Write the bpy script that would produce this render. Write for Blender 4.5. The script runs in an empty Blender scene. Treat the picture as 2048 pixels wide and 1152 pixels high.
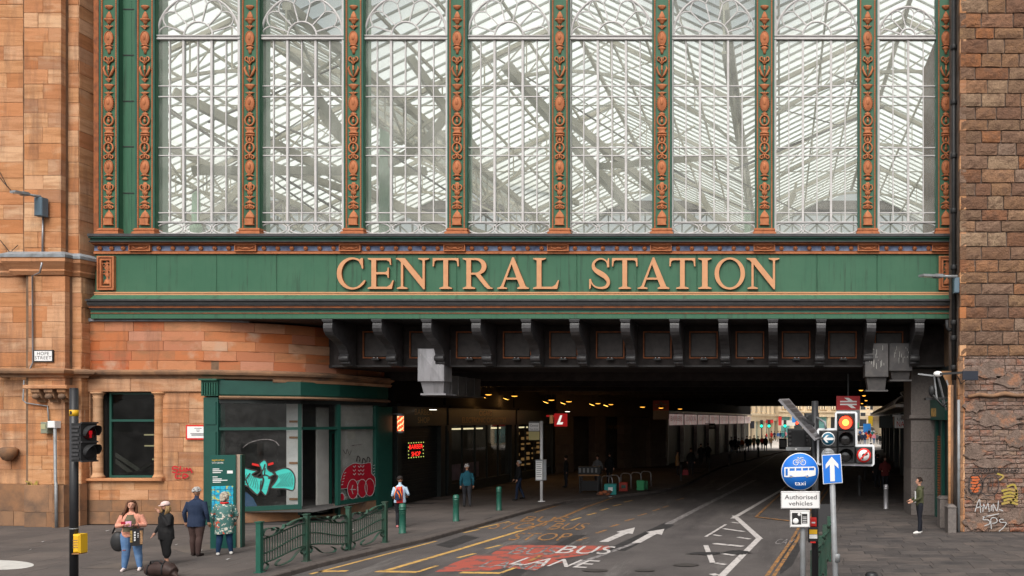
import bpy, bmesh, math, random
import numpy as np
from mathutils import Vector, Matrix
from mathutils.geometry import tessellate_polygon
R = math.radians
random.seed(7)
S = bpy.context.scene
COL = S.collection

# ------------------------------------------------------------------ camera, sky, sun, exposure
F = 1618.0                      # focal length in pixels of the 2048 px wide photograph
CH = 3.72                       # eye height above the carriageway
PX, PY = 1560.0, 840.0          # where the lens axis meets the photograph
cam = bpy.data.cameras.new('camera'); co = bpy.data.objects.new('camera', cam); COL.objects.link(co)
co.location = (0, 0, CH); co.rotation_euler = (R(90), 0, 0)
cam.sensor_width = 36; cam.lens = F / 2048 * 36
cam.shift_x = -(PX - 1024) / 2048; cam.shift_y = (PY - 576) / 2048
cam.clip_start = .1; cam.clip_end = 2500
S.camera = co
W = bpy.data.worlds.new('World'); S.world = W; W.use_nodes = True
SUN_EL, SUN_AZ = 50, 182        # soft high light from behind the viewer, a little from the left
_n, _l = W.node_tree.nodes, W.node_tree.links
_n.clear()
_sky = _n.new('ShaderNodeTexSky'); _sky.sky_type = 'NISHITA'; _sky.sun_disc = False
_sky.sun_elevation = R(SUN_EL); _sky.sun_rotation = R(SUN_AZ); _sky.dust_density = 4; _sky.air_density = 1.2
_hs = _n.new('ShaderNodeHueSaturation'); _hs.inputs['Saturation'].default_value = .16
_bg = _n.new('ShaderNodeBackground'); _bg.inputs['Strength'].default_value = .15
_o = _n.new('ShaderNodeOutputWorld')
_l.new(_sky.outputs[0], _hs.inputs['Color']); _l.new(_hs.outputs[0], _bg.inputs[0]); _l.new(_bg.outputs[0], _o.inputs[0])
sun = bpy.data.lights.new('sun', 'SUN'); sun.energy = 1.5; sun.angle = R(45); sun.color = (1, .93, .83)
so = bpy.data.objects.new('sun', sun); COL.objects.link(so)
_d = Vector((math.sin(R(SUN_AZ)) * math.cos(R(SUN_EL)), math.cos(R(SUN_AZ)) * math.cos(R(SUN_EL)), math.sin(R(SUN_EL))))
so.rotation_euler = _d.to_track_quat('Z', 'Y').to_euler(); so.location = (-10, -20, 60)
S.view_settings.view_transform = 'Standard'; S.view_settings.look = 'None'
S.view_settings.gamma = 1; S.view_settings.use_curve_mapping = False
S.view_settings.exposure = .42
S.render.engine = 'CYCLES'
S.cycles.use_denoising = True; S.cycles.max_bounces = 8; S.cycles.transparent_max_bounces = 20
S.cycles.diffuse_bounces = 3; S.cycles.glossy_bounces = 3; S.cycles.transmission_bounces = 4; S.cycles.caustics_reflective = False
S.cycles.caustics_refractive = False; S.cycles.sample_clamp_indirect = 6

# ------------------------------------------------------------------ places
def X(px, Y): return (px - PX) * Y / F
def Z(py, Y): return CH - (py - PY) * Y / F
def P(px, py, Y): return (X(px, Y), Y, Z(py, Y))
PAVE = .12
def G(px, py, z=PAVE):          # a point of the ground seen at that spot of the photograph
    Y = (CH - z) * F / (py - PY)
    return (X(px, Y), Y, z)

# ------------------------------------------------------------------ materials
def mat(name, col, col2=None, rough=.7, metal=0, scale=2.5, lo=.42, hi=.68, stretch=(1, 1, 1), bump=0, bscale=25, rnd=None, spec=.35,
        emit=None, estr=0, fine=0, world=False, col3=None, lo3=.55, hi3=.7, scale3=.6, stretch3=(1, 1, 1), bdist=.02, soot=None, slo=.58, shi=.8, sscale=1.1, sst=(1.6, 1.6, .22)):
    m = bpy.data.materials.new(name); m.use_nodes = True
    n, l = m.node_tree.nodes, m.node_tree.links
    b = n['Principled BSDF']
    b.inputs['Roughness'].default_value = rough; b.inputs['Metallic'].default_value = metal
    b.inputs['Specular IOR Level'].default_value = spec
    def rgb(c): return (c[0], c[1], c[2], 1)
    cur = None
    tc = n.new('ShaderNodeNewGeometry') if world else n.new('ShaderNodeTexCoord')
    vec = tc.outputs['Position'] if world else tc.outputs['Object']
    oi = n.new('ShaderNodeObjectInfo'); ge = n.new('ShaderNodeNewGeometry')
    rsum = n.new('ShaderNodeMath'); rsum.operation = 'ADD'; l.new(oi.outputs['Random'], rsum.inputs[0]); l.new(ge.outputs['Random Per Island'], rsum.inputs[1])
    rfr = n.new('ShaderNodeMath'); rfr.operation = 'FRACT'; l.new(rsum.outputs[0], rfr.inputs[0])
    if not world:
        off = n.new('ShaderNodeVectorMath'); off.operation = 'MULTIPLY_ADD'
        l.new(rfr.outputs[0], off.inputs[0]); off.inputs[1].default_value = (37, 53, 71); l.new(vec, off.inputs[2]); vec = off.outputs[0]
    def noise(sc, st, detail=5, rg=.6):
        mp = n.new('ShaderNodeMapping'); mp.inputs['Scale'].default_value = st; l.new(vec, mp.inputs[0])
        t = n.new('ShaderNodeTexNoise'); t.inputs['Scale'].default_value = sc; t.inputs['Detail'].default_value = detail; t.inputs['Roughness'].default_value = rg
        l.new(mp.outputs[0], t.inputs['Vector']); return t.outputs['Fac']
    def ramp(fac, a, b_):
        r = n.new('ShaderNodeMapRange'); r.inputs[1].default_value = a; r.inputs[2].default_value = b_; l.new(fac, r.inputs[0]); return r.outputs[0]
    def mix(fac, a, b_, kind='MIX'):
        x = n.new('ShaderNodeMix'); x.data_type = 'RGBA'; x.blend_type = kind; x.clamp_factor = True
        if hasattr(fac, 'links'): l.new(fac, x.inputs[0])
        else: x.inputs[0].default_value = fac
        for k, v in ((6, a), (7, b_)):
            if hasattr(v, 'links'): l.new(v, x.inputs[k])
            else: x.inputs[k].default_value = rgb(v)
        return x.outputs[2]
    if rnd:
        cr = n.new('ShaderNodeValToRGB'); cr.color_ramp.interpolation = 'LINEAR'
        e = cr.color_ramp.elements
        while len(e) < len(rnd): e.new(.5)
        for i, c in enumerate(rnd):
            e[i].position = i / (len(rnd) - 1); e[i].color = rgb(c)
        l.new(rfr.outputs[0], cr.inputs[0]); cur = cr.outputs[0]
    else: cur = col
    if col2: cur = mix(ramp(noise(scale, stretch), lo, hi), cur, col2)
    if col3: cur = mix(ramp(noise(scale3, stretch3), lo3, hi3), cur, col3)
    if soot:
        keep = vec; vec = ge.outputs['Position']; cur = mix(ramp(noise(sscale, sst, 7, .7), slo, shi), cur, soot); vec = keep
    if fine:
        f = noise(90, (1, 1, 1), 3, .7)
        g = n.new('ShaderNodeMapRange'); g.inputs[1].default_value = .25; g.inputs[2].default_value = .75; g.inputs[3].default_value = 1 - fine; g.inputs[4].default_value = 1 + fine
        g.clamp = False; l.new(f, g.inputs[0])
        cb = n.new('ShaderNodeCombineColor'); [l.new(g.outputs[0], cb.inputs[k]) for k in range(3)]
        cur = mix(1, cur, cb.outputs[0], 'MULTIPLY')
    if hasattr(cur, 'links'): l.new(cur, b.inputs['Base Color'])
    else: b.inputs['Base Color'].default_value = rgb(cur)
    if bump:
        bp = n.new('ShaderNodeBump'); bp.inputs['Strength'].default_value = bump; bp.inputs['Distance'].default_value = bdist
        l.new(noise(bscale, (1, 1, 1), 6, .65), bp.inputs['Height']); l.new(bp.outputs[0], b.inputs['Normal'])
    if emit:
        b.inputs['Emission Color'].default_value = rgb(emit); b.inputs['Emission Strength'].default_value = estr
    return m

def glass(name, tint=(.9, .95, .92), dirt=.06, dcol=(.5, .52, .48), refl=.09, dscale=3):
    m = bpy.data.materials.new(name); m.use_nodes = True
    n, l = m.node_tree.nodes, m.node_tree.links
    n.clear(); o = n.new('ShaderNodeOutputMaterial')
    t = n.new('ShaderNodeBsdfTransparent'); t.inputs[0].default_value = (*tint, 1)
    g = n.new('ShaderNodeBsdfGlossy'); g.inputs['Roughness'].default_value = .02; g.inputs[0].default_value = (1, 1, 1, 1)
    d = n.new('ShaderNodeBsdfDiffuse'); d.inputs[0].default_value = (*dcol, 1)
    fr = n.new('ShaderNodeLayerWeight'); fr.inputs[0].default_value = .5; pw = n.new('ShaderNodeMath'); pw.operation = 'POWER'; pw.inputs[1].default_value = 4.5; l.new(fr.outputs['Facing'], pw.inputs[0])
    mu = n.new('ShaderNodeMath'); mu.operation = 'MULTIPLY_ADD'; mu.inputs[1].default_value = .45; mu.inputs[2].default_value = refl * .5; mu.use_clamp = True
    l.new(pw.outputs[0], mu.inputs[0])
    a = n.new('ShaderNodeMixShader'); l.new(mu.outputs[0], a.inputs[0]); l.new(t.outputs[0], a.inputs[1]); l.new(g.outputs[0], a.inputs[2])
    nz = n.new('ShaderNodeTexNoise'); nz.inputs['Scale'].default_value = dscale; nz.inputs['Detail'].default_value = 5
    ge = n.new('ShaderNodeNewGeometry'); l.new(ge.outputs['Position'], nz.inputs['Vector'])
    mr = n.new('ShaderNodeMapRange'); mr.inputs[1].default_value = .35; mr.inputs[2].default_value = .7; mr.inputs[3].default_value = dirt * .4; mr.inputs[4].default_value = dirt * 1.8
    l.new(nz.outputs['Fac'], mr.inputs[0])
    b = n.new('ShaderNodeMixShader'); l.new(mr.outputs[0], b.inputs[0]); l.new(a.outputs[0], b.inputs[1]); l.new(d.outputs[0], b.inputs[2])
    l.new(b.outputs[0], o.inputs[0]); return m

def emis(name, col, s):
    m = bpy.data.materials.new(name); m.use_nodes = True
    n, l = m.node_tree.nodes, m.node_tree.links; n.clear()
    o = n.new('ShaderNodeOutputMaterial'); e = n.new('ShaderNodeEmission'); e.inputs[0].default_value = (*col, 1); e.inputs[1].default_value = s
    l.new(e.outputs[0], o.inputs[0]); return m

MT = {}
SAND = [(0.473, 0.238, 0.114), (0.542, 0.289, 0.147), (0.438, 0.181, 0.076), (0.507, 0.263, 0.13), (0.603, 0.371, 0.221), (0.412, 0.16, 0.066), (0.482, 0.259, 0.143), (0.482, 0.207, 0.092), (0.576, 0.341, 0.203), (0.352, 0.177, 0.1), (0.525, 0.281, 0.138)]
MT['sand'] = mat('sandstone', SAND[0], rnd=SAND, col2=(.30, .125, .05), scale=1.5, lo=.45, hi=.8, stretch=(.5, .5, 5), bump=.5, bscale=14, rough=.92, spec=.15, fine=.3,
                 col3=(.60, .40, .25), scale3=.9, lo3=.54, hi3=.8, stretch3=(.7, .7, 2), soot=(.15, .085, .058), slo=.50, shi=.80)
SANDR = [(0.42, 0.14628000000000002, 0.06072), (0.461, 0.19412000000000001, 0.0924), (0.409, 0.11224, 0.0352), (0.482, 0.23184000000000002, 0.11968000000000001), (0.378, 0.13616, 0.062479999999999994), (0.441, 0.20792000000000002, 0.13376), (0.378, 0.08832000000000001, 0.0264), (0.503, 0.27968, 0.17072)]
MT['sand_red'] = mat('red_sandstone', SANDR[0], rnd=SANDR, col2=(.26, .135, .07), scale=2, lo=.5, hi=.8, stretch=(.6, .6, 1.8), bump=.5, bscale=14, rough=.92, spec=.15, fine=.28,
                     col3=(.45, .30, .21), scale3=.9, lo3=.58, hi3=.75, soot=(.15, .085, .055), slo=.56, shi=.85)
MT['sand_plinth'] = mat('grimy_sandstone', (.27, .15, .085), rnd=[(.29, .165, .095), (.33, .18, .10), (.22, .13, .08), (.30, .15, .075)], col2=(.10, .075, .06), scale=1.3, lo=.42, hi=.75, bump=.5, bscale=14, rough=.95, spec=.1, fine=.15)
BROWN = [(0.211, 0.117, 0.071), (0.26, 0.149, 0.083), (0.163, 0.089, 0.058), (0.282, 0.121, 0.056), (0.305, 0.214, 0.141), (0.2, 0.113, 0.071), (0.245, 0.17, 0.125), (0.282, 0.113, 0.05), (0.155, 0.101, 0.075), (0.26, 0.157, 0.087)]
MT['brown'] = mat('brown_rubble_stone', BROWN[0], rnd=BROWN, col2=(.12, .07, .05), scale=4.5, lo=.42, hi=.78, bump=1, bscale=16, rough=.95, spec=.1, fine=.42, bdist=.06)
BRK = [(0.194, 0.106, 0.072), (0.228, 0.137, 0.099), (0.159, 0.092, 0.07), (0.269, 0.109, 0.065), (0.207, 0.14, 0.116), (0.249, 0.168, 0.12), (0.145, 0.082, 0.059), (0.235, 0.092, 0.054), (0.214, 0.127, 0.092)]
MT['old_brick'] = mat('weathered_brick', BRK[0], rnd=BRK, col2=(.24, .175, .145), scale=3.5, lo=.36, hi=.62, bump=1, bscale=12, rough=.96, spec=.08, fine=.45, bdist=.06, world=False,
                      col3=(.085, .062, .055), scale3=1.7, lo3=.54, hi3=.72)
MT['mortar'] = mat('mortar', (.20, .125, .08), (.12, .08, .055), rough=.95, spec=.1, bump=.5, bscale=30)
MT['mortar_grey'] = mat('grey_mortar', (.19, .145, .12), (.10, .078, .065), rough=.95, spec=.1, bump=1, bscale=12, fine=.2, bdist=.05)
MT['lead'] = mat('lead_flashing', (.24, .26, .28), (.14, .145, .15), rough=.6, scale=4, bump=.2, spec=.4)
GREEN = (.040, .118, .068)
MT['green'] = mat('green_paint', GREEN, (.050, .130, .076), rough=.55, scale=1.3, lo=.4, hi=.7, world=True, col3=(.032, .10, .060), scale3=1.6, lo3=.56, hi3=.82, stretch3=(4, 1, .25), bump=.08, bscale=40, spec=.25, soot=(.026, .036, .026), slo=.54, shi=.78, sscale=2.4, sst=(3, 1, .18))
MT['teal'] = mat('teal_green_paint', (.018, .080, .056), (.030, .098, .064), rough=.55, scale=3, bump=.1, spec=.25, soot=(.02, .022, .02), sscale=2, slo=.55, shi=.8)
MT['palegreen'] = mat('pale_green_paint', (.34, .45, .33), (.24, .35, .25), rough=.6, scale=.8)
MT['orange'] = mat('terracotta_paint', (.44, .162, .07), (.32, .10, .042), rough=.66, scale=6, lo=.4, hi=.75, bump=.15, bscale=40, spec=.2, soot=(.10, .035, .018), sscale=3, slo=.55, shi=.8)
MT['orange_dk'] = mat('dull_terracotta_paint', (.30, .10, .038), (.16, .06, .03), rough=.65, scale=5, spec=.2)
MT['letter'] = mat('salmon_gilt_paint', (.57, .285, .145), (.52, .25, .125), rough=.6, scale=5, spec=.25)
MT['slate_blue'] = mat('slate_blue_paint', (.22, .27, .40), (.09, .11, .19), rough=.7, scale=4, lo=.4, hi=.65, spec=.2)
MT['blackiron'] = mat('black_iron', (.022, .020, .020), (.035, .032, .031), rough=.5, scale=3, bump=.15, spec=.35)
MT['iron'] = mat('grey_black_iron', (.05, .048, .05), (.026, .025, .026), rough=.38, scale=4, bump=.3, bscale=40, spec=.45)
MT['panel_iron'] = mat('soot_brown_iron', (.024, .019, .018), (.042, .034, .032), rough=.7, scale=3, bump=.2, spec=.2)
MT['white'] = mat('white_paint', (.52, .50, .49), (.40, .38, .37), rough=.6, scale=3, lo=.45, hi=.8)
MT['steel'] = mat('cream_steel', (.50, .45, .36), (.36, .33, .27), rough=.7, scale=.6)
MT['steel_green'] = mat('grey_green_steel', (.34, .34, .30), (.25, .25, .22), rough=.7, scale=.6)
MT['asphalt'] = mat('asphalt', (.104, .092, .088), (.072, .064, .062), rough=.85, scale=.5, lo=.4, hi=.66, bump=.5, bscale=60, fine=.5, world=True, col3=(.058, .052, .051), scale3=.22, lo3=.52, hi3=.62, stretch3=(1.6, .35, 1), spec=.25, soot=(.13, .118, .112), sscale=.7, slo=.57, shi=.66, sst=(1.5, .25, 1))
MT['tar'] = mat('tar_patch', (.030, .028, .028), (.045, .042, .042), rough=.7, scale=3, bump=.3, fine=.3, world=True)
SLAB = [(.096, .082, .076), (.072, .063, .060), (.118, .098, .088), (.082, .071, .066), (.104, .090, .084)]
MT['slab'] = mat('paving_slab', SLAB[0], rnd=SLAB, col2=(.048, .044, .044), scale=1.2, lo=.42, hi=.72, rough=.8, bump=.25, bscale=40, fine=.25, spec=.25)
SLABL = [(.110, .093, .086), (.098, .084, .078), (.122, .103, .093), (.092, .079, .074)]
MT['slab_l'] = mat('dark_paving_slab', SLABL[0], rnd=SLABL, col2=(.070, .062, .059), scale=.5, lo=.42, hi=.72, rough=.85, bump=.25, bscale=40, fine=.25, spec=.2, world=True)
MT['pave_base'] = mat('paving_joint', (.045, .041, .040), (.06, .055, .053), rough=.9, world=True, spec=.15)
MT['kerb'] = mat('kerb_stone', (.105, .088, .080), (.075, .063, .058), rough=.85, scale=3, bump=.3, fine=.2, spec=.2)
MT['yellow_mark'] = mat('yellow_road_paint', (.52, .31, .09), (.20, .135, .07), rough=.8, scale=5, lo=.47, hi=.68, world=True, fine=.25)
MT['orange_mark'] = mat('worn_orange_road_paint', (.36, .17, .05), (.08, .066, .058), rough=.8, scale=6, lo=.42, hi=.62, world=True, fine=.25)
MT['white_mark'] = mat('white_road_paint', (.50, .465, .445), (.17, .155, .15), rough=.8, scale=6, lo=.52, hi=.70, world=True, fine=.2)
MT['worn_mark'] = mat('worn_white_road_paint', (.26, .24, .235), (.075, .068, .067), rough=.8, scale=7, lo=.42, hi=.6, world=True, fine=.25)
MT['red_mark'] = mat('red_lane_surfacing', (.34, .075, .052), (.10, .075, .07), rough=.85, scale=2.4, lo=.50, hi=.62, world=True, fine=.25)
MT['zinc'] = mat('galvanised_steel', (.34, .33, .345), (.24, .235, .24), rough=.42, metal=.55, scale=5, stretch=(1, 1, .2), spec=.4)
MT['duct_dark'] = mat('dirty_duct_steel', (.085, .08, .08), (.12, .11, .105), rough=.5, metal=.3, scale=4)
MT['dropping'] = mat('bird_droppings', (.55, .54, .50), rough=.9)
MT['pole_grey'] = mat('grey_pole_paint', (.26, .27, .28), (.20, .20, .20), rough=.5, scale=5, metal=.2)
MT['black'] = mat('black_plastic', (.018, .018, .019), (.028, .027, .027), rough=.5, scale=5)
MT['pole_black'] = mat('black_pole_paint', (.014, .014, .016), (.02, .019, .02), rough=.38, scale=5, spec=.5)
MT['bluegrey'] = mat('blue_grey_box', (.10, .15, .19), (.08, .12, .15), rough=.5)
MT['sign_white'] = mat('sign_white', (.74, .73, .72), (.62, .60, .58), rough=.45, scale=6, lo=.55, hi=.85)
MT['sign_blue'] = mat('sign_blue', (.014, .155, .62), (.02, .17, .58), rough=.4, scale=4)
MT['sign_teal'] = mat('sign_dark_blue', (.012, .11, .19), rough=.35)
MT['sign_red'] = mat('sign_red', (.62, .025, .02), rough=.4)
MT['rail_red'] = mat('rail_sign_red', (.42, .018, .022), (.36, .02, .022), rough=.45)
MT['rail_red_dk'] = mat('dusty_rail_sign_red', (.34, .07, .06), rough=.6)
MT['ink'] = mat('black_ink', (.018, .017, .018), rough=.6)
MT['grey_ink'] = mat('grey_ink', (.16, .16, .16), rough=.6)
MT['yellow'] = mat('yellow_plastic', (.72, .42, .02), (.68, .36, .015), rough=.45)
MT['shop_green'] = mat('shop_green_paint', (.011, .066, .049), (.008, .052, .040), rough=.4, scale=3, lo=.4, hi=.8, spec=.45)
MT['shop_dark'] = mat('dark_shopfront_paint', (.016, .020, .019), (.022, .026, .024), rough=.45, scale=3)
MT['shutter'] = mat('roller_shutter', (.022, .022, .021), (.03, .03, .028), rough=.5, metal=.3)
MT['interior'] = mat('dim_interior', (.055, .052, .052), (.08, .075, .07), rough=.8, scale=1.5)
MT['interior_pale'] = mat('pale_interior_wall', (.40, .385, .36), (.33, .32, .30), rough=.8, scale=1.5)
MT['wood'] = mat('raw_timber', (.32, .16, .07), rough=.7)
MT['glass_hi'] = glass('station_glass', tint=(.93, .96, .945), dirt=.095, dcol=(.64, .64, .59), refl=.035, dscale=.9)
MT['glass_shop'] = glass('shop_glass', tint=(.94, .95, .945), dirt=.022, dcol=(.35, .35, .34), refl=.07)
MT['glass_dark'] = glass('dark_shop_glass', tint=(.5, .52, .5), dirt=.02, dcol=(.2, .2, .2), refl=.05)
MT['turq'] = mat('turquoise_spray_paint', (.06, .56, .48), (.045, .47, .41), rough=.5, scale=5, stretch=(1, 1, 5))
MT['crimson'] = mat('crimson_spray_paint', (.36, .008, .022), (.28, .006, .018), rough=.5, scale=5)
MT['spray_white'] = mat('pale_spray_paint', (.44, .44, .44), rough=.7)
MT['spray_black'] = mat('black_spray_paint', (.03, .026, .026), (.07, .05, .045), rough=.7, scale=8)
MT['spray_yellow'] = mat('yellow_spray_paint', (.34, .26, .05), (.36, .24, .08), rough=.8, scale=6, lo=.45, hi=.6)
MT['spray_orange'] = mat('orange_spray_paint', (.50, .11, .03), (.30, .12, .07), rough=.8, scale=6, lo=.45, hi=.6)
MT['spray_red'] = mat('red_spray_paint', (.46, .012, .02), rough=.7)
MT['bollard'] = mat('bollard_green_paint', (.012, .085, .058), (.016, .10, .068), rough=.42, scale=5, spec=.45)
MT['rail_green'] = mat('railing_green_paint', (.022, .070, .046), (.045, .060, .045), rough=.55, scale=4, lo=.4, hi=.7)
MT['cloud_glass'] = None
MT['red_lamp'] = emis('red_signal_light', (1, .05, .02), 3.2)
MT['red_core'] = emis('amber_red_core', (1, .30, .04), 4.5)
MT['red_man'] = emis('red_man_light', (1, .02, .03), .3)
MT['amber'] = emis('amber_lamp_light', (1, .5, .08), 4.5)
MT['amber_dim'] = emis('dim_amber_lamp_light', (1, .42, .05), 2)
MT['white_lamp'] = emis('white_lamp_light', (1, .95, .8), 3)
MT['led'] = emis('red_led', (1, .03, .02), 1.6)
MT['barber'] = emis('lit_barber_red', (1, .09, .03), 1.1)
MT['barber_w'] = emis('lit_barber_cream', (1, .55, .25), 1.4)
MT['lsign'] = emis('lit_red_sign', (.30, .012, .012), .7)
MT['lsign_w'] = emis('lit_white_letter', (.75, .72, .66), .9)
MT['shelf_lamp'] = emis('warm_strip_light', (1, .85, .5), .9)
MT['green_lamp'] = emis('green_signal_light', (.02, .9, .5), 1.6)
MT['glow_goods'] = emis('glowing_window_goods', (.9, .5, .18), .15)  # goods emit a warm glow standing in for light on the shelves

# ------------------------------------------------------------------ mesh builder
class MB:
    def __init__(s): s.v, s.f, s.m, s.s = [], [], [], []
    def add(s, vs, fs, mi=0, sm=False):
        o = len(s.v); s.v += [tuple(v) for v in vs]
        for f in fs: s.f.append(tuple(i + o for i in f)); s.m.append(mi); s.s.append(sm)
        return s
    def box(s, x0, y0, z0, x1, y1, z1, mi=0):
        return s.add([(x0, y0, z0), (x1, y0, z0), (x1, y1, z0), (x0, y1, z0), (x0, y0, z1), (x1, y0, z1), (x1, y1, z1), (x0, y1, z1)],
                     [(0, 3, 2, 1), (4, 5, 6, 7), (0, 1, 5, 4), (1, 2, 6, 5), (2, 3, 7, 6), (3, 0, 4, 7)], mi)
    def cham(s, x0, y0, z0, x1, y1, z1, c, mi=0):           # box whose front (-y) edges are bevelled
        vs = [(x0, y1, z0), (x1, y1, z0), (x1, y1, z1), (x0, y1, z1), (x0, y0 + c, z0), (x1, y0 + c, z0), (x1, y0 + c, z1), (x0, y0 + c, z1),
              (x0 + c, y0, z0 + c), (x1 - c, y0, z0 + c), (x1 - c, y0, z1 - c), (x0 + c, y0, z1 - c)]
        return s.add(vs, [(0, 3, 2, 1), (0, 1, 5, 4), (1, 2, 6, 5), (2, 3, 7, 6), (3, 0, 4, 7), (4, 5, 9, 8), (5, 6, 10, 9), (6, 7, 11, 10), (7, 4, 8, 11), (8, 9, 10, 11)], mi)
    def beam(s, p, q, w, h, mi=0, up=(0, 0, 1)):
        p, q = Vector(p), Vector(q); d = (q - p).normalized(); u = Vector(up)
        if abs(d.dot(u)) > .97: u = Vector((0, 1, 0))
        a = d.cross(u).normalized() * (w / 2); b = a.cross(d).normalized() * (h / 2)
        vs = [p - a - b, p + a - b, p + a + b, p - a + b, q - a - b, q + a - b, q + a + b, q - a + b]
        return s.add(vs, [(0, 3, 2, 1), (4, 5, 6, 7), (0, 1, 5, 4), (1, 2, 6, 5), (2, 3, 7, 6), (3, 0, 4, 7)], mi)
    def tube(s, pts, r, n=8, mi=0, closed=False, flat=None):
        pts = [Vector(p) for p in pts]; N = len(pts)
        rs = list(r) if isinstance(r, (list, tuple)) else [r] * N
        tg = []
        for i in range(N):
            a = pts[(i - 1) % N] if closed or i > 0 else pts[i]; b = pts[(i + 1) % N] if closed or i < N - 1 else pts[i]
            d = b - a; tg.append(d.normalized() if d.length > 1e-9 else Vector((0, 0, 1)))
        u = Vector((0, 1, 0)) if abs(tg[0].y) < .9 else Vector((1, 0, 0))
        vs = []
        for i in range(N):
            u = (u - tg[i] * u.dot(tg[i]));  u = u.normalized() if u.length > 1e-6 else tg[i].orthogonal().normalized()
            w = tg[i].cross(u)
            for k in range(n):
                a = 2 * math.pi * k / n; k2 = flat if flat else 1
                vs.append(pts[i] + u * (math.cos(a) * rs[i] * k2) + w * (math.sin(a) * rs[i]))
        fs = []
        for i in range(N if closed else N - 1):
            j = (i + 1) % N
            for k in range(n): fs.append((i * n + k, i * n + (k + 1) % n, j * n + (k + 1) % n, j * n + k))
        if not closed: fs += [tuple(range(n))[::-1], tuple(range((N - 1) * n, N * n))]
        return s.add(vs, fs, mi, n > 5)
    def lathe(s, prof, n=16, c=(0, 0, 0), mi=0, ky=1, sm=True, M=None):
        vs, fs = [], []
        for r, z in prof:
            for k in range(n):
                a = 2 * math.pi * k / n; vs.append(Vector((r * math.cos(a), r * math.sin(a) * ky, z)))
        for i in range(len(prof) - 1):
            for k in range(n): fs.append((i * n + k, i * n + (k + 1) % n, (i + 1) * n + (k + 1) % n, (i + 1) * n + k))
        fs += [tuple(range(n))[::-1], tuple(range((len(prof) - 1) * n, len(prof) * n))]
        if M is not None: vs = [M @ v for v in vs]
        vs = [(v[0] + c[0], v[1] + c[1], v[2] + c[2]) for v in vs]
        return s.add(vs, fs, mi, sm)
    def ell(s, c, rx, ry, rz, n=12, m=8, mi=0):
        prof = [(max(math.sin(math.pi * i / m), .02), -math.cos(math.pi * i / m)) for i in range(m + 1)]
        return s.lathe(prof, n, c, mi, 1, True, Matrix.Diagonal((rx, ry, rz)))
    def prism(s, polys, d0, d1, fn, mi=0, mi_side=None):    # flat outline(s) with depth; fn(u, v, w) -> point; later polys are holes
        if not isinstance(polys[0][0], (tuple, list)): polys = [polys]
        flat = [p for q in polys for p in q]
        tri = tessellate_polygon([[Vector((p[0], p[1], 0)) for p in q] for q in polys])
        n = len(flat)
        vs = [fn(p[0], p[1], d0) for p in flat] + [fn(p[0], p[1], d1) for p in flat]
        s.add(vs, [tuple(t) for t in tri] , mi)
        o = len(s.v) - 2 * n
        for t in tri: s.f.append((t[2] + n + o, t[1] + n + o, t[0] + n + o)); s.m.append(mi if mi_side is None else mi_side); s.s.append(False)
        k = 0
        for q in polys:
            for i in range(len(q)):
                a, b = k + i, k + (i + 1) % len(q)
                s.f.append((a + o, b + o, b + n + o, a + n + o)); s.m.append(mi if mi_side is None else mi_side); s.s.append(False)
            k += len(q)
        return s
    def mesh(s, name, mats, fix=True):
        me = bpy.data.meshes.new(name); me.from_pydata(s.v, [], s.f)
        for m in (mats if isinstance(mats, (list, tuple)) else [mats]): me.materials.append(MT[m] if isinstance(m, str) else m)
        me.polygons.foreach_set('material_index', s.m); me.polygons.foreach_set('use_smooth', s.s)
        if fix:
            bm = bmesh.new(); bm.from_mesh(me); bmesh.ops.recalc_face_normals(bm, faces=bm.faces); bm.to_mesh(me); bm.free()
        return me
    def build(s, name, mats, parent=None, world=False, fix=True, loc=None, rot=None):
        return link(name, s.mesh(name, mats, fix), parent, world, loc, rot)

def link(name, me, parent=None, world=False, loc=None, rot=None):
    o = bpy.data.objects.new(name, me); COL.objects.link(o)
    if parent:
        o.parent = parent
        if world:
            p, off = parent, Vector((0, 0, 0))
            while p: off += p.location; p = p.parent
            o.location = -off
    if loc is not None: o.location = Vector(loc)
    if rot is not None: o.rotation_euler = rot
    return o
def tag(o, label=None, cat=None, group=None, kind=None):
    if label: o['label'] = label
    if cat: o['category'] = cat
    if group: o['group'] = group
    if kind: o['kind'] = kind
    return o
def thing(name, label, cat, loc=(0, 0, 0), rz=0, group=None):
    o = bpy.data.objects.new(name, None); COL.objects.link(o); o.empty_display_size = .2
    o.location = loc; o.rotation_euler = (0, 0, rz)
    return tag(o, label, cat, group)
def struct(o): o['kind'] = 'structure'; return o
def stuff(o): o['kind'] = 'stuff'; return o
KIDS = {}
def copy_tree(o, parent=None):
    c = o.copy(); COL.objects.link(c)
    if parent: c.parent = parent
    for ch in list(o.children): copy_tree(ch, c)
    return c
def copy_thing(o, loc, rz, label, group=None):
    c = copy_tree(o); c.location = loc; c.rotation_euler = (0, 0, rz); c['label'] = label
    if group: c['group'] = group
    return c
_txt = {}
def text_mesh(body, spacing=1.0):
    key = (body, spacing)
    if key not in _txt:
        cu = bpy.data.curves.new('lettering', 'FONT'); cu.body = body; cu.space_character = spacing; cu.resolution_u = 3
        o = bpy.data.objects.new('lettering', cu); COL.objects.link(o)
        dg = bpy.context.evaluated_depsgraph_get()
        me = bpy.data.meshes.new_from_object(o.evaluated_get(dg))
        vs = [tuple(v.co) for v in me.vertices]; fs = [tuple(p.vertices) for p in me.polygons]
        x0 = min(v[0] for v in vs); x1 = max(v[0] for v in vs); y1 = max(v[1] for v in vs); y0 = min(v[1] for v in vs)
        _txt[key] = (vs, fs, x0, x1, y0, y1)
        bpy.data.objects.remove(o); bpy.data.curves.remove(cu); bpy.data.meshes.remove(me)
    return _txt[key]
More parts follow.
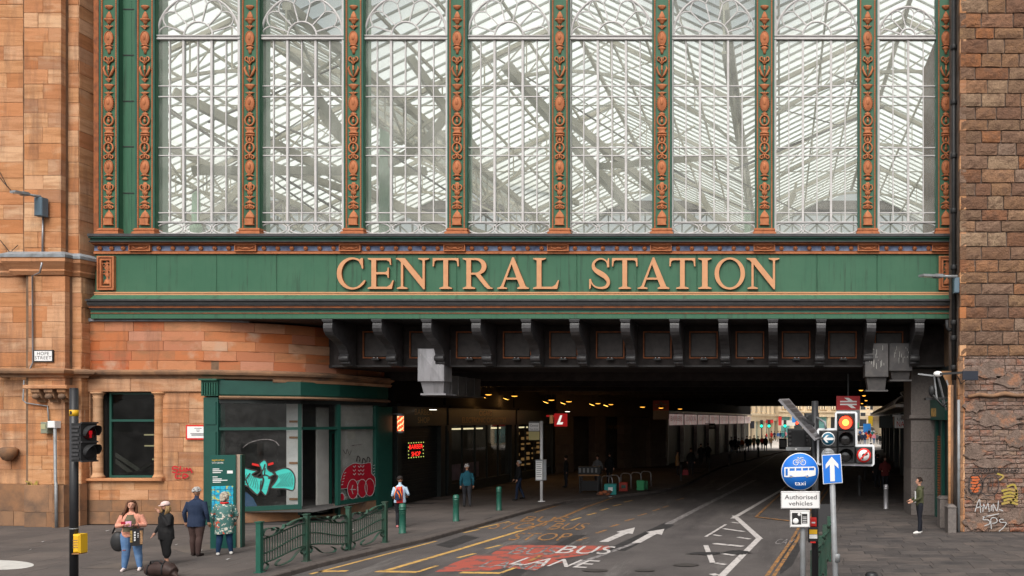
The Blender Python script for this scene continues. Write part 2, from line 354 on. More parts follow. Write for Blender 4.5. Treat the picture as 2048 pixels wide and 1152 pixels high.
def text_on(mb, body, o, ux, uy, off=(0, 0, 0), mi=0, spacing=1.0, full=False):   # lettering stretched over the parallelogram o, o+ux, o+uy
    vs, fs, x0, x1, y0, y1 = text_mesh(body, spacing)
    if not full: y0 = 0; y1 = max(.7, y1) if y1 < .8 else y1
    o, ux, uy, off = Vector(o), Vector(ux), Vector(uy), Vector(off)
    mb.add([o + off + ux * ((v[0] - x0) / (x1 - x0)) + uy * ((v[1] - y0) / (y1 - y0)) for v in vs], fs, mi)
def arc(cx, cy, r, a0, a1, n, ry=None):
    ry = r if ry is None else ry
    return [(cx + r * math.cos(R(a0 + (a1 - a0) * i / n)), cy + ry * math.sin(R(a0 + (a1 - a0) * i / n))) for i in range(n + 1)]
FR = lambda Y: (lambda u, v, w: (u, Y + w, v))       # outline drawn on a wall facing the street
# ribbon of given width along 2-D points
def ribbon(pts, w):
    L, Rr = [], []
    N = len(pts)
    for i in range(N):
        a = Vector(pts[max(i - 1, 0)]); b = Vector(pts[min(i + 1, N - 1)]); d = (b - a).normalized() if (b - a).length > 1e-9 else Vector((1, 0))
        nn = Vector((-d.y, d.x)); ww = w[i] if isinstance(w, list) else w
        L.append(tuple(Vector(pts[i]) + nn * ww / 2)); Rr.append(tuple(Vector(pts[i]) - nn * ww / 2))
    return L, Rr
def strip(mb, pts, w, fn, d, mi=0):
    L, Q = ribbon(pts, w); n = len(L)
    mb.add([fn(p[0], p[1], d) for p in L] + [fn(p[0], p[1], d) for p in Q], [(i, i + 1, n + i + 1, n + i) for i in range(n - 1)], mi)
def smooth2(pts, k=4):
    out = []; N = len(pts)
    for i in range(N - 1):
        p0, p1, p2, p3 = pts[max(i - 1, 0)], pts[i], pts[i + 1], pts[min(i + 2, N - 1)]
        for j in range(k):
            t = j / k
            out.append(tuple(.5 * (2 * b + (c - a) * t + (2 * a - 5 * b + 4 * c - d) * t * t + (-a + 3 * b - 3 * c + d) * t ** 3) for a, b, c, d in zip(p0, p1, p2, p3)))
    out.append(tuple(pts[-1])); return out
for _s in ['BUS', 'LANE', 'STOP', 'STOP BUS', 'HOPE', 'STREET', 'taxi', 'Authorised', 'vehicles', 'BARBER', 'SHOP', 'ELECTRONIC CIGARETTES', 'CIGARS', 'NAIL', 'UBA', 'Except', 'buses',
           'argyle street', 'CITY CENTRE', 'BARBERS', 'den', 'SLIM', 'CD', 'LONDON', 'MIXED', 'GIFTS', 'TOWN', 'FOOD', 'COFFEE', 'Scotland', 'Central', 'Superbus', 'Hope Street', 'OPEN', 'TO LET']: text_mesh(_s)

def interp(pl, Y):
    for (x0, y0), (x1, y1) in zip(pl, pl[1:]):
        if y0 <= Y <= y1: return x0 + (x1 - x0) * (Y - y0) / (y1 - y0)
    return pl[0][0] if Y < pl[0][1] else pl[-1][0]
KL = [(-12, 6), (-11.8, 18), (-11.6, 20.4), (-11.15, 23), (-10.7, 25), (-10.1, 32.2), (-9.5, 36.3), (-7.8, 38.8), (-6.3, 41), (-5.4, 45), (-4.6, 63), (.5, 94), (3, 112), (11, 180)]
KR = [(-.8, 6), (.45, 18), (1.3, 26.5), (4.5, 53), (8, 85), (11.5, 112), (19, 180)]
# ---------------- the ground
m = MB(); m.add([(-400, -200, -.03), (400, -200, -.03), (400, 900, -.03), (-400, 900, -.03)], [(0, 1, 2, 3)])
struct(m.build('ground', 'asphalt', fix=False))
m = MB(); ys = [-60, 6, 18, 26.5, 36, 45, 53, 63, 85, 94, 112, 180, 420]
m.add([(interp(KL, y) - .4, y, 0) for y in ys] + [(interp(KR, y) + .4, y, 0) for y in ys], [(i, len(ys) + i, len(ys) + i + 1, i + 1) for i in range(len(ys) - 1)])
road = struct(m.build('road', 'asphalt', fix=False))
# pavements: a sheet, kerb stones, slabs
def pavement(name, KK, side, far):
    m = MB()
    ys = sorted(set([k[1] for k in KK] + [10, 180]))
    a = [(interp(KK, y) - side * .3, y, PAVE - .012) for y in ys]; b = [(side * -1 * 60 if side > 0 else 60, y, PAVE - .012) for y in ys]
    m.add(a + b, [(i, i + 1, len(ys) + i + 1, len(ys) + i) for i in range(len(ys) - 1)])
    return struct(m.build(name, 'pave_base', fix=False))
pav_l = pavement('left_pavement', KL, 1, 0)
pav_r = pavement('right_pavement', KR, -1, 0)
def kerbs(KK, side, par, y0, y1):
    y = y0
    while y < y1:
        L = .92 if y < 60 else 3
        ya, yb = y + .006, y + L - .006
        xa, xb = interp(KK, ya), interp(KK, yb)
        m = MB(); w = .3 * side; c = .02 * side
        m.add([(xa - w, ya, -.02), (xa, ya, -.02), (xa, ya, PAVE - .02), (xa - c, ya, PAVE + .003), (xa - w, ya, PAVE + .003),
               (xb - w, yb, -.02), (xb, yb, -.02), (xb, yb, PAVE - .02), (xb - c, yb, PAVE + .003), (xb - w, yb, PAVE + .003)],
              [(0, 1, 2, 3, 4), (9, 8, 7, 6, 5), (1, 6, 7, 2), (2, 7, 8, 3), (3, 8, 9, 4), (4, 9, 5, 0)])
        m.build('kerb_stone', 'kerb', par); y += L
kerbs(KL, 1, pav_l, 12.0, 112); kerbs(KR, -1, pav_r, 12.0, 112)
def slab_mesh(m, x0, y0, x1a, x1b, y1, x0b=None):
    x0b = x0 if x0b is None else x0b; g = .006; dz = random.uniform(-.0015, .0015); z = PAVE + dz; c = .006
    q = [(x0 + g, y0 + g), (x1a - g, y0 + g), (x1b - g, y1 - g), (x0b + g, y1 - g)]
    q2 = [(x0 + g + c, y0 + g + c), (x1a - g - c, y0 + g + c), (x1b - g - c, y1 - g - c), (x0b + g + c, y1 - g - c)]
    m.add([(x, y, PAVE - .03) for x, y in q] + [(x, y, z - c) for x, y in q] + [(x, y, z) for x, y in q2],
          [(0, 1, 5, 4), (1, 2, 6, 5), (2, 3, 7, 6), (3, 0, 4, 7), (4, 5, 9, 8), (5, 6, 10, 9), (6, 7, 11, 10), (7, 4, 8, 11), (8, 9, 10, 11)])
def lay(par, xr, yr, sx, sy, KK, side, mt, limit, near):
    rest = MB(); n = 0; y = yr[0]; row = 0; cells = []
    while y < yr[1]:
        x = xr[0] - (row % 2) * sx * .5 - random.uniform(0, .25); 
        while x < xr[1]:
            L = sx * random.uniform(.75, 1.2); x1 = x + L
            k0, k1 = interp(KK, y) - side * .31, interp(KK, y + sy) - side * .31
            if side > 0:
                if x < min(k0, k1) - .12: cells.append((x, y, min(x1, k0) if x1 > min(k0, k1) - .12 else x1, min(x1, k1) if x1 > min(k0, k1) - .12 else x1, x, x))
            else:
                if x1 > max(k0, k1) + .12:
                    cl = x < max(k0, k1) + .12
                    cells.append((max(x, k0) if cl else x, y, x1, x1, max(x, k0) if cl else x, max(x, k1) if cl else x))
            x = x1
        y += sy; row += 1
    cells = [c for c in cells if near(c[0], c[1], c[2])] 
    for c in cells:
        seen = -1620 < c[2] * F / c[1] - 0 and c[1] > 18.2 and X(0, c[1]) - 1 < c[2] and c[0] < X(2048, c[1]) + .5
        t = MB() if (n < limit and seen) else rest
        slab_mesh(t, c[0], c[1], c[2], c[3], c[1] + sy, c[5])
        if t is not rest: t.build('paving_slab', mt, par, fix=False); n += 1
    if rest.f: stuff(rest.build('paving_slabs', mt, par, fix=False))
lay(pav_l, (-27, -9), (16.5, 29.2), 1.25, .8, KL, 1, 'slab_l', 290, lambda x, y, x1: not (y > 27.2 and x < -17))
lay(pav_l, (-16.4, -6), (29.2, 60), 1.5, .9, KL, 1, 'slab_l', 0, lambda x, y, x1: x > -16.3)
lay(pav_r, (-.5, 10), (16.5, 32), 1.0, .52, KR, -1, 'slab', 295, lambda x, y, x1: not (y > 25.6 and x1 > 6.3))
lay(pav_r, (1, 9), (32, 60), 1.2, .8, KR, -1, 'slab', 0, lambda x, y, x1: x1 < 8.5)
# pale utility patches and the white disc on the left pavement
def ground_patch(name, pts, mt, par, z):
    m = MB(); q = [G(px, py, z) for px, py in pts]; m.prism([(p[0], p[1]) for p in q], 0, .003, lambda u, v, w: (u, v, z + w)); return m.build(name, mt, par)
MT['paint_disc'] = mat('pale_disc_paint', (.52, .51, .48), (.42, .41, .39), rough=.8, scale=3)
MT['patch'] = mat('repaired_paving', (.12, .098, .084), (.085, .074, .067), rough=.9, scale=2, fine=.2, world=True)
ground_patch('white_disc', [(-8 + 76 * math.cos(R(a)), 1130 + 9.5 * math.sin(R(a))) for a in range(0, 360, 12)], 'paint_disc', pav_l, PAVE + .004)
ground_patch('repair_patch', [(165, 1136), (250, 1124), (335, 1121), (350, 1131), (250, 1138)], 'patch', pav_l, PAVE + .004)
ground_patch('repair_patch', [(330, 1094), (520, 1083), (560, 1084), (420, 1100), (380, 1108)], 'patch', pav_l, PAVE + .004)
# crumbs of litter
for px, py, s in [(85, 1084, .05), (214, 1062, .06), (228, 1064, .05), (94, 1054, .04), (60, 1100, .03), (400, 1102, .05), (455, 1119, .05), (352, 1090, .04), (1220, 994, .1), (705, 1060, .04)]:
    wl = {85: 'left of the black signal pole near the wall', 214: 'by the wall behind the woman in the peach cardigan', 228: 'just right of another scrap behind the peach cardigan', 94: 'close to the foot of the stone pier', 60: 'beyond the white disc', 400: 'near the shoes of the man in the navy coat', 455: 'in front of the woman in the floral raincoat', 352: 'between the woman in black and the navy coat', 1220: 'in the gloom by the cycle stands', 705: 'behind the ornamental railing'}[px]
    m = MB(); x, y, z = G(px, py); m.add([(x - s, y, z + .005), (x + s * .6, y - s, z + .012), (x + s, y + s * .8, z + .03), (x - s * .4, y + s, z + .004)], [(0, 1, 2, 3)])
    tag(m.build('litter_scrap', 'sign_white'), 'tiny pale scrap of litter ' + wl, 'litter', 'scraps of litter on the pavement')

# ---------------- markings painted on the carriageway (children of the road)
def U(u, v): return (640 + u / 2.048, 980 + v / 2.048)
def mark(name, pts, w, mt, z=.004):
    q = [G(px, py, 0)[:2] for px, py in pts]; m = MB()
    strip(m, q, w, lambda a, b, c: (a, b, c), z); return m.build(name, mt, road, fix=False)
def markpoly(name, pts, mt, z=.004):
    q = [G(px, py, 0)[:2] for px, py in pts]; m = MB()
    tri = tessellate_polygon([[Vector((*p, 0)) for p in q]]); m.add([(*p, z) for p in q], [tuple(t) for t in tri]); return m.build(name, mt, road, fix=False)
Y_, O_, W_, V_ = 'yellow_mark', 'orange_mark', 'white_mark', 'worn_mark'
mark('edge_line', [U(-40, 345), U(475, 210)], .11, Y_)
mark('bay_line', [U(-5, 334), U(112, 332)], .2, Y_)
mark('bay_line', [U(265, 332), U(560, 246), U(830, 165)], .17, Y_)
mark('bay_line', [U(830, 165), U(1000, 108), U(1090, 70), U(1230, 22)], .16, O_)
mark('bay_line', [U(232, 333), U(400, 337)], .22, Y_); mark('bay_line', [U(398, 337), U(480, 311)], .12, Y_, .008)
mark('bay_line', [U(575, 338), U(742, 341)], .22, Y_); mark('bay_line', [U(740, 341), U(802, 318)], .12, Y_, .008)
mark('edge_line', [U(880, 92), U(1000, 55), U(1090, 30), U(1170, 14), U(1300, -4)], .13, O_)
for a, b in [((565, 278), (635, 260)), ((680, 240), (745, 225)), ((590, 175), (650, 162)), ((650, 157), (775, 129)), ((1028, 125), (1068, 113)), ((1095, 103), (1130, 94)), ((1150, 84), (1182, 75)), ((1200, 66), (1235, 58)), ((1245, 50), (1278, 43))]:
    mark('lane_dash', [U(*a), U(*b)], .13, Y_)
for a, b in [((1055, 208), (1097, 195)), ((1133, 177), (1172, 164)), ((1190, 151), (1226, 140)), ((1250, 128), (1284, 117)), ((1305, 106), (1336, 96)), ((1365, 86), (1392, 77)), ((1405, 72), (1425, 65)), ((1460, 42), (1490, 33))]:
    mark('lane_dash', [U(*a), U(*b)], .13, O_)
def road_text(body, bl, br, tl, mt, z):
    o, r, t = [Vector(G(*U(*p), 0)) for p in (bl, br, tl)]; m = MB(); text_on(m, body, o, r - o, t - o, (0, 0, z)); return m.build('road_lettering', mt, road, fix=False)
ragged = [(470, 336), (545, 300), (640, 266), (700, 262), (760, 228), (850, 225), (1010, 229), (1180, 226), (1190, 240), (1110, 254), (1095, 266), (960, 285), (1010, 296), (930, 306), (880, 330), (770, 318), (700, 330)]
markpoly('red_lane_patch', [U(*p) for p in ragged], 'red_mark', .004)
road_text('BUS', (765, 263), (955, 266), (812, 234), V_, .008); road_text('LANE', (648, 316), (890, 328), (700, 290), V_, .008)
road_text('BUS', (960, 260), (1180, 264), (1010, 229), W_, .012); road_text('LANE', (772, 306), (1088, 321), (850, 277), W_, .012)
mark('lane_dash', [U(860, 294), U(905, 270)], .14, O_, .016)
road_text('STOP BUS', (682, 160), (1075, 164), (742, 133), O_, .008); road_text('BUS', (815, 130), (1000, 133), (850, 108), O_, .012)
road_text('STOP', (765, 206), (1010, 208), (812, 176), O_, .008)
for tip, bl, br, wl, wr, nl, nr in [((1290, 154), (1143, 213), (1180, 213), (1214, 172), (1281, 180), (1228, 176), (1262, 178)), ((1411, 160), (1276, 217), (1312, 217), (1336, 172), (1400, 184), (1350, 176), (1380, 180))]:
    markpoly('arrow_marking', [U(*p) for p in (bl, br, nr, wr, tip, wl, nl)], W_, .006)
mark('lane_line', [U(1425, 140), U(1560, 70), U(1700, 0), (1510, 960)], .26, V_)
mark('lane_line', [(1270, 1086), (1190, 1115), (1150, 1130)], .18, V_)
mark('island_line', [U(1640, 358), U(1800, 197)], .19, W_); mark('island_line', [U(1802, 201), U(1697, 106)], .2, W_, .008); mark('island_line', [U(1690, 118), U(1892, 0), (1600, 955)], .19, W_, .012)
mark('lane_line', [(1435, 980), (1520, 930), (1570, 898)], .16, V_)
for a, b, w in [((1580, 193), (1662, 143), .14), ((1652, 160), (1737, 172), .22), ((1685, 133), (1717, 138), .2), ((1610, 185), (1642, 190), .2), ((1712, 195), (1762, 203), .22), ((1613, 221), (1733, 233), .3), ((1580, 228), (1608, 300), .2), ((1612, 257), (1698, 270), .24), ((1620, 301), (1662, 308), .2), ((1605, 345), (1625, 352), .25)]:
    mark('hatch_marking', [U(*a), U(*b)], w * .72, W_, .016)
mark('edge_line', [(1528, 1160), (1580, 1085), (1602, 1048), (1655, 968), (1690, 925)], .1, O_); mark('edge_line', [(1542, 1160), (1591, 1085), (1612, 1048), (1664, 968), (1697, 925)], .1, O_)
mark('edge_line', [U(1785, 112), U(1898, 6), (1585, 955)], .1, O_, .02); mark('edge_line', [U(1785, 112), U(1960, 133)], .16, O_, .024)
road_text('CAV', (1858, 222), (1932, 224), (1878, 200), V_, .008)
MT['manhole'] = mat('manhole_iron', (.05, .045, .043), (.075, .066, .06), rough=.6, scale=30, world=True)
for px, py, w, h in [(1372, 1131, 26, 3), (1190, 1142, 26, 3), (1290, 1142, 20, 2.5), (1478, 1106, 30, 4), (1412, 1108, 40, 3)]:
    markpoly('tar_stain' if w > 28 else 'manhole_cover', [(px + w * math.cos(R(a)) * random.uniform(.45, 1.15), py + h * math.sin(R(a)) * random.uniform(.6, 1.3)) for a in range(0, 360, 15)] if w > 27.5 else [(px + w * math.cos(R(a)), py + h * math.sin(R(a))) for a in range(0, 360, 20)], 'tar' if w > 27.5 else 'manhole', .02)
markpoly('tar_stain', [(1560, 1105), (1585, 1082), (1592, 1060), (1600, 1100), (1585, 1130), (1560, 1150)], 'tar', .002)
for pts in ([(1000, 1152), (1090, 1098), (1150, 1070), (1175, 1070), (1110, 1100), (1040, 1152)], [(1210, 1100), (1330, 1045), (1350, 1050), (1250, 1102)], [(870, 1090), (930, 1070), (960, 1075), (900, 1096)]):
    markpoly('tar_stain', pts, 'tar', .002)

random.seed(5); m = MB()
for _ in range(260):
    x, y = random.uniform(-23, -12.3), random.uniform(18.6, 27); r = random.uniform(.012, .03); m.add([(x + r * math.cos(k * 1.047), y + r * math.sin(k * 1.047), PAVE + .004) for k in range(6)], [tuple(range(6))])
for _ in range(160):
    x, y = random.uniform(1.6, 8), random.uniform(18.6, 25); r = random.uniform(.012, .03); m.add([(x + r * math.cos(k * 1.047), y + r * math.sin(k * 1.047), PAVE + .004) for k in range(6)], [tuple(range(6))])
MT['gum'] = mat('trodden_gum', (.17, .15, .14), (.05, .045, .044), rough=.8, scale=1.2, world=True); stuff(m.build('chewing_gum_spots', 'gum', pav_l, fix=False))
# ---------------- coursed masonry
def outward(p, q): d = (Vector(q) - Vector(p)).normalized(); return Vector((d.y, -d.x))     # to the right of p->q walking +x : towards -y
def lay_course(par, path, z0, z1, avg, mt, name='stone', depth=.18, cham=.010, joint=.0035, rough=0, jit=.008, off=0, first=None, drop=(.008, .03)):
    seg = [0]
    for a, b in zip(path, path[1:]): seg.append(seg[-1] + (Vector(b) - Vector(a)).length)
    T = seg[-1]
    def at(s):
        for i in range(len(path) - 1):
            if s <= seg[i + 1] + 1e-9: t = (s - seg[i]) / max(seg[i + 1] - seg[i], 1e-9); return Vector(path[i]).lerp(Vector(path[i + 1]), t)
        return Vector(path[-1])
    cuts = [0]; s = avg * (first if first else random.uniform(.45, 1.1))
    while s < T - avg * .35: cuts.append(s); s += avg * random.uniform(.6, 1.35)
    cuts.append(T); out = []
    for a, b in zip(cuts, cuts[1:]):
        p, q = at(a + joint), at(b - joint); n = outward(p, q); d = (q - p); L = d.length; d = d.normalized()
        j = random.uniform(-jit, jit) + off
        fn = lambda u, w, v: (p.x + d.x * u + n.x * w, p.y + d.y * u + n.y * w, v)
        m = MB(); za, zb, c = z0 + joint, z1 - joint, cham
        if not rough:
            m.add([fn(0, -depth, za), fn(L, -depth, za), fn(L, -depth, zb), fn(0, -depth, zb), fn(0, j - c * .6, za), fn(L, j - c * .6, za), fn(L, j - c * .6, zb), fn(0, j - c * .6, zb),
                   fn(c, j, za + c), fn(L - c, j, za + c), fn(L - c, j, zb - c), fn(c, j, zb - c)],
                  [(0, 1, 5, 4), (1, 2, 6, 5), (2, 3, 7, 6), (3, 0, 4, 7), (4, 5, 9, 8), (5, 6, 10, 9), (6, 7, 11, 10), (7, 4, 8, 11), (8, 9, 10, 11)])
        else:                                                       # rock-faced: a lumpy front
            nu, nv = max(2, min(6, int(L / .14))), max(2, int((z1 - z0) / .11)); vs = []
            for k in range(nv + 1):
                for i in range(nu + 1):
                    e = i in (0, nu) or k in (0, nv)
                    vs.append(fn(L * i / nu + (0 if i in (0, nu) else random.uniform(-.02, .02)) + (random.uniform(.0, .022) * (1 if i == 0 else -1) if i in (0, nu) else 0), j + (-random.uniform(*drop) if e else random.uniform(-.015, rough)), za + (zb - za) * k / nv + (random.uniform(.0, .018) * (1 if k == 0 else -1) if k in (0, nv) else 0)))
            m.add(vs, [(k * (nu + 1) + i, k * (nu + 1) + i + 1, (k + 1) * (nu + 1) + i + 1, (k + 1) * (nu + 1) + i) for k in range(nv) for i in range(nu)])
            m.add([fn(0, -depth, za), fn(L, -depth, za), fn(L, -depth, zb), fn(0, -depth, zb)], [(0, 1, 2, 3)])
            o = len(m.v); bt, rt, tp, lf = [i for i in range(nu + 1)], [k * (nu + 1) + nu for k in range(nv + 1)], [nv * (nu + 1) + i for i in range(nu, -1, -1)], [k * (nu + 1) for k in range(nv, -1, -1)]
            for edge, (c0, c1) in ((bt, (o - 4, o - 3)), (rt, (o - 3, o - 2)), (tp, (o - 2, o - 1)), (lf, (o - 1, o - 4))):
                m.f.append(tuple(edge + [c1, c0])); m.m.append(0); m.s.append(False)
        out.append(m.build(name, mt, par, world=True, fix=False))
    return out
def backing(par, path, z0, z1, mt='mortar', back=.55, inset=.02, name='wall_core'):
    m = MB()
    for a, b in zip(path, path[1:]):
        n = outward(a, b); A, B = Vector(a) - n * inset, Vector(b) - n * inset; C, D = Vector(b) - n * back, Vector(a) - n * back
        m.add([(*A, z0), (*B, z0), (*C, z0), (*D, z0), (*A, z1), (*B, z1), (*C, z1), (*D, z1)], [(0, 3, 2, 1), (4, 5, 6, 7), (0, 1, 5, 4), (1, 2, 6, 5), (2, 3, 7, 6), (3, 0, 4, 7)])
    return m.build(name, mt, par, world=True)
def sweep(par, path, prof, mt, name, mats=None, close=True):       # prof: (outward offset, z); swept with mitres
    N = len(path); ns = [outward(a, b) for a, b in zip(path, path[1:])]
    pn = []
    for i in range(N):
        if i == 0: pn.append(ns[0])
        elif i == N - 1: pn.append(ns[-1])
        else:
            s = ns[i - 1] + ns[i]; s = s / max(s.length, 1e-6); pn.append(s / max(s.dot(ns[i]), .5))
    m = MB(); k = len(prof)
    vs = [(path[i][0] + pn[i].x * o, path[i][1] + pn[i].y * o, z) for i in range(N) for o, z in prof]
    mi = mats or [0] * k
    m.add(vs, [])
    for i in range(N - 1):
        for j in range(k if close else k - 1):
            j2 = (j + 1) % k; m.f.append((i * k + j, (i + 1) * k + j, (i + 1) * k + j2, i * k + j2)); m.m.append(mi[j]); m.s.append(False)
    if close:
        m.f += [tuple(range(k)), tuple(range((N - 1) * k, N * k))[::-1]]; m.m += [0, 0]; m.s += [False, False]
    return m.build(name, mt, par, world=True)
ZB = 0.0
# ---------------- left stone pier of the station hotel
pier = thing('stone_pier', 'tall honey sandstone corner pier carrying the street name sign', 'stone pier', (-24.5, 28, .12))
xA0, xA1 = X(-190, 27.6), X(46, 27.6); xB0, xB1 = X(48, 27.3), X(122, 27.3); xC0, xC1 = X(122, 27.6), X(157, 27.6); xD1 = X(193, 28.3)
zs, zl = Z(550, 27.3), Z(757, 27.6)
z = Z(968, 27.6); crs = []
while z < 19.4: h = random.choice([.44, .48, .5, .54]); crs.append((z, z + h)); z += h
for i, (a, b) in enumerate(crs):
    low = b < zs + .25
    dx = X(56, 27.3) - xB0 if low else 0
    lay_course(pier, [(xA0 + .2, 27.6), (xA1 + dx, 27.6)], a, b, 1.35, 'sand', first=(1.05, .7)[i % 2] )
    lay_course(pier, [(xB0 + dx, 27.6), (xB0 + dx, 27.3), ][:0] or [(xB0 + dx, 27.3), (xB1 + dx, 27.3)], a, b, .85, 'sand', first=(.95, .55, .75)[i % 3])
    lay_course(pier, [(xC0 + dx, 27.6), (xC1 + dx * .6, 27.6)], a, b, 1.5, 'sand')
    lay_course(pier, [(xC1 + dx * .6 + .01, 27.62), (xD1 if not low else X(178, 28), 28.3)], a, b, 1.4, 'sand')
backing(pier, [(xA0 - 6, 27.6), (xC1, 27.6)], .1, 19.4, back=1.6); backing(pier, [(xB0 + .02, 27.33), (xB1 - .02 + .14, 27.33)], .1, zs, back=.6); backing(pier, [(xB0 + .02, 27.33), (xB1 - .02, 27.33)], zs, 19.4, back=.6)
backing(pier, [(xC1, 27.62), (xD1, 28.3)], .1, 19.4, back=1.0)
# grimy plinth
pl = [(xA0 + .2, 27.48), (X(50, 27.4), 27.48), (X(50, 27.2), 27.16), (X(130, 27.2), 27.16), (X(130, 27.5), 27.48), (X(160, 27.5), 27.5), (X(176, 28), 27.9)]
for a, b in ((.12, .62), (.62, Z(968, 27.6))):
    for p, q in zip(pl, pl[1:]):
        if (Vector(q) - Vector(p)).length > .2: lay_course(pier, [p, q], a, b, .95, 'sand_plinth', depth=.3)
path_c = [(xA0, 27.6), (xA1 + .02, 27.6), (xA1 + .02, 27.3), (xB1 + .1, 27.3), (xB1 + .1, 27.6), (xC1 + .05, 27.6), (xD1 + .1, 28.3)]
zt = Z(508, 27.3)
sweep(pier, path_c, [(-.1, zs), (.05, zs), (.12, zs + .12), (.10, zs + .18), (.2, zs + .34), (.26, zs + .42), (.26, zt - .16), (-.1, zt - .16)], 'sand', 'string_course')
sweep(pier, path_c, [(-.1, zt - .158), (.29, zt - .158), (.29, zt - .06), (.1, zt + .06), (-.1, zt + .06)], 'lead', 'lead_capping')
# corbel cluster, small wall boxes and pipes are parts of / fixed to the pier
for px in (72, 98, 124):
    m = MB(); x = X(px, 27); m.prism([(0, 0), (-.34, 0), (-.34, -.1), (-.28, -.16), (-.24, -.3), (-.12, -.36), (-.1, -.44), (0, -.44)], x - .14, x + .14, lambda u, v, w: (w, 27.3 + u, Z(778, 27) + v)); m.ell((x, 27.0, Z(793, 27)), .12, .1, .1, 8, 6); m.build('corbel', 'sand_plinth', pier, world=True)
m = MB(); m.cham(X(50, 27), 26.9, Z(778, 27), X(138, 27), 27.3, Z(770, 27), .02); m.build('corbel_shelf', 'sand', pier, world=True)
# ---------------- curved wall and its parapet
wall = thing('curved_stone_wall', 'orange sandstone wall curving from the pier in under the green bridge', 'stone wall', (-20, 28, .12))
CW = [(X(160, 28) - .05, 28.0), (-20.3, 28.0), (-19.3, 28.15), (-18.3, 28.55), (-17.5, 29.15), (-16.85, 30.1), (-16.35, 31.6), (-16.1, 33.3)]
CWs = smooth2(CW, 3)
zc0, zc1 = Z(757, 28), Z(741, 28)                                   # the cornice over the shop
h = (Z(643, 28) - zc1) / 5
for i in range(5): lay_course(wall, CWs, zc1 + h * i, zc1 + h * (i + 1), 1.12, 'sand_red', first=(.4, .95, .65, .3, .8)[i])
backing(wall, CWs, zc0 - .05, Z(642, 28), back=.5, inset=.08)
cap = CWs[:9]
sweep(wall, cap, [(-.5, Z(643, 28) + .002), (.07, Z(643, 28) + .002), (.07, Z(637, 28)), (-.5, Z(635, 28))], 'lead', 'lead_capping')
cpath = [(xA1 - .5, 27.6), (xA1 - .48, 27.28), (xB1 + .1, 27.28), (xB1 + .12, 27.6), (xC1 + .2, 27.65), (X(172, 28), 28)] + [p for p in CWs[1:]]
sweep(wall, cpath, [(-.05, zc0), (.08, zc0), (.10, zc0 + .07), (.24, zc0 + .13), (.27, zc0 + .2), (.27, zc1 - .03), (.03, zc1 + .03), (-.05, zc1 + .03)], 'sand_plinth', 'cornice')
m = MB(); m.v = []; sweep(wall, CWs[10:], [(.0, zc0 - .1), (.09, zc0 - .1), (.15, zc0 - .002), (.0, zc0 - .002)], 'sand', 'cornice_bed_mould')
# lower wall with the columned window
def LY(px): return X(px, 28)
zsl, zwl, zwt = Z(962, 28), Z(957, 28), Z(784, 28)
zz = [.12, .55, .95, 1.3, zsl]
for a, b in zip(zz, zz[1:]): lay_course(wall, [(LY(172), 27.93), (LY(415), 27.93)], a, b, 1.05, 'sand_plinth' if b < 1.2 else 'sand', depth=.3)
zz = [zsl]
while zz[-1] < zwt - .3: zz.append(zz[-1] + .5)
zz[-1] = zwt
for a, b in zip(zz, zz[1:]):
    lay_course(wall, [(LY(326), 27.97), (LY(415), 27.97)], a, b, 1.0, 'sand'); lay_course(wall, [(LY(166), 27.97), (LY(182), 27.97)], a, b, 1.2, 'sand')
for a, b in ((166, 265), (265, 415)):
    m = MB(); m.cham(LY(a) + .005, 27.9, zwt + .004, LY(b) - .005, 28.3, zc0 - .01, .015); m.build('lintel', 'sand', wall, world=True)
backing(wall, [(LY(326), 27.97), (LY(420), 27.97)], .1, zwt, back=.4); backing(wall, [(LY(150), 27.97), (LY(181), 27.97)], .1, zc0, back=.4); backing(wall, [(LY(181), 27.97), (LY(326), 27.97)], .1, zsl, back=.4)
m = MB(); m.cham(LY(176), 27.78, zsl + .002, LY(332), 28.2, zsl + .1, .02); m.build('window_sill', 'sand', wall, world=True)
for px in (196, 319):
    m = MB(); x = LY(px); z0 = zsl + .1; hh = zwt - z0
    m.lathe([(.2, 0), (.2, .06), (.17, .1), (.155, .14), (.15, .2), (.145, hh * .5), (.138, hh - .24), (.16, hh - .2), (.14, hh - .17), (.17, hh - .08), (.22, hh - .05), (.22, hh)], 18, (x, 28.0, z0)); m.build('window_column', 'sand', wall, world=True)
m = MB(); a, b = LY(213), LY(309); z0, z1 = zwl + .02, zwt - .01; zt_ = Z(841, 28)
for q in ((a, z0, a + .07, z1), (b - .07, z0, b, z1), (a + .072, z1 - .07, b - .072, z1), (a + .072, z0, b - .072, z0 + .08), (a + .072, zt_ - .04, b - .072, zt_ + .04)): m.box(q[0], 28.12, q[1], q[2], 28.22, q[3])
wf = m.build('window', 'shop_green', wall, world=True)
for q in ((zt_ + .04, z1 - .07), (z0 + .08, zt_ - .04)):
    m = MB(); m.box(a + .07, 28.16, q[0], b - .07, 28.172, q[1]); m.build('pane', 'glass_dark', wf)
m = MB(); m.box(a - .2, 31.5, z0 - .3, b + .3, 31.6, z1 + .3); m.box(a - .3, 28.35, z0 - .35, b + .3, 31.5, z0 - .25); m.box(a - .3, 28.35, z1 + .2, b + .3, 31.5, z1 + .3); m.box(a - .35, 28.3, z0 - .3, a - .25, 31.5, z1 + .2); m.box(b + .2, 28.3, z0 - .3, b + .3, 31.5, z1 + .2)
m.build('room_lining', 'interior', wall, world=True)
m = MB(); m.box(LY(292), 28.5, z0, LY(309), 28.56, Z(845, 28)); m.build('window_board', 'interior_pale', wall, world=True)
for px0, px1, py in ((247, 294, 871), (248, 294, 893), (264, 294, 920)):
    m = MB(); m.box(LY(px0), 28.9, Z(py, 28.9), LY(px1), 28.94, Z(py, 28.9) + .05); m.build('strip_light', 'shelf_lamp', wall, world=True)
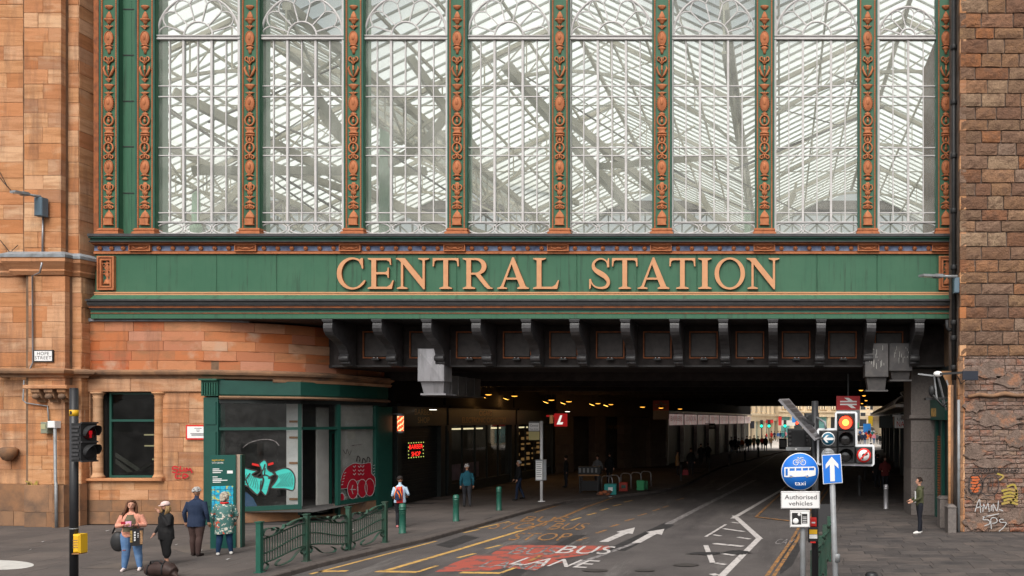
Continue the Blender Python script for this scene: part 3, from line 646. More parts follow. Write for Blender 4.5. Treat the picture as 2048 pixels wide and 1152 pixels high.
for p, q in (((225, 905), (285, 945)), ((222, 915), (275, 955)), ((265, 955), (303, 925)), ((240, 950), (300, 942)), ((280, 950), (305, 935))):
    m = MB(); m.beam(P(*p, 28.7), P(*q, 28.7), .05, .12); m.build('fallen_board', 'interior_pale' if p[0] < 240 else 'interior', wall, world=True)
# ---------------- right hand stone pier
rp = thing('rubble_stone_pier', 'dark brown rock-faced stone pier with crumbling brickwork and graffiti below', 'stone pier', (8, 26, .12))
RYF = 26.0; xr0, xr1 = X(1921, RYF), X(2120, RYF); zmid = Z(712, RYF)
z = zmid; i = 0
while z < 18.4:
    h = random.choice([.36, .40, .44, .47, .42]); lay_course(rp, [(xr0, RYF), (xr1, RYF)], z, z + h, .80, 'brown', depth=.22, rough=.016, joint=.010, jit=.012, first=(1.1, .6, .85)[i % 3])
    lay_course(rp, [(X(1905, 28), 28.0), (xr0 - .015, RYF + .02)], z, z + h, 1.3, 'brown' if i % 3 else 'sand', depth=.2, joint=.006); z += h; i += 1
z = .12
while z < zmid - .02:
    h = min(random.choice([.11, .13, .16, .21, .14]), zmid - z)
    if h < .06: break
    lay_course(rp, [(xr0 + .12, RYF + .03), (xr1, RYF + .03)], z, z + h, .5, 'old_brick', name='brick', depth=.2, rough=.022, joint=.004, jit=.012, drop=(.001, .016))
    z += h
z = .12
while z < zmid - .1:
    lay_course(rp, [(xr0 - .04, RYF + .02), (xr0 + .115, RYF + .02)], z, min(z + .55, zmid), 2, 'sand_plinth', depth=.2, rough=.02); lay_course(rp, [(X(1905, 28), 28.0), (xr0 - .05, RYF + .06)], z, min(z + .55, zmid), 1.4, 'sand', depth=.2, joint=.006); z += .55
backing(rp, [(xr0 + .01, RYF + .055), (xr1 + 8, RYF + .055)], .1, 18.4, back=1.8, mt='mortar_grey'); backing(rp, [(X(1905, 28), 28.0), (xr0 - .015, RYF + .16)], .1, 18.4, back=.4)
m = MB(); m.box(xr0 + .2, 27.8, .1, xr1 + 8, 34, 18.4); m.build('wall_core', 'mortar', rp, world=True)

MT['cement'] = mat('crumbling_cement', (.19, .135, .108), (.125, .088, .07), rough=.96, scale=5, bump=1, bscale=14, fine=.45, bdist=.05, col3=(.30, .15, .09), scale3=2, lo3=.55, hi3=.65)
random.seed(21)
for px, py, w, h in ((1975, 742, 46, 20), (2020, 760, 34, 16), (1950, 812, 24, 14), (1998, 838, 50, 18), (2034, 880, 26, 22), (1948, 900, 26, 20), (1985, 925, 40, 12), (2025, 1035, 34, 18), (1962, 1048, 40, 14), (1945, 985, 16, 22)):
    m = MB(); n = 18; m.prism([(X(px + w * math.cos(2 * math.pi * k / n) * random.uniform(.6, 1.1), RYF), Z(py + h * math.sin(2 * math.pi * k / n) * random.uniform(.5, 1.15), RYF)) for k in range(n)], 0, .05, lambda u, v, w_: (u, RYF - .014 + w_, v)); m.build('cement_patch', 'cement', rp, world=True)
m = MB(); pts = [(X(px, 25.9), 25.98, Z(py, 25.9)) for px, py in ((1938, 793), (1960, 789), (1985, 792), (2010, 787), (2035, 791), (2070, 789))]; m.tube(pts, [.05, .07, .06, .08, .06, .07], 7); m.build('broken_ledge', 'sand_plinth', rp, world=True)
# ---------------- the station bridge: cast iron screen over the street
br = thing('station_bridge', 'green and terracotta iron station bridge with tall arched windows spanning the street', 'railway bridge', (-8, 28, 5.6))
s_ = 28 / F
bx0, bx1 = X(191, 28), X(1905, 28)
def part(m, name, mats, parent=None): return m.build(name, mats, parent or br, world=True)
# --- entablature, piece by piece from the top
def rail(name, ya, yb, proud, mt, back=28.3, slope=0, a=None, b=None):
    m = MB(); z0, z1 = Z(yb, 28) + .001, Z(ya, 28) - .001; x0, x1 = a or bx0, b or bx1
    y0 = 28 - proud
    m.add([(x0, y0 - slope, z0), (x1, y0 - slope, z0), (x1, back, z0), (x0, back, z0), (x0, y0, z1), (x1, y0, z1), (x1, back, z1), (x0, back, z1)],
          [(0, 3, 2, 1), (4, 5, 6, 7), (0, 1, 5, 4), (1, 2, 6, 5), (2, 3, 7, 6), (3, 0, 4, 7)])
    return part(m, name, mt)
rail('ledge', 471.5, 477, .34, 'iron'); rail('upper_moulding', 477, 480, .30, 'teal'); rail('upper_moulding', 480, 485, .22, 'teal'); rail('upper_moulding', 485, 487.5, .28, 'blackiron')
rail('band_moulding', 487.5, 490, .20, 'orange'); rail('band_moulding', 490, 492, .12, 'orange_dk'); rail('ornament_band', 492, 502.5, .045, 'slate_blue'); rail('band_moulding', 502.5, 505, .07, 'orange_dk'); rail('band_moulding', 505, 508.5, .085, 'orange')
rail('gilt_moulding', 584.5, 587, .07, 'letter'); rail('gilt_moulding', 587, 590.5, .05, 'letter')
rail('sloping_moulding', 590.5, 601.5, .06, 'green', slope=.2)
rail('drip_mould', 601.5, 605, .42, 'iron'); rail('drip_mould', 605, 611, .36, 'blackiron'); rail('drip_mould', 611, 613.5, .33, 'iron'); rail('lower_band', 613.5, 618, .28, 'orange_dk'); rail('lower_band', 618, 621, .25, 'blackiron')
rail('lower_band', 621, 627, .2, 'teal'); rail('lower_band', 627, 628.6, .215, 'orange_dk'); rail('lower_band', 628.6, 638.5, .19, 'green')
jx = [bx0] + [X(p, 28) for p in range(314, 1900, 120)] + [bx1]
for a, b in zip(jx, jx[1:]):
    m = MB(); m.cham(a + .006, 27.985, Z(584.3, 28), b - .006, 28.25, Z(508.8, 28), .006); part(m, 'fascia_panel', 'green')
m = MB(); m.box(bx0, 28.26, Z(640, 28), bx1, 28.6, Z(471, 28)); part(m, 'fascia_backing', 'blackiron')
m = MB()
for a in jx[1:-1]:
    for k in range(9):
        for sx in (-.045, .045): m.ell((a + sx, 27.985, Z(580 - k * 8, 28)), .013, .01, .013, 5, 4)
stuff(part(m, 'panel_rivet', 'green'))
# --- rosettes and cartouches
PIL = [213, 285.5, 496, 704, 912, 1118, 1323, 1529, 1736, 1893]
m = MB(); m.lathe([(.005, .0), (.075, 0), (.078, .02), (.06, .035), (.045, .03), (.04, .055), (.015, .065), (.001, .066)], 14, M=Matrix.Rotation(R(90), 4, 'X'))
for k in range(8): a = k * math.pi / 4; m.ell((.056 * math.cos(a), -.03, .056 * math.sin(a)), .018, .016, .018, 5, 4)
ros = m.mesh('rosette', 'orange')
zr = Z(497.3, 28)
cart = MB(); hw, hh = .37, .115
for q in ((-hw, -hh, hw, -hh + .03), (-hw, hh - .03, hw, hh), (-hw, -hh + .03, -hw + .03, hh - .03), (hw - .03, -hh + .03, hw, hh - .03)): cart.box(q[0], -.09, q[1], q[2], 0, q[3], 0)
cart.box(-hw + .03, -.03, -hh + .03, hw - .03, 0, hh - .03, 1)
cart.tube([(x * .26, -.045, -.035 + .06 * (x * x)) for x in [i / 6 - 1 for i in range(13)]], .017, 6, 0); cart.ell((0, -.04, .0), .11, .04, .035, 10, 6, 0)
for sx in (-1, 1):
    cart.tube([(sx * (.25 + .035 * math.cos(t)), -.04, .03 + .03 * math.sin(t)) for t in [i * .6 for i in range(9)]], .014, 5, 0)
cartm = cart.mesh('cartouche', ['orange', 'orange_dk'])
for i, p in enumerate(PIL):
    if i == 0: continue
    o = link('cartouche', cartm, br); o.location = Vector((X(p if i < 9 else 1884, 28), 27.93, zr)) - br.location
for a, b in zip(PIL[1:], PIL[2:] ):
    n = 6 if b - a > 180 else 4
    for k in range(n):
        o = link('rosette', ros, br); o.location = Vector((X(a + (b - a) * .5 + (k - (n - 1) / 2) * (27.8 if n == 6 else 28), 28), 27.935, zr)) - br.location
for p in (203.5, 227, 250):
    o = link('rosette', ros, br); o.location = Vector((X(p, 28), 27.935, zr)) - br.location
# --- serif letters
def serif_foot(c, w, t=.05): return [(c - w, 0), (c + w, 0), (c + w, .035), (c + t * 1.0, .075)], [(c - t, .075), (c - w, .035)]
def gI(): w, c, k = .36, .18, .075; return [[(0, 0), (w, 0), (w, .035), (c + k, .08), (c + k, .92), (w, .965), (w, 1), (0, 1), (0, .965), (c - k, .92), (c - k, .08), (0, .035)]]
def gT(): c, k = .41, .075; return [[(c - .2, 0), (c + .2, 0), (c + .2, .035), (c + k, .08), (c + k, .93), (.70, .93), (.765, .89), (.785, .73), (.825, .73), (.82, 1), (0, 1), (-.005, .73), (.035, .73), (.055, .89), (.12, .93), (c - k, .93), (c - k, .08), (c - .2, .035)]]
def gL(): c, k = .19, .075; return [[(0, 0), (.76, 0), (.82, .28), (.785, .28), (.70, .13), (.60, .07), (c + k, .07), (c + k, .92), (.40, .965), (.40, 1), (0, 1), (0, .965), (c - k, .92), (c - k, .08), (0, .035)]]
def gE(): c, k = .19, .075; return [[(0, 0), (.76, 0), (.82, .28), (.785, .28), (.70, .13), (.60, .07), (c + k, .07), (c + k, .475), (.56, .475), (.615, .44), (.63, .36), (.665, .36), (.665, .69), (.63, .69), (.615, .59), (.56, .545), (c + k, .545), (c + k, .93), (.60, .93), (.68, .88), (.705, .78), (.74, .78), (.725, 1), (0, 1), (0, .965), (c - k, .92), (c - k, .08), (0, .035)]]
def gN(): return [[(.03, 0), (.36, 0), (.36, .035), (.225, .08), (.225, .80), (.86, -.01), (.905, -.01), (.905, .92), (1.04, .965), (1.04, 1), (.70, 1), (.70, .965), (.835, .92), (.835, .30), (.28, 1), (0, 1), (0, .965), (.10, .93), (.155, .86), (.155, .08), (.03, .035)]]
def gA(): return [[(0, 0), (.31, 0), (.31, .035), (.20, .07), (.275, .30), (.63, .30), (.715, .08), (.63, .035), (.63, 0), (1.0, 0), (1.0, .035), (.90, .08), (.525, 1.02), (.475, 1.02), (.125, .10), (.08, .06), (0, .035)], [(.302, .365), (.455, .80), (.605, .365)]]
def gR():
    c, k = .19, .075
    outer = [(0, 0), (.40, 0), (.40, .035), (c + k, .08), (c + k, .46), (.40, .46), (.70, .08), (.80, .0), (.96, 0), (.96, .035), (.88, .06), (.56, .475)] + arc(.47, .73, .29, -65, 78, 12, .265) + [(.46, 1), (0, 1), (0, .965), (c - k, .92), (c - k, .08), (0, .035)]
    hole = [(c + k, .525)] + arc(.40, .73, .205, -88, 88, 12, .205) + [(c + k, .935)]
    return [outer, hole]
def gO(): return [arc(.5, .5, .5, 0, 352, 44, .52), arc(.5, .5, .355, 0, 352, 44, .455)[::-1]]
def gC():
    o = arc(.5, .5, .5, 62, 322, 34, .52); i = arc(.53, .5, .375, 318, 60, 34, .455)
    return [[(.79, 1.0), (.74, .95)] + o + [(.935, .26), (.90, .29)] + i + [(.80, .74), (.82, .66), (.86, .66), (.85, 1.0)]]
def gS():
    cl = smooth2([(.80, .70), (.76, .87), (.60, .965), (.40, .965), (.22, .87), (.18, .72), (.27, .61), (.46, .515), (.66, .42), (.80, .30), (.82, .17), (.70, .06), (.46, .03), (.24, .08), (.10, .20), (.06, .32)], 4)
    n = len(cl); ws = []
    for i in range(n):
        t = i / (n - 1); ws.append(.05 + .125 * math.exp(-((t - .5) / .18) ** 2) + .035 * math.exp(-((t - .32) / .07) ** 2) + .035 * math.exp(-((t - .68) / .07) ** 2))
    L, Q = ribbon(cl, ws)
    return [[(.86, .70), (.86, 1.0), (.81, 1.0), (.775, .95)] + L[6:-6] + [(.085, .05), (.045, 0), (0, 0), (0, .33), (.035, .33)] + Q[::-1][3:-3]] if False else [L + [(.0, .33), (.0, 0), (.045, 0), (.08, .07)][:0] + Q[::-1]], [(.80, .70), (.86, .70), (.86, 1.0), (.815, 1.0), (.78, .9)], [(.06, .32), (.0, .32), (.0, 0), (.045, 0), (.08, .1)]
def letter(polys, x0, x1, dy=.0):
    if isinstance(polys, tuple): polys, extra = polys[0], list(polys[1:])
    else: extra = []
    al = [p for q in polys + extra for p in q]; a, b = min(p[0] for p in al), max(p[0] for p in al)
    z0, z1 = Z(578.2, 27.93), Z(516.5, 27.93); X0, X1 = X(x0, 27.93), X(x1, 27.93)
    mp = lambda q: [(X0 + (p[0] - a) / (b - a) * (X1 - X0), z0 + p[1] * (z1 - z0)) for p in q]
    m = MB(); m.prism([mp(q) for q in polys], 0, .075, FR(27.885), 0, 1)
    for q in extra: m.prism([mp(q)], .002, .077, FR(27.885), 0, 1)
    part(m, 'letter', ['letter', 'orange_dk'])
q1 = lambda u: 670 + u / 4.452; q2 = lambda u: 1040 + u / 3.413
for g, u0, u1 in ((gC, 22, 277), (gE, 297, 528), (gN, 548, 842), (gT, 874, 1106), (gR, 1142, 1408), (gA, 1448, 1730), (gL, 1767, 1998)): letter(g(), q1(u0), q1(u1))
for g, u0, u1 in ((gS, 474, 616), (gT, 629, 804), (gA, 804, 1021), (gT, 1021, 1198), (gI, 1217, 1308), (gO, 1329, 1536), (gN, 1547, 1770)): letter(g(), q2(u0), q2(u1))
# --- pilasters with cast ornament
zp = Z(472, 27.7); sp = 27.7 / F
def pz(y): return (472 - y) * sp
def motifs():
    out = []
    W1 = .165                                                       # half width of the ornament
    def L(name, y, prof, ky=.45, n=12):
        m = MB(); m.lathe([(r * sp, z * sp) for r, z in prof], n, ky=ky); out.append((name, y, m))
    def cameo(y, rays, hh=15, hw=9):
        m = MB(); m.ell((0, 0, 0), hw * sp, .055, hh * sp, 16, 8); m.tube([(hw * .92 * sp * math.cos(t), -.03, hh * .92 * sp * math.sin(t)) for t in [i * math.pi / 12 for i in range(24)]], .013, 5, closed=True)
        m.ell((0, -.045, hh * .1 * sp), hw * .4 * sp, .035, hh * .45 * sp, 8, 6)
        if rays:
            for k in range(22):
                a = k * math.pi / 11; c, s = math.cos(a), math.sin(a); m.beam((hw * .9 * sp * c, -.02, hh * .9 * sp * s), (hw * 1.22 * sp * c, -.02, hh * 1.16 * sp * s), .02, .03, up=(0, 1, 0))
        out.append(('oval_medallion', y, m))
    def ring(y, r, thick=.03, extra=True):
        m = MB(); m.tube([(r * sp * math.cos(t), -.02, r * 1.15 * sp * math.sin(t)) for t in [i * math.pi / 8 for i in range(16)]], thick, 6, closed=True)
        if extra: m.ell((0, -.02, -.02), .05, .04, .07, 8, 6); m.ell((0, -.02, .08), .035, .03, .04, 6, 5)
        out.append(('ring_ornament', y, m))
    def scroll(y, hw, hh, up=1):
        m = MB()
        for sx in (-1, 1):
            pts = [(0, -.015, -hh * up * sp)] + [(sx * sp * (hw * .55 + hw * .42 * math.cos(t) * (1 - k * .05)), -.02, sp * up * (hh * .3 + hh * .6 * math.sin(t) * (1 - k * .05))) for k, t in enumerate([-1.9 + i * .55 for i in range(12)])]
            m.tube(pts, [.026] * 6 + [.022 - .001 * k for k in range(len(pts) - 6)], 6)
        m.ell((0, -.02, 0), .035, .035, hh * .7 * sp, 6, 6); out.append(('scroll_ornament', y, m))
    def fan(y, hw, hh, n=5, up=1):
        m = MB()
        for k in range(n):
            t = (k / (n - 1) - .5) * 2; m.tube([(0, -.01, -hh * sp * up), (t * hw * .5 * sp, -.03, 0), (t * hw * sp, -.01, hh * sp * up * (1 - .6 * abs(t)))], [.012, .026, .008], 5)
        out.append(('leaf_spray', y, m))
    def vee(y, hw, hh):
        m = MB()
        for sx in (-1, 1): m.tube([(0, -.015, -hh * sp), (sx * hw * .55 * sp, -.03, -hh * .45 * sp), (sx * hw * .95 * sp, -.02, hh * .5 * sp), (sx * hw * .8 * sp, -.01, hh * sp)], [.02, .042, .034, .01], 7)
        m.tube([(0, -.02, -hh * .5 * sp), (0, -.03, hh * sp)], [.015, .03], 6); m.ell((0, -.03, hh * .3 * sp), .045, .035, .045, 6, 5); out.append(('lyre_leaf', y, m))
    L('acanthus_cup', 12, [(.5, -5), (4, -3.5), (8, 1), (8.5, 3), (6, 4), (.5, 4)])
    L('bell_urn', 27, [(5.5, -7), (6.5, -5), (5, 0), (3, 4), (1.5, 7)])
    L('capital', 39, [(3, -6), (4, -3), (7, 0), (10, 2), (10, 4), (3, 5)]); fan(51, 9, 5)
    cameo(74, False); fan(88, 9, 3, 4, -1); L('capital', 97, [(2.5, -8), (3, -3), (5, 1), (8, 3), (5, 6), (1, 8)])
    scroll(118, 10, 9); vee(141, 10.5, 12); fan(157, 7, 5, 5); L('capital', 172, [(4, -5), (5, -2), (9, 2), (10, 5), (6, 6)]); fan(184, 9, 4)
    cameo(204, True); L('ball_knop', 226, [(1, -4), (4, -2), (7, 0), (4, 2.5), (1, 4)]); ring(239, 9); L('crown_vessel', 260, [(9, -6), (9.5, -3), (6, -1), (8, 3), (10.5, 7), (4, 8)])
    ring(277, 6.5); L('capital', 269, [(9, -1.5), (10, 0), (9, 1.5)]); ring(294, 9); scroll(311, 10, 7, -1); cameo(333, False, 15, 9); fan(349, 9, 3, 4, -1); L('capital', 356, [(2, -3), (7, -1), (4, 2), (1, 4)])
    L('vase', 376, [(2, -13), (5, -11), (6, -6), (2.5, -2), (3.5, 4), (4.5, 10), (3, 13)]); scroll(376, 10.5, 11); fan(393, 10, 5); fan(404, 10, 5, 5, -1); scroll(412, 10, 5, -1); L('ball_knop', 414, [(1, -4), (4, 0), (1.5, 5)])
    L('dome_urn', 428, [(9, -7), (9.5, -5), (8.5, -2), (5, 4), (2, 7), (1, 9)])
    m = MB(); m.prism([(-10 * sp, -7 * sp), (10 * sp, -7 * sp), (8 * sp, -4 * sp), (9 * sp, 6 * sp), (-9 * sp, 6 * sp), (-8 * sp, -4 * sp)], -.07, 0, lambda u, v, w: (u, w, v)); out.append(('urn_foot', 442, m))
    return out
def pilaster(cx, first=[None]):
    if first[0]:
        c = copy_tree(first[0], br); c.location = Vector((X(cx, 27.7), 27.82, zp)) - br.location; return c
    H = 11.5
    m = MB(); m.box(-.335, .0, .28, .335, .32, H); o = m.build('pilaster', 'green', br); o.location = Vector((X(cx, 27.7), 27.82, zp)) - br.location; first[0] = o
    m = MB()
    for sx in (-1, 1):
        m.box(sx * .245 - .022, -.022, .29, sx * .245 + .022, .002, H - .3)
        for k in range(150): m.box(sx * .245 - .018, -.036, .31 + k * .07, sx * .245 + .018, -.018, .35 + k * .07)
    stuff(m.build('bead_moulding', 'orange', o))
    m = MB(); [m.box(sx * .305 - .03, -.03, .28, sx * .305 + .03, .02, H - .3) for sx in (-1, 1)]; m.build('edge_moulding', 'teal', o)
    m = MB(); m.box(-.335, -.004, 5.2, .335, .004, 5.22); m.box(-.335, -.004, 1.98, .335, .004, 2.0); m.build('joint_line', 'blackiron', o)
    m = MB()
    for a, b, w, d in ((0, .14, .40, .13), (.14, .165, .375, .105), (.165, .215, .35, .07), (.215, .25, .365, .09), (.25, .29, .345, .05)): m.box(-w, -d, a + .001, w, .32, b)
    m.build('pedestal', 'orange', o)
    for name, y, mb in motifs():
        q = mb.build(name, 'orange', o); q.location = (0, -.012, pz(y))
    return o
for p in PIL: pilaster(p)
# recessed riveted strip between the first two pilasters, edge strips at both ends
m = MB(); m.box(X(230, 27.9), 27.98, zp, X(270, 27.9), 28.3, zp + 9.5); part(m, 'riveted_strip', 'green')
m = MB()
for k in range(90):
    for px in (239, 263): m.ell((X(px, 27.97), 27.975, zp + .1 + k * .095), .016, .014, .016, 5, 4)
stuff(part(m, 'rivet', 'teal'))
m = MB()
for y in (-40, 18, 110, 202, 293, 386): m.box(X(233, 27.96), 27.965, Z(y + 1, 27.96), X(267, 27.96), 28, Z(y - 1, 27.96))
part(m, 'strip_joint', 'blackiron')
m = MB(); m.box(X(190, 27.9) - .05, 27.9, zp, X(197, 27.9), 28.4, zp + 9.5); part(m, 'edge_strip', 'orange_dk')
m = MB(); m.box(X(1908, 27.9) - .08, 27.85, zp, X(1908, 27.9) + .1, 28.4, zp + 9.5); part(m, 'edge_strip', 'orange_dk')
# --- windows
wy = 27.93; sw = wy / F
def window(cx, hwp, cols, thick, ovals, like=None):
    zb = Z(470.5, wy)
    if like:
        c = copy_tree(like, br); c.location = Vector((X(cx, wy), wy, zb)) - br.location; return c
    k = sw; zz = lambda y: (470.5 - y) * k
    hw = hwp * k; d = .13
    m = MB()
    for sx in (-1, 1): m.box(sx * hw - .045, -.03, 0, sx * hw + .055, d, zz(-45))
    m.box(-hw + .046, -.01, .0, hw - .046, d, zz(466.5)); m.box(-hw + .046, 0.003, zz(445.2), hw - .046, d - .01, zz(442.8))
    o = m.build('window', 'white', br); o.location = Vector((X(cx, wy), wy, zb)) - br.location
    m = MB(); m.box(-hw - .03, -.05, zz(79.5), hw + .03, d, zz(77)); m.box(-hw - .03, -.02, zz(77) + .001, hw + .03, d, zz(73)); m.box(-hw - .03, -.06, zz(73) + .001, hw + .03, d, zz(71.2))
    nd = 44
    for i in range(nd): x = -hw + (i + .5) * 2 * hw / nd; m.box(x - .018, -.034, zz(76.5), x + .018, -.019, zz(74))
    m.build('transom_rail', 'white', o)
    xs = [(-hwp + (i + 1) * 2 * hwp / cols) for i in range(cols - 1)]
    for i, xp in enumerate(xs):
        t = (i + 1) in thick; m = MB(); w = .038 if t else .019
        m.box(xp * k - w, .0 if t else .02, zz(442.7), xp * k + w, .1 if t else .08, zz(79.6)); m.build('mullion' if t else 'glazing_bar', 'white', o)
    ybars = [171, 192.5, 294.5, 310.5, 425]
    for y in ybars:
        m = MB(); m.box(-hw + .046, .025, zz(y) - .018, hw - .046, .075, zz(y) + .018); m.build('glazing_bar', 'white', o)
    seg = 2 * hwp / ovals
    for i in range(ovals):
        cxp = -hwp + (i + .5) * seg; rx, ry = (seg / 2 - 2.5) * k, 10.6 * k
        m = MB(); m.tube([(cxp * k + rx * math.cos(t), .05, zz(456) + ry * math.sin(t)) for t in [j * math.pi / 14 for j in range(28)]], .023, 6, closed=True); m.build('oval_ring', 'white', o)
        if i:
            m = MB(); xb = (cxp - seg / 2)
            for sx in (-1, 1): m.tube([((xb + sx * (5.5 - 9.5 * math.cos(t * math.pi / 2))) * k if False else (xb - sx * 6 + sx * 9 * (1 - t * t)) * k, .05, zz(456) + t * 10.5 * k) for t in [j / 5 - 1 for j in range(11)]], .02, 5)
            m.build('crossed_curves', 'white', o)
    zc = zz(71); Ro = (hwp - 2.2) * k; ri = 29 * k * (hwp / 85 if hwp > 80 else .52)
    m = MB(); m.tube([(Ro * math.cos(t), .06, zc + Ro * math.sin(t)) for t in [j * math.pi / 40 for j in range(41)]], .042, 6); m.build('arch_ring', 'white', o)
    m = MB(); m.tube([(ri * math.cos(t), .06, zc + ri * math.sin(t)) for t in [j * math.pi / 20 for j in range(21)]], .034, 6); m.build('inner_arch', 'white', o)
    ns = 6; D = 180 / (ns + .2)
    for j in range(ns):
        a = R(90 + (j - (ns - 1) / 2) * D); r1 = Ro * .80
        m = MB(); m.beam((ri * math.cos(a), .06, zc + ri * math.sin(a)), (r1 * math.cos(a), .06, zc + r1 * math.sin(a)), .038, .05, up=(0, 1, 0)); m.build('spoke', 'white', o)
    m = MB(); pts = []
    for j in range(97):
        a = j / 96 * 180; r = Ro * (.80 + .175 * abs(math.cos(math.pi * (a - 90) / D)) ** .75); pts.append((r * math.cos(R(a)), .06, zc + r * math.sin(R(a))))
    m.tube(pts, .026, 5); m.build('scalloped_ring', 'white', o)
    cuts = [-hwp] + xs + [hwp]; rows = [442.8] + ybars[::-1] + [79.5]
    shared = {}
    for a, b in zip(cuts, cuts[1:]):
        for r0, r1 in zip(rows, rows[1:]):
            key = (round(b - a, 2), r0)
            if key not in shared: m = MB(); m.box(0, .045, 0, (b - a) * k, .051, (r0 - r1) * k); shared[key] = m.mesh('pane', 'glass_hi')
            q = link('pane', shared[key], o); q.location = (a * k, 0, zz(r0))
    m = MB(); m.box(-hw, .045, 0.03, hw, .051, zz(445)); m.build('pane', 'glass_hi', o); m = MB(); m.box(-hw, .045, zz(72), hw, .051, zz(-40)); m.build('pane', 'glass_hi', o)
    return o
wp = None
for cx in (394.5, 602.5, 810, 1017, 1223.5, 1428, 1634):
    w = window(cx, 84.5, 6, (2, 4), 3, wp); wp = wp or w
window(1816.5, 60.5, 4, (2,), 2)
# inner faces of the piers, and the wall above and below
for p in PIL[1:-1]:
    m = MB(); m.box(X(p, 28) - .2, 28.1, zp, X(p, 28) + .24, 28.85, 20); part(m, 'inner_pier', 'palegreen')
m = MB(); m.box(bx0, 27.9, zp + 9.35, bx1 + .2, 28.8, 24.5); part(m, 'upper_wall', 'green')
m = MB(); m.box(bx0, 28.62, 7.2, bx1, 29.2, zp - .12); part(m, 'sill_wall', 'panel_iron')
# --- end panels of the fascia
for a, b, c in ((194, 228, 210), (1878, 1912, 1896)):
    m = MB(); x0, x1, z0, z1 = X(a, 27.9), X(b, 27.9), Z(580, 27.9), Z(512, 27.9)
    for i, (ins, pr) in enumerate(((0, .10), (.05, .07), (.10, .09))):
        u0, u1, v0, v1 = x0 + ins, x1 - ins, z0 + ins, z1 - ins; t = .049
        m.box(u0, 27.985 - pr, v0, u1, 27.99, v0 + t, i % 2); m.box(u0, 27.985 - pr, v1 - t, u1, 27.99, v1, i % 2); m.box(u0, 27.985 - pr, v0 + t, u0 + t, 27.99, v1 - t, i % 2); m.box(u1 - t, 27.985 - pr, v0 + t, u1, 27.99, v1 - t, i % 2)
    o = part(m, 'end_panel', ['orange', 'orange_dk'])
    m = MB(); xc = (x0 + x1) / 2
    m.lathe([(.14, 0), (.12, .06), (.08, .16), (.03, .2), (.05, .27), (.1, .36), (.03, .42), (.06, .5), (.11, .58), (.04, .66), (.07, .74), (.02, .85)], 12, (xc, 27.98, z0 + .2), ky=.5)
    for sx in (-1, 1):
        for zo in (.42, .68): m.tube([(xc + sx * (.09 + .055 * math.cos(t)), 27.95, z0 + .2 + zo + .055 * math.sin(t)) for t in [i * .6 for i in range(10)]], .017, 5)
    m.build('vase_ornament', 'orange', o)
    m = MB(); m.box(x0 + .15, 27.983, z0 + .15, x1 - .15, 27.992, z1 - .15); m.build('panel_field', 'teal', o)
# --- girder, panels, brackets
gy = 29.6; gz0, gz1 = Z(731, gy), 7.18
m = MB(); m.box(X(668, gy), gy, gz0, X(1905, gy) + .3, gy + .5, gz1); part(m, 'girder', 'panel_iron')
m = MB(); m.box(X(668, gy), gy - .14, gz0 - .06, X(1905, gy) + .3, gy + .55, gz0); part(m, 'girder_flange', 'blackiron')
m = MB(); m.box(bx0, 27.83, Z(639.5, 28), bx1, 33.5, Z(638.5, 28) - .0); part(m, 'cornice_soffit', 'blackiron')
MT['girder_paint'] = mat('sooty_grey_paint', (.058, .049, .046), (.034, .029, .028), rough=.55, scale=4, bump=.3, spec=.4)
BX = [660, 758, 857, 955, 1055, 1151, 1252, 1350, 1447, 1546, 1642, 1742, 1838]
zt_b = Z(639.5, 28) - .002
prof = [(0, -.085), (.03, -.10), (-.005, -.18), (-.01, -.30), (.03, -.42), (.13, -.53), (.32, -.62), (.55, -.70), (.78, -.81), (.95, -.96), (1.05, -1.13), (1.07, -1.27), (1.06, -1.33), (1.12, -1.345), (1.12, -1.40), (1.2, -1.42), (1.25, -1.52), (1.5, -1.54), (1.56, -1.54), (1.56, -.085)]
m = MB(); m.prism(prof, -.155, .155, lambda u, v, w: (w, u, v)); 
m.lathe([(.02, -.17), (.105, -.17), (.12, -.15), (.12, .15), (.105, .17), (.02, .17)], 12, (0, 1.07, -1.26), M=Matrix.Rotation(R(90), 4, 'Y')); m.lathe([(.02, -.165), (.07, -.165), (.07, .165), (.02, .165)], 10, (0, 1.15, -1.41), M=Matrix.Rotation(R(90), 4, 'Y'))
for i in range(3): m.ell((-.07 + .07 * i, .0, -.26), .018, .018, .018, 6, 4)
bm_ = m.mesh('bracket', 'iron'); m = MB(); m.box(-.18, -.05, -.045, .18, 1.56, 0); m.box(-.165, -.025, -.085, .165, 1.56, -.046); capm = m.mesh('bracket_cap', 'iron')
m = MB(); m.box(-.16, -.012, -.35, .16, 0, .35); 
fl = MB(); fl.box(-.13, -.16, -.035, .13, -.02, .035, 0); fl.beam((-.05, -.02, .0), (-.05, .06, .12), .03, .03); [fl.ell((sx * .065, -.12, .045), .022, .022, .02, 8, 5, 1) for sx in (-1, 1)]
MT['lens'] = mat('clear_lens', (.75, .76, .78), rough=.15); flm = fl.mesh('floodlight', ['black', 'lens'])
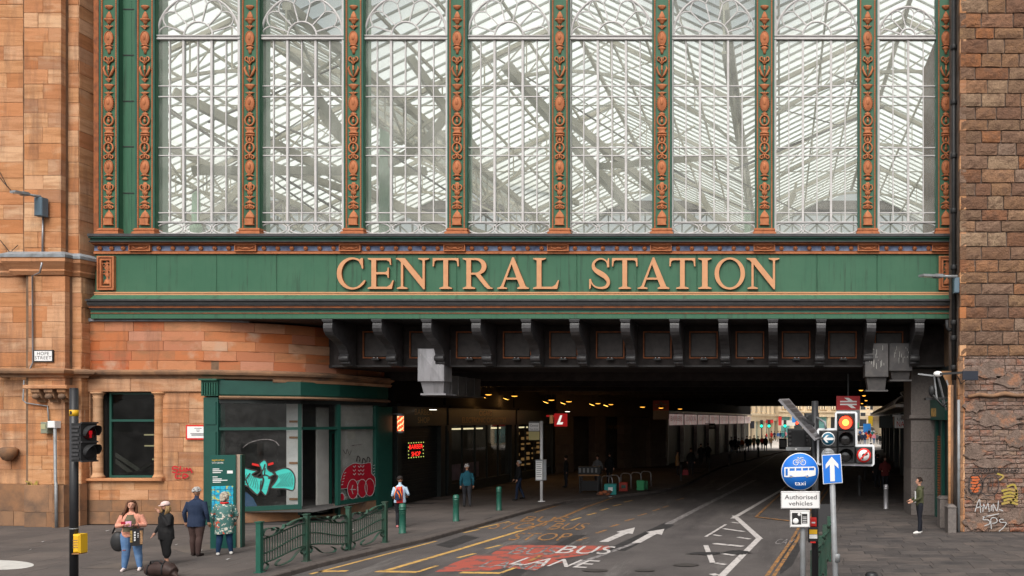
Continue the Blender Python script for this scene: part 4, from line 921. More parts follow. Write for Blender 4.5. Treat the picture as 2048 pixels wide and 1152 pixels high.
for i, p in enumerate(BX):
    o = link('bracket', bm_, br); o.location = Vector((X(p, 28), 27.86, zt_b)) - br.location; c = link('bracket_cap', capm, o)
    if i < len(BX) - 1:
        xc = (X(BX[i], 28) + X(BX[i + 1], 28)) / 2
        m = MB(); z0, z1 = Z(717, gy), Z(663, gy); hw = .52
        for q in ((-hw, z0, hw, z0 + .04), (-hw, z1 - .04, hw, z1), (-hw, z0 + .04, -hw + .04, z1 - .04), (hw - .04, z0 + .04, hw, z1 - .04)): m.box(xc + q[0], gy - .05, q[1], xc + q[2], gy - .001, q[3])
        o2 = part(m, 'panel_frame', 'orange_dk')
        m = MB(); m.cham(xc - hw + .06, gy - .03, z0 + .06, xc + hw - .06, gy - .001, z1 - .06, .02); m.build('girder_panel', 'girder_paint', o2, world=False).location = (0, 0, 0)
        m = MB(); m.box(xc + .80, gy - .06, gz0, xc + .90, gy - .001, gz1); part(m, 'stiffener', 'blackiron')
        q = link('floodlight', flm); q.location = (xc + .02, gy - .06, Z(719, gy)); tag(q, 'small twin floodlight fixed under the girder panel ' + ('below the letter ' if False else '') + ['by the stone wall end', 'behind the first hood duct', 'two panels right of the stone wall', 'beneath the letters NT', 'beneath the letter R', 'beneath the letter L', 'beneath the gap after CENTRAL', 'beneath the letter T of STATION', 'beneath the letters IO', 'beneath the last letter N', 'right of the sign lettering', 'nearest the twin hood ducts'][i], 'floodlight', 'floodlights under the girder')
# --- deck over the roadway
m = MB(); m.box(-45, gy + .6, 5.66, 24, 98.5, 6.9); part(m, 'bridge_deck', 'panel_iron')
for i in range(11):
    y = 33 + i * 6.2; m = MB(); m.box(-40, y, 5.34, 22, y + .35, 5.659); part(m, 'cross_girder', 'panel_iron')
# ---------------- glazed ridge-and-furrow roof of the concourse, seen through the windows
rf = thing('station_roof', 'white glazed ridge and furrow station roof on steel lattice seen through the windows', 'glass roof', (-20, 45, 7))
m_ = bpy.data.materials.new('milky_roof_glass'); m_.use_nodes = True; n, l = m_.node_tree.nodes, m_.node_tree.links; n.clear()
o_ = n.new('ShaderNodeOutputMaterial'); tr = n.new('ShaderNodeBsdfTranslucent'); tr.inputs[0].default_value = (.95, .95, .915, 1); tp = n.new('ShaderNodeBsdfTransparent'); tp.inputs[0].default_value = (.92, .94, .93, 1)
ms = n.new('ShaderNodeMixShader'); ms.inputs[0].default_value = .7; l.new(tp.outputs[0], ms.inputs[1]); l.new(tr.outputs[0], ms.inputs[2]); l.new(ms.outputs[0], o_.inputs[0]); MT['milky'] = m_
Y0, Y1, PITCH, ZV, ZRg = 28.85, 66, 15.6, 18.7, 22.5
VX = [-64.4 + PITCH * k for k in range(6)]
def rp_(m, name, mt, kind=None):
    o = m.build(name, mt, rf, world=True)
    if kind: stuff(o)
    return o
slopes = []
for a in VX[:-1]: slopes += [((a, ZV), (a + PITCH / 2, ZRg)), ((a + PITCH, ZV), (a + PITCH / 2, ZRg))]
STEP = .78; bars = MB(); panes = MB(); nb = 0
ylist = [Y0 + STEP * i for i in range(int((Y1 - Y0) / STEP) + 1)]
MT['steel_dk'] = mat('brown_grey_steel', (.20, .17, .15), (.14, .12, .11), rough=.7)
order = sorted([(y, si) for y in ylist for si in range(len(slopes)) if slopes[si][1][0] > -0.98 * y - 2], key=lambda t: t[0])
for y, si in order:
    (xa, za), (xb, zb) = slopes[si]
    vis = y > 36 and X(300, y) - 4 < xb < X(1900, y) + 4
    nb += vis
    ind = vis and nb <= 290
    m = MB() if ind else bars; m.beam((xa, y, za), (xb, y, zb), .045, .09)
    if ind: rp_(m, 'glazing_bar', 'steel_green')
    m = MB() if ind else panes; dx, dz = xb - xa, zb - za
    m.add([(xa, y + .05, za + .05), (xb, y + .05, zb + .05), (xb, y + STEP - .05, zb + .05), (xa, y + STEP - .05, za + .05)], [(0, 1, 2, 3)])
    if ind: rp_(m, 'pane', 'milky')
rp_(bars, 'glazing_bars', 'steel_green', 1); rp_(panes, 'panes', 'milky', 1)
for x in VX:                                                        # valley girders running away from the street
    m = MB(); m.box(x - .16, Y0, ZV - .35, x + .16, Y1, ZV - .02); m.box(x - .08, Y0, ZV - 1.93, x + .08, Y1, ZV - 1.82)
    y = Y0; k = 0
    while y < Y1 - 1.8:
        m.beam((x, y, ZV - 1.8 if k % 2 else ZV - .35), (x, y + 1.8, ZV - .35 if k % 2 else ZV - 1.8), .07, .10); m.beam((x, y, ZV - 1.8), (x, y, ZV - .35), .06, .06); y += 1.8; k += 1
    rp_(m, 'valley_girder', 'steel')
for (xa, za), (xb, zb) in slopes:
    m = MB()
    for t in (.25, .5, .75): m.box(xa + (xb - xa) * t - .045, Y0, za + (zb - za) * t - .2, xa + (xb - xa) * t + .045, Y1, za + (zb - za) * t - .07)
    rp_(m, 'purlin', 'steel')
for x in VX[:-1]:
    m = MB(); m.box(x + PITCH / 2 - .1, Y0, ZRg - .1, x + PITCH / 2 + .1, Y1, ZRg + .1); rp_(m, 'ridge_beam', 'steel')
for y in (37.5, 47.5, 57.5):                          # cross trusses with arched braces
    for x in VX[:-1]:
        if x + PITCH < X(250, y) or x > X(1950, y): continue
        m = MB(); c = x + PITCH / 2
        m.beam((x, y, ZV - .25), (c, y, ZRg - .25), .14, .2); m.beam((x + PITCH, y, ZV - .25), (c, y, ZRg - .25), .14, .2)
        arcp = [(c + PITCH / 2 * t, y, ZV - 2.2 + 3.4 * (1 - t * t)) for t in [i / 8 - 1 for i in range(17)]]
        for p, q in zip(arcp, arcp[1:]): m.beam(p, q, .09, .14)
        for i in range(2, 15, 2):
            t = i / 8 - 1; zt = ZRg - .25 - abs(t) * (ZRg - ZV); m.beam(arcp[i], (c + PITCH / 2 * t, y, zt), .045, .06)
            if i < 14: t2 = (i + 2) / 8 - 1; m.beam(arcp[i], (c + PITCH / 2 * t2, y, ZRg - .25 - abs(t2) * (ZRg - ZV)), .04, .05)
        m.tube([(x, y, ZV - .4), (x + PITCH, y, ZV - .4)], .035, 5)
        rp_(m, 'roof_truss', 'steel')
for x, y in ((VX[3], 36), (VX[2], 46), (VX[4], 50)):
    m = MB(); m.lathe([(.32, 0), (.26, .3), (.22, 7.3), (.32, 7.5), (.32, 7.7), (.22, 7.9), (.2, ZV - 9)], 14, (x, y, 7))
    rp_(m, 'roof_column', 'palegreen')
    for sx in (-1, 1):
        p = [(x + sx * 3.0 * math.sin(t), y, ZV - 3.6 + 2.4 * (1 - math.cos(t)) + .9 * math.sin(t)) for t in [i * .26 for i in range(7)]]; m = MB()
        for a, b in zip(p, p[1:]): m.beam(a, b, .16, .34)
        rp_(m, 'curved_brace', 'steel')
for x0, y0, z0, x1, y1, z1, w in ((-25.5, 34, 17.5, -17.5, 44, 13.6, .30), (-24, 33, 13.9, -16.6, 38, 15.4, .26), (-25, 37, 15.9, -14, 48, 13.6, .26), (-19.5, 33, 17.8, -17.6, 33.6, 14.8, .28), (-15.6, 34, 19, -13.4, 36, 15.5, .26), (-11.5, 34, 18.6, -7.4, 42, 14.2, .34), (-11, 40, 19, -5, 58, 17, .34), (-20, 44, 19.5, -15, 60, 19.8, .3), (-8, 36, 15, -3, 42, 17.4, .2)):
    m = MB(); m.beam((x0, y0, z0), (x1, y1, z1), w, w * 1.3); rp_(m, 'raking_beam', 'steel')
random.seed(11)
for k in range(40):
    y = random.uniform(33, 58); t = random.uniform(.1, .9); px = 300 + 1600 * t; x = X(px, y); z = Z(random.uniform(60, 380), y); dx = random.choice((-1, 1)) * random.uniform(2, 5)
    m = MB(); m.tube([(x - dx, y, z - abs(dx) * random.uniform(.3, .9)), (x + dx, y + random.uniform(-1, 3), z + abs(dx) * random.uniform(.3, .9))], random.choice((.03, .045, .06)), 5); rp_(m, 'tie_rod', 'steel_dk' if k % 3 else 'steel')
# end screen, floor, side walls
m = MB(); m.add([(-66, Y1 + .3, 7), (14, Y1 + .3, 7), (14, Y1 + .3, 26), (-66, Y1 + .3, 26)], [(0, 1, 2, 3)]); rp_(m, 'end_screen', 'milky')
m = MB(); m.box(-66, Y1 - 1.2, 20.6, 13, Y1 + .1, 21.3)
rp_(m, 'end_beam', 'steel_dk'); m = MB(); m.box(-66, Y1 - .4, 22.9, 13, Y1 + .1, 23.2)
rp_(m, 'end_rail', 'steel_green')
m = MB()
for i in range(74): x = -60 + i; m.box(x - .05, Y1 - .05, 18.6, x + .05, Y1 + .1, 20.59)
for i in range(37): x = -60 + i * 2; m.beam((x, Y1 - .3, 18.7), (x + 2, Y1 - .3, 20.5), .12, .12); m.beam((x + 2, Y1 - .3, 18.7), (x, Y1 - .3, 20.5), .12, .12)
m.box(-60, Y1 - .1, 18.4, 13, Y1 + .08, 18.6); rp_(m, 'end_lattice', 'steel_green')
MT['concourse'] = mat('concourse_floor', (.42, .42, .40), rough=.6)
m = MB(); m.box(-66, 30.4, 7.215, 14, 66, 7.3); rp_(m, 'concourse_floor', 'concourse')
for x in (-66, 13.8): m = MB(); m.box(x, 29.3, 7, x + .5, 66, ZV + 3); rp_(m, 'side_wall', 'interior_pale')
# ---------------- helpers for fronts that stand along a line
def frame(p0, p1):
    d = (Vector(p1) - Vector(p0)); L = d.length; d = d / L; n = Vector((d.y, -d.x))
    return (lambda u, w, z: (p0[0] + d.x * u + n.x * w, p0[1] + d.y * u + n.y * w, z)), L
def fbox(m, fn, u0, u1, w0, w1, z0, z1, mi=0):
    vs = [fn(u0, w0, z0), fn(u1, w0, z0), fn(u1, w1, z0), fn(u0, w1, z0), fn(u0, w0, z1), fn(u1, w0, z1), fn(u1, w1, z1), fn(u0, w1, z1)]
    return m.add(vs, [(0, 3, 2, 1), (4, 5, 6, 7), (0, 1, 5, 4), (1, 2, 6, 5), (2, 3, 7, 6), (3, 0, 4, 7)], mi)
def on_plane(p0, p1):           # photograph spot -> point on the upright plane through p0, p1, `w` metres in front of it
    d = (Vector(p1) - Vector(p0)).normalized(); n = Vector((d.y, -d.x))
    def fn(px, py, w=0):
        q = Vector(p0) + n * w; r = Vector(((px - PX) / F, 1)); t = q.dot(n) / r.dot(n)
        return (r.x * t, t, CH - (py - PY) * t / F)
    return fn
def bld(m, name, mats, par): return m.build(name, mats, par, world=True)
# ---------------- empty green corner shop
shop = thing('corner_shop', 'empty green corner shop with graffiti on its curved window', 'shop', (-18, 29, .12))
SP = [(-19.88, 27.93), (-19.36, 27.93), (-17.29, 29.15), (-16.64, 30.5), (-16.22, 32.5), (-16.12, 33.2)]
zf0, zf1 = 4.56, 5.12; zt0 = Z(857, 29) ; zb0 = .62
fn, L = frame(SP[0], SP[1])
m = MB(); fbox(m, fn, .02, L, -.3, .06, .5, 4.5); fbox(m, fn, .08, L - .06, .061, .09, .75, zt0 - .1); fbox(m, fn, .08, L - .06, .061, .09, zt0 + .15, 4.35); bld(m, 'pilaster', 'shop_green', shop)
m = MB(); fbox(m, fn, -.02, L + .03, -.2, .12, 4.55, 5.08); [fbox(m, fn, .03 + i * .085, .07 + i * .085, .121, .17, 4.6, 5.0) for i in range(6)]; fbox(m, fn, -.05, L + .06, -.2, .22, 5.081, 5.14); bld(m, 'pilaster_capital', 'teal', shop)
m = MB(); fbox(m, fn, .0, L + .02, -.3, .1, .12, .5); bld(m, 'pilaster_base', 'shop_green', shop)
names = ['display_window', 'doorway', 'side_window']
sweep(shop, SP[1:], [(-.25, zf0), (.02, zf0), (.05, zf0 + .05), (.05, zf1 - .03), (-.25, zf1 - .03)], 'shop_green', 'fascia_board')
sweep(shop, SP[1:], [(-.2, zf0 - .12), (.12, zf0 - .12), (.16, zf0 - .06), (.06, zf0 - .003), (-.2, zf0 - .003)], 'sand_plinth', 'fascia_sill')
sweep(shop, SP[1:], [(-.2, zf0 - .26), (.04, zf0 - .26), (.04, zf0 - .123), (-.2, zf0 - .123)], 'shop_dark', 'head_rail')
def wpane(p, q, za, zb, name='pane', w=-.05):
    f2, L2 = frame(p, q); m = MB(); fbox(m, f2, .03, L2 - .03, w - .012, w, za, zb); return bld(m, name, 'glass_shop', shop)
for p in SP[2:5]:
    pass
for i, (p, q) in enumerate(zip(SP[1:], SP[2:])):
    f2, L2 = frame(p, q); m = MB()
    if i < 3:
        fbox(m, f2, .0, L2, -.1, .03, zt0 - .05, zt0 + .05)
        if i != 1: fbox(m, f2, 0, L2, -.12, .06, zb0 - .1, zb0 + .06)
        bld(m, 'transom', 'shop_green', shop)
        m = MB(); fbox(m, f2, L2 - .07, L2 + .05, -.12, .05, .3 if i != 1 else .12, zf0 - .262); bld(m, 'mullion', 'shop_green', shop)
        wpane(p, q, zt0 + .05, zf0 - .262)
        if i != 1: wpane(p, q, zb0 + .06, zt0 - .05)
        m = MB(); fbox(m, f2, 0 if i != 1 else .02, L2 if i != 1 else L2 - .08, -.25, .04, .12, zb0 - .102) if i != 1 else fbox(m, f2, .02, L2 - .08, -.25, -.02, .12, .2)
        bld(m, 'stall_riser', 'sand_plinth', shop)
f2, L2 = frame(SP[4], SP[5]); m = MB(); fbox(m, f2, .02, L2 + .25, -.4, .06, .12, zf0 - .3); bld(m, 'pilaster', 'shop_green', shop)
# the room behind the glass
m = MB(); m.add([(-24, 28.25, .5), (-16.3, 28.25, .5), (-16.3, 36, .5), (-24, 36, .5)], [(0, 1, 2, 3)]); m.add([(-24, 28.25, 4.45), (-16.6, 28.25, 4.45), (-16.6, 36, 4.45), (-24, 36, 4.45)], [(0, 1, 2, 3)])
m.add([(-24, 34.5, .4), (-16.4, 34.5, .4), (-16.4, 34.5, 4.5), (-24, 34.5, 4.5)], [(0, 1, 2, 3)]); m.add([(-21.2, 28.3, .4), (-21.2, 36, .4), (-21.2, 36, 4.5), (-21.2, 28.3, 4.5)], [(0, 1, 2, 3)])
bld(m, 'room_lining', 'interior', shop)
f3, L3 = frame((-16.72, 30.62), (-16.34, 32.45)); m = MB(); fbox(m, f3, 0, L3, -.06, 0, .6, 4.3); bld(m, 'window_backing', 'interior_pale', shop)
f3, L3 = frame((-17.5, 30.6), (-16.98, 32)); m = MB(); fbox(m, f3, 0, .5, -.08, 0, .2, 4.2); bld(m, 'inner_partition', 'interior_pale', shop); m = MB(); fbox(m, f3, .55, .62, -.1, .02, .2, 3.2); fbox(m, f3, 1.2, 1.27, -.1, .02, .2, 3.2); fbox(m, f3, .55, 1.27, -.1, .02, 3.2, 3.3); bld(m, 'door_frame', 'shop_green', shop)
m = MB(); x, y = X(588, 30), 29.9; m.box(x - .22, y, .5, x + .2, y + .3, 4.4); bld(m, 'white_column', 'sign_white', shop)
m = MB(); [m.box(x - .1, y - .03, Z(py, 29.9) - .04, x + .2, y - .002, Z(py, 29.9) + .04) for py in (843, 875, 926, 998)]; bld(m, 'timber_batten', 'wood', shop)
WD = on_plane(SP[1], SP[2]); WS = on_plane(SP[3], SP[4])
def spray(name, px_list, mt, fnp, w=.02, par=shop):
    m = MB(); q = [(p[0], p[1]) for p in px_list]; tri = tessellate_polygon([[Vector((*p, 0)) for p in q]])
    m.add([fnp(*p, w) for p in q] + [fnp(*p, w - .004) for p in q], [tuple(t) for t in tri]); return bld(m, name, mt, par)
def stroke(name, px_list, wpx, mt, fnp, w=.025, par=shop, k=4):
    m = MB(); q = smooth2([tuple(map(float, p)) for p in px_list], k); strip(m, q, wpx, lambda a, b, c: fnp(a, b, c), w); return bld(m, name, mt, par)
V4 = lambda u, v: (380 + u / 2.743, 640 + v / 2.743)
m = MB(); q = [WD(*V4(*p), -.2) for p in ((265, 930), (310, 945), (345, 975), (375, 1030), (265, 1035))]; tri = tessellate_polygon([[Vector((p[0], p[2], 0)) for p in q]]); m.add(q, [tuple(t) for t in tri]); bld(m, 'window_poster', mat('navy_poster', (.03, .08, .17), (.045, .11, .2), rough=.6), shop)
m = MB(); o = Vector(WD(*V4(275, 1036), -.19)); text_on(m, 'den', o, Vector(WD(*V4(330, 1036), -.19)) - o, Vector(WD(*V4(275, 1016), -.19)) - o); bld(m, 'poster_lettering', 'spray_white', shop)
gl = [[(270, 820), (300, 812), (340, 822), (368, 830), (340, 848), (375, 864), (402, 868), (400, 900), (388, 935), (368, 958), (330, 925), (300, 905), (270, 895)],
      [(402, 868), (395, 845), (388, 810), (380, 790), (396, 772), (412, 768), (424, 790), (424, 815), (440, 830), (470, 842), (430, 866), (444, 872), (436, 905), (416, 962), (386, 928), (396, 905)],
      [(452, 838), (480, 822), (516, 812), (548, 820), (572, 850), (576, 890), (566, 934), (520, 926), (446, 922), (466, 890), (480, 858)]]
for g in gl: spray('graffiti_fill', [V4(*p) for p in g], 'turq', WD)
for g in gl: stroke('graffiti_outline', [V4(*p) for p in g + g[:1]], 2.6, 'spray_black', WD, .03)
for g in ([(352, 862), (395, 830), (412, 790)], [(378, 866), (410, 850), (440, 862)], [(412, 812), (408, 850)], [(300, 862), (330, 930), (372, 962)], [(330, 840), (310, 870)], [(390, 880), (384, 930)]): stroke('graffiti_outline', [V4(*p) for p in g], 2.4, 'spray_black', WD, .034)
for g in ([(340, 790), (388, 800)], [(425, 795), (458, 785)]): stroke('graffiti_stroke', [V4(*p) for p in g], 4.5, 'sign_red', WD, .015)
for k in range(9): stroke('graffiti_stroke', [V4(480 + k * 9, 850 - k * 2), V4(500 + k * 8, 880), V4(470 + k * 11, 915)], .7, 'spray_black', WD, .032)
for k in range(7): stroke('graffiti_stroke', [V4(285 + k * 12, 838 + k * 3), V4(300 + k * 12, 870 + k * 6), V4(290 + k * 13, 890 + k * 7)], .7, 'spray_black', WD, .032)
stroke('window_smear', [V4(*p) for p in ((290, 700), (330, 672), (400, 655), (460, 662), (490, 690))], 1.6, 'worn_mark', WD, .02)
red = [(824, 926), (826, 890), (834, 850), (856, 812), (900, 786), (940, 790), (992, 784), (996, 840), (1014, 862), (1018, 908), (1000, 912), (930, 880), (862, 922)]
spray('graffiti_fill', [V4(*p) for p in red], 'crimson', WS); stroke('graffiti_outline', [V4(*p) for p in red + red[:1]], .9, 'spray_white', WS, .03)
for cx, cy, rx, ry in ((893, 928, 29, 54), (945, 924, 27, 50), (986, 918, 26, 48), (834, 974, 13, 24)):
    e = [V4(cx + rx * math.cos(R(a)), cy + ry * math.sin(R(a))) for a in range(0, 360, 20)]; spray('graffiti_fill', e, 'crimson', WS, .034); stroke('graffiti_outline', e + e[:1], 1.0, 'spray_white', WS, .038)
stroke('graffiti_outline', [V4(878, 930), V4(910, 930)], 1.2, 'spray_white', WS, .042); stroke('graffiti_outline', [V4(894, 905), V4(888, 930), V4(895, 955)], 1.2, 'spray_white', WS, .042)
for u in (902, 930, 948): 
    for v in (800, 822, 842): stroke('graffiti_stroke', [V4(u - 8, v), V4(u, v + 8), V4(u + 7, v - 3)], 1.0, 'spray_white', WS, .04)
for u, v in ((920, 755), (950, 768), (975, 760)): stroke('graffiti_stroke', [V4(u - 6, v + 22), V4(u, v - 8), V4(u + 12, v + 4), V4(u + 10, v + 22)], 2, 'spray_black', WS)
for u in (915, 968, 992): stroke('graffiti_drip', [V4(u, 965), V4(u + 2, 995)], .9, 'spray_white', WS, .036)
for v in range(4): stroke('graffiti_stroke', [V4(1006, 800 + v * 16), V4(1014, 795 + v * 16)], 1.2, 'spray_white', WS, .036)
for v in range(5): stroke('graffiti_stroke', [V4(830 + v * 4, 905 - v * 16), V4(840 + v * 4, 900 - v * 16)], 1.2, 'spray_white', WS, .036)
stroke('graffiti_stroke', [V4(840, 712), V4(855, 735), V4(862, 708), V4(875, 740), V4(885, 715)], 1, 'spray_black', WS); stroke('graffiti_stroke', [V4(880, 690), V4(945, 682)], 2, 'worn_mark', WS)
# ---------------- shops under the bridge, left side
WP = [(-16.3, 34.2), (-15.95, 42.2), (-15.3, 55), (-11.8, 60), (-9, 64), (-6.5, 85), (-4.6, 100), (-3.6, 110)]
def lerp2(a, b, t): return tuple(Vector(a).lerp(Vector(b), t))
def shopfront(name, label, p0, p1, kind, sign=None, door=None, fascia_mt='shop_dark', gold=True):
    o = thing(name, label, 'shop', (p0[0], p0[1], PAVE)); fn, L = frame(p0, p1)
    m = MB(); fbox(m, fn, 0, L, -6, -2.4, .1, 5.6); bld(m, 'back_wall', 'interior', o)
    m = MB(); fbox(m, fn, .0, .45, -.5, .14, .12, 3.45); fbox(m, fn, .06, .39, .141, .17, .6, 3.2); bld(m, 'pilaster', 'shop_dark', o); m = MB(); fbox(m, fn, L - .45, L - .01, -.5, .14, .12, 3.45); bld(m, 'pilaster', 'shop_dark', o)
    m = MB(); fbox(m, fn, 0, L - .01, -.5, .2, 3.46, 4.3); bld(m, 'fascia', fascia_mt, o)
    m = MB(); fbox(m, fn, 0, L - .01, -2.4, .32, 4.301, 4.42); fbox(m, fn, 0, L - .01, -2.4, .05, 4.421, 5.64); bld(m, 'upper_wall', 'matt_dark', o)
    if sign:
        for i, t in enumerate(sign):
            m = MB(); w = min(L - 1.2, len(t) * .27); q = Vector(fn(L / 2 - w / 2, .205, 3.95 - i * .36)); text_on(m, t, q, Vector(fn(L / 2 + w / 2, .205, 0)) - Vector(fn(L / 2 - w / 2, .205, 0)), Vector((0, 0, .26))); bld(m, 'fascia_lettering', 'dim_gold', o)
    if kind == 'shutter':
        for k in range(28): m = MB(); fbox(m, fn, .46, L - .46, -.12, -.06 + .02 * (k % 2), .14 + k * .118, .14 + k * .118 + .112); bld(m, 'shutter_slat', 'shutter', o)
    else:
        m = MB(); fbox(m, fn, .46, L - .46, -.3, .02, .12, .6); bld(m, 'stall_riser', 'shop_dark', o)
        n = max(2, int((L - .9) / 1.5)); 
        for k in range(n + 1): u = .46 + (L - .97) * k / n; m = MB(); fbox(m, fn, u, u + .05, -.1, .0, .6, 3.45); bld(m, 'mullion', 'shop_dark', o)
        for k in range(n): u = .46 + (L - .97) * k / n; m = MB(); fbox(m, fn, u + .05, u + (L - .97) / n, -.06, -.05, .6, 3.45); bld(m, 'pane', 'glass_shop', o)
        m = MB(); fbox(m, fn, .6, L - .6, -1.6, -1.5, 3.2, 3.28); bld(m, 'strip_light', 'shelf_lamp', o)
        if kind == 'goods':
            m = MB()
            for k in range(6):
                for j in range(7):
                    if (k * 5 + j * 3) % 4 == 0: continue
                    u = .7 + (L - 1.6) * k / 6; fbox(m, fn, u, u + .14 + .05 * ((k + j) % 4), -.5, -.35, .9 + j * .32, 1.0 + j * .32 + .03 * ((k * j) % 4))
            stuff(bld(m, 'window_goods', 'glow_goods', o))
        else:
            m = MB(); fbox(m, fn, .7, L * .55, -.4, -.35, .7, 1.5); bld(m, 'window_poster', mat('pale_lilac_poster', (.33, .24, .30), (.2, .15, .2), rough=.6), o)
    return o, fn, L
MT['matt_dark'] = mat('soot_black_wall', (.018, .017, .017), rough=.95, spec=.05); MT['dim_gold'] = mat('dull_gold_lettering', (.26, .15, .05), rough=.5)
b_, bf, bl_ = shopfront('barber_shop', 'dark shuttered barber shop under the bridge with a glowing LED sign', (-16.22, 33.9), (-16.02, 38.4), 'shutter', ['BARBER', 'SHOP'])
m = MB(); fbox(m, bf, 1.1, 2.5, .02, .08, 2.05, 2.75); bld(m, 'led_board', 'ink', b_)
m = MB(); text_on(m, 'BARBER', bf(1.2, .085, 2.45), Vector(bf(2.4, 0, 0)) - Vector(bf(1.2, 0, 0)), (0, 0, .2)); text_on(m, 'SHOP', bf(1.4, .085, 2.13), Vector(bf(2.2, 0, 0)) - Vector(bf(1.4, 0, 0)), (0, 0, .2)); bld(m, 'led_lettering', 'led', b_)
MT['led_y'] = emis('yellow_led', (.8, .9, .2), .7); m = MB(); [fbox(m, bf, u, u + .06, .081, .09, z, z + .04) for u, z in [(1.12 + k * .22, 2.70) for k in range(7)] + [(1.12 + k * .22, 2.06) for k in range(7)] + [(1.11, 2.2 + .16 * k) for k in range(3)] + [(2.42, 2.2 + .16 * k) for k in range(3)]]; bld(m, 'led_border', 'led_y', b_)
shopfront('vape_shop', 'dim shop with gold lettering behind the man in the teal jacket', (-16.0, 38.6), (-15.62, 47.2), 'glass', ['CIGARS', 'ELECTRONIC CIGARETTES'])
shopfront('jewellery_shop', 'jewellery shop with warmly lit window shelves behind the bus stop', (-15.6, 47.4), (-15.32, 54.6), 'goods')
# stone entrance turning towards the viewer
ent = thing('station_entrance', 'gloomy stone clad station entrance beyond the red hanging sign', 'entrance', (-13, 58, .12)); ef, eL = frame((-15.3, 54.8), (-9.1, 63.8))
MT['dim_stone'] = mat('smoky_granite', (.105, .085, .07), (.07, .055, .048), rough=.7, scale=1.2, rnd=[(.12, .095, .08), (.085, .07, .058), (.11, .085, .065)])
for u0, u1 in ((0, 1.6), (3.6, 4.6), (6.4, 7.2), (9.2, eL)):
    for k in range(6): m = MB(); fbox(m, ef, u0, u1, -.6, .1 + .05 * (k == 0), .12 + k * .64, .12 + k * .64 + .63); bld(m, 'stone_block', 'dim_stone', ent)
m = MB(); fbox(m, ef, 0, eL, -.8, .2, 3.97, 5.64); bld(m, 'lintel', 'dim_stone', ent); m = MB(); fbox(m, ef, 0, eL, -2.2, -2.0, .1, 5.6); bld(m, 'back_wall', 'interior', ent)
m = MB(); fbox(m, ef, 7.2, 9.2, -.3, .02, 3.2, 3.9); fbox(m, ef, 7.25, 9.1, -.34, -.3, .12, 3.2); bld(m, 'door', 'dim_stone', ent)
m = MB(); text_on(m, 'TO LET', ef(4.9, .02, 3.1), Vector(ef(6, 0, 0)) - Vector(ef(4.9, 0, 0)), (0, 0, .22)); bld(m, 'lettering', 'dim_gold', ent)
# arcade of narrow shops with pale edged piers
MT['pale_pier'] = mat('pale_arcade_pier', (.34, .30, .27), (.2, .18, .16), rough=.4, spec=.4)
arc_sh = [('BARBERS', (.55, .1, .1)), ('LONDON', (.5, .12, .12)), ('GIFTS', (.5, .25, .2)), ('TOWN', (.55, .2, .2)), ('FOOD', (.5, .3, .28)), ('COFFEE', (.5, .3, .3)), ('OPEN', (.45, .3, .3)), ('MIXED', (.4, .3, .3))]
pts = [lerp2((-9, 64.2), (-6.5, 85), k / 4) for k in range(5)] + [lerp2((-6.5, 85), (-4.0, 108), k / 4) for k in range(1, 5)]
wh = ['nearest the stone entrance', 'second beyond the stone entrance', 'third beyond the stone entrance', 'beside the hanging black food sign', 'halfway along the far shops', 'third from the daylight end', 'second from the daylight end', 'last before the daylight']
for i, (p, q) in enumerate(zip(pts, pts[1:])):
    t, c = arc_sh[i]; o = thing('arcade_shop', f'narrow arcade shop with pale pier and fascia with added glow, {wh[i]}', 'shop', (*p, PAVE), 0, 'narrow arcade shops under the bridge'); fn, L = frame(p, q)
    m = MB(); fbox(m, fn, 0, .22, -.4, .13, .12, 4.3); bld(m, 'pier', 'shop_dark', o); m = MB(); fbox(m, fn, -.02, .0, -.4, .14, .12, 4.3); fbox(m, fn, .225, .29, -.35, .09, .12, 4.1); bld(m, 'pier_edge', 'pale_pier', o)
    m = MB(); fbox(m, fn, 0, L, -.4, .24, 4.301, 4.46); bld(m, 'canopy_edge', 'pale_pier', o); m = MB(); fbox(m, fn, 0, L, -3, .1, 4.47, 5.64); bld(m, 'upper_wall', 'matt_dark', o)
    fm = mat('brightened_arcade_fascia', (.5, .47, .45), c, lo=.45, hi=.55, scale=.8, rough=.4, emit=(.6, .42, .40), estr=.2); m = MB(); fbox(m, fn, .5, L, -.3, .1, 3.3, 4.2); bld(m, 'fascia', fm, o)  # faint emission added to brighten the fascia boards under the deck
    m = MB(); text_on(m, t, fn(.9, .105, 3.65), Vector(fn(L - .5, 0, 0)) - Vector(fn(.9, 0, 0)), (0, 0, .4)); bld(m, 'fascia_lettering', mat('arcade_lettering', c, rough=.6), o)
    m = MB(); fbox(m, fn, .5, L, -.3, -.2, .12, 3.29); bld(m, 'shutter', 'shutter', o); m = MB(); fbox(m, fn, 0, L, -3, -.35, .12, 5.6); bld(m, 'back_wall', 'interior', o)
m = MB(); m.add([(-45, 36.2, 0), (-21.2, 36.2, 0), (-18, 60, 0), (-9, 108, 0), (-45, 108, 0), (-45, 36.2, 5.7), (-21.2, 36.2, 5.7), (-18, 60, 5.7), (-9, 108, 5.7), (-45, 108, 5.7)], [(0, 1, 6, 5), (1, 2, 7, 6), (2, 3, 8, 7), (3, 4, 9, 8), (0, 5, 9, 4)])
o = thing('vault_wall', 'dark brick mass of the vaults behind the shops', 'wall', (-30, 60, 0)); bld(m, 'wall', 'panel_iron', o)
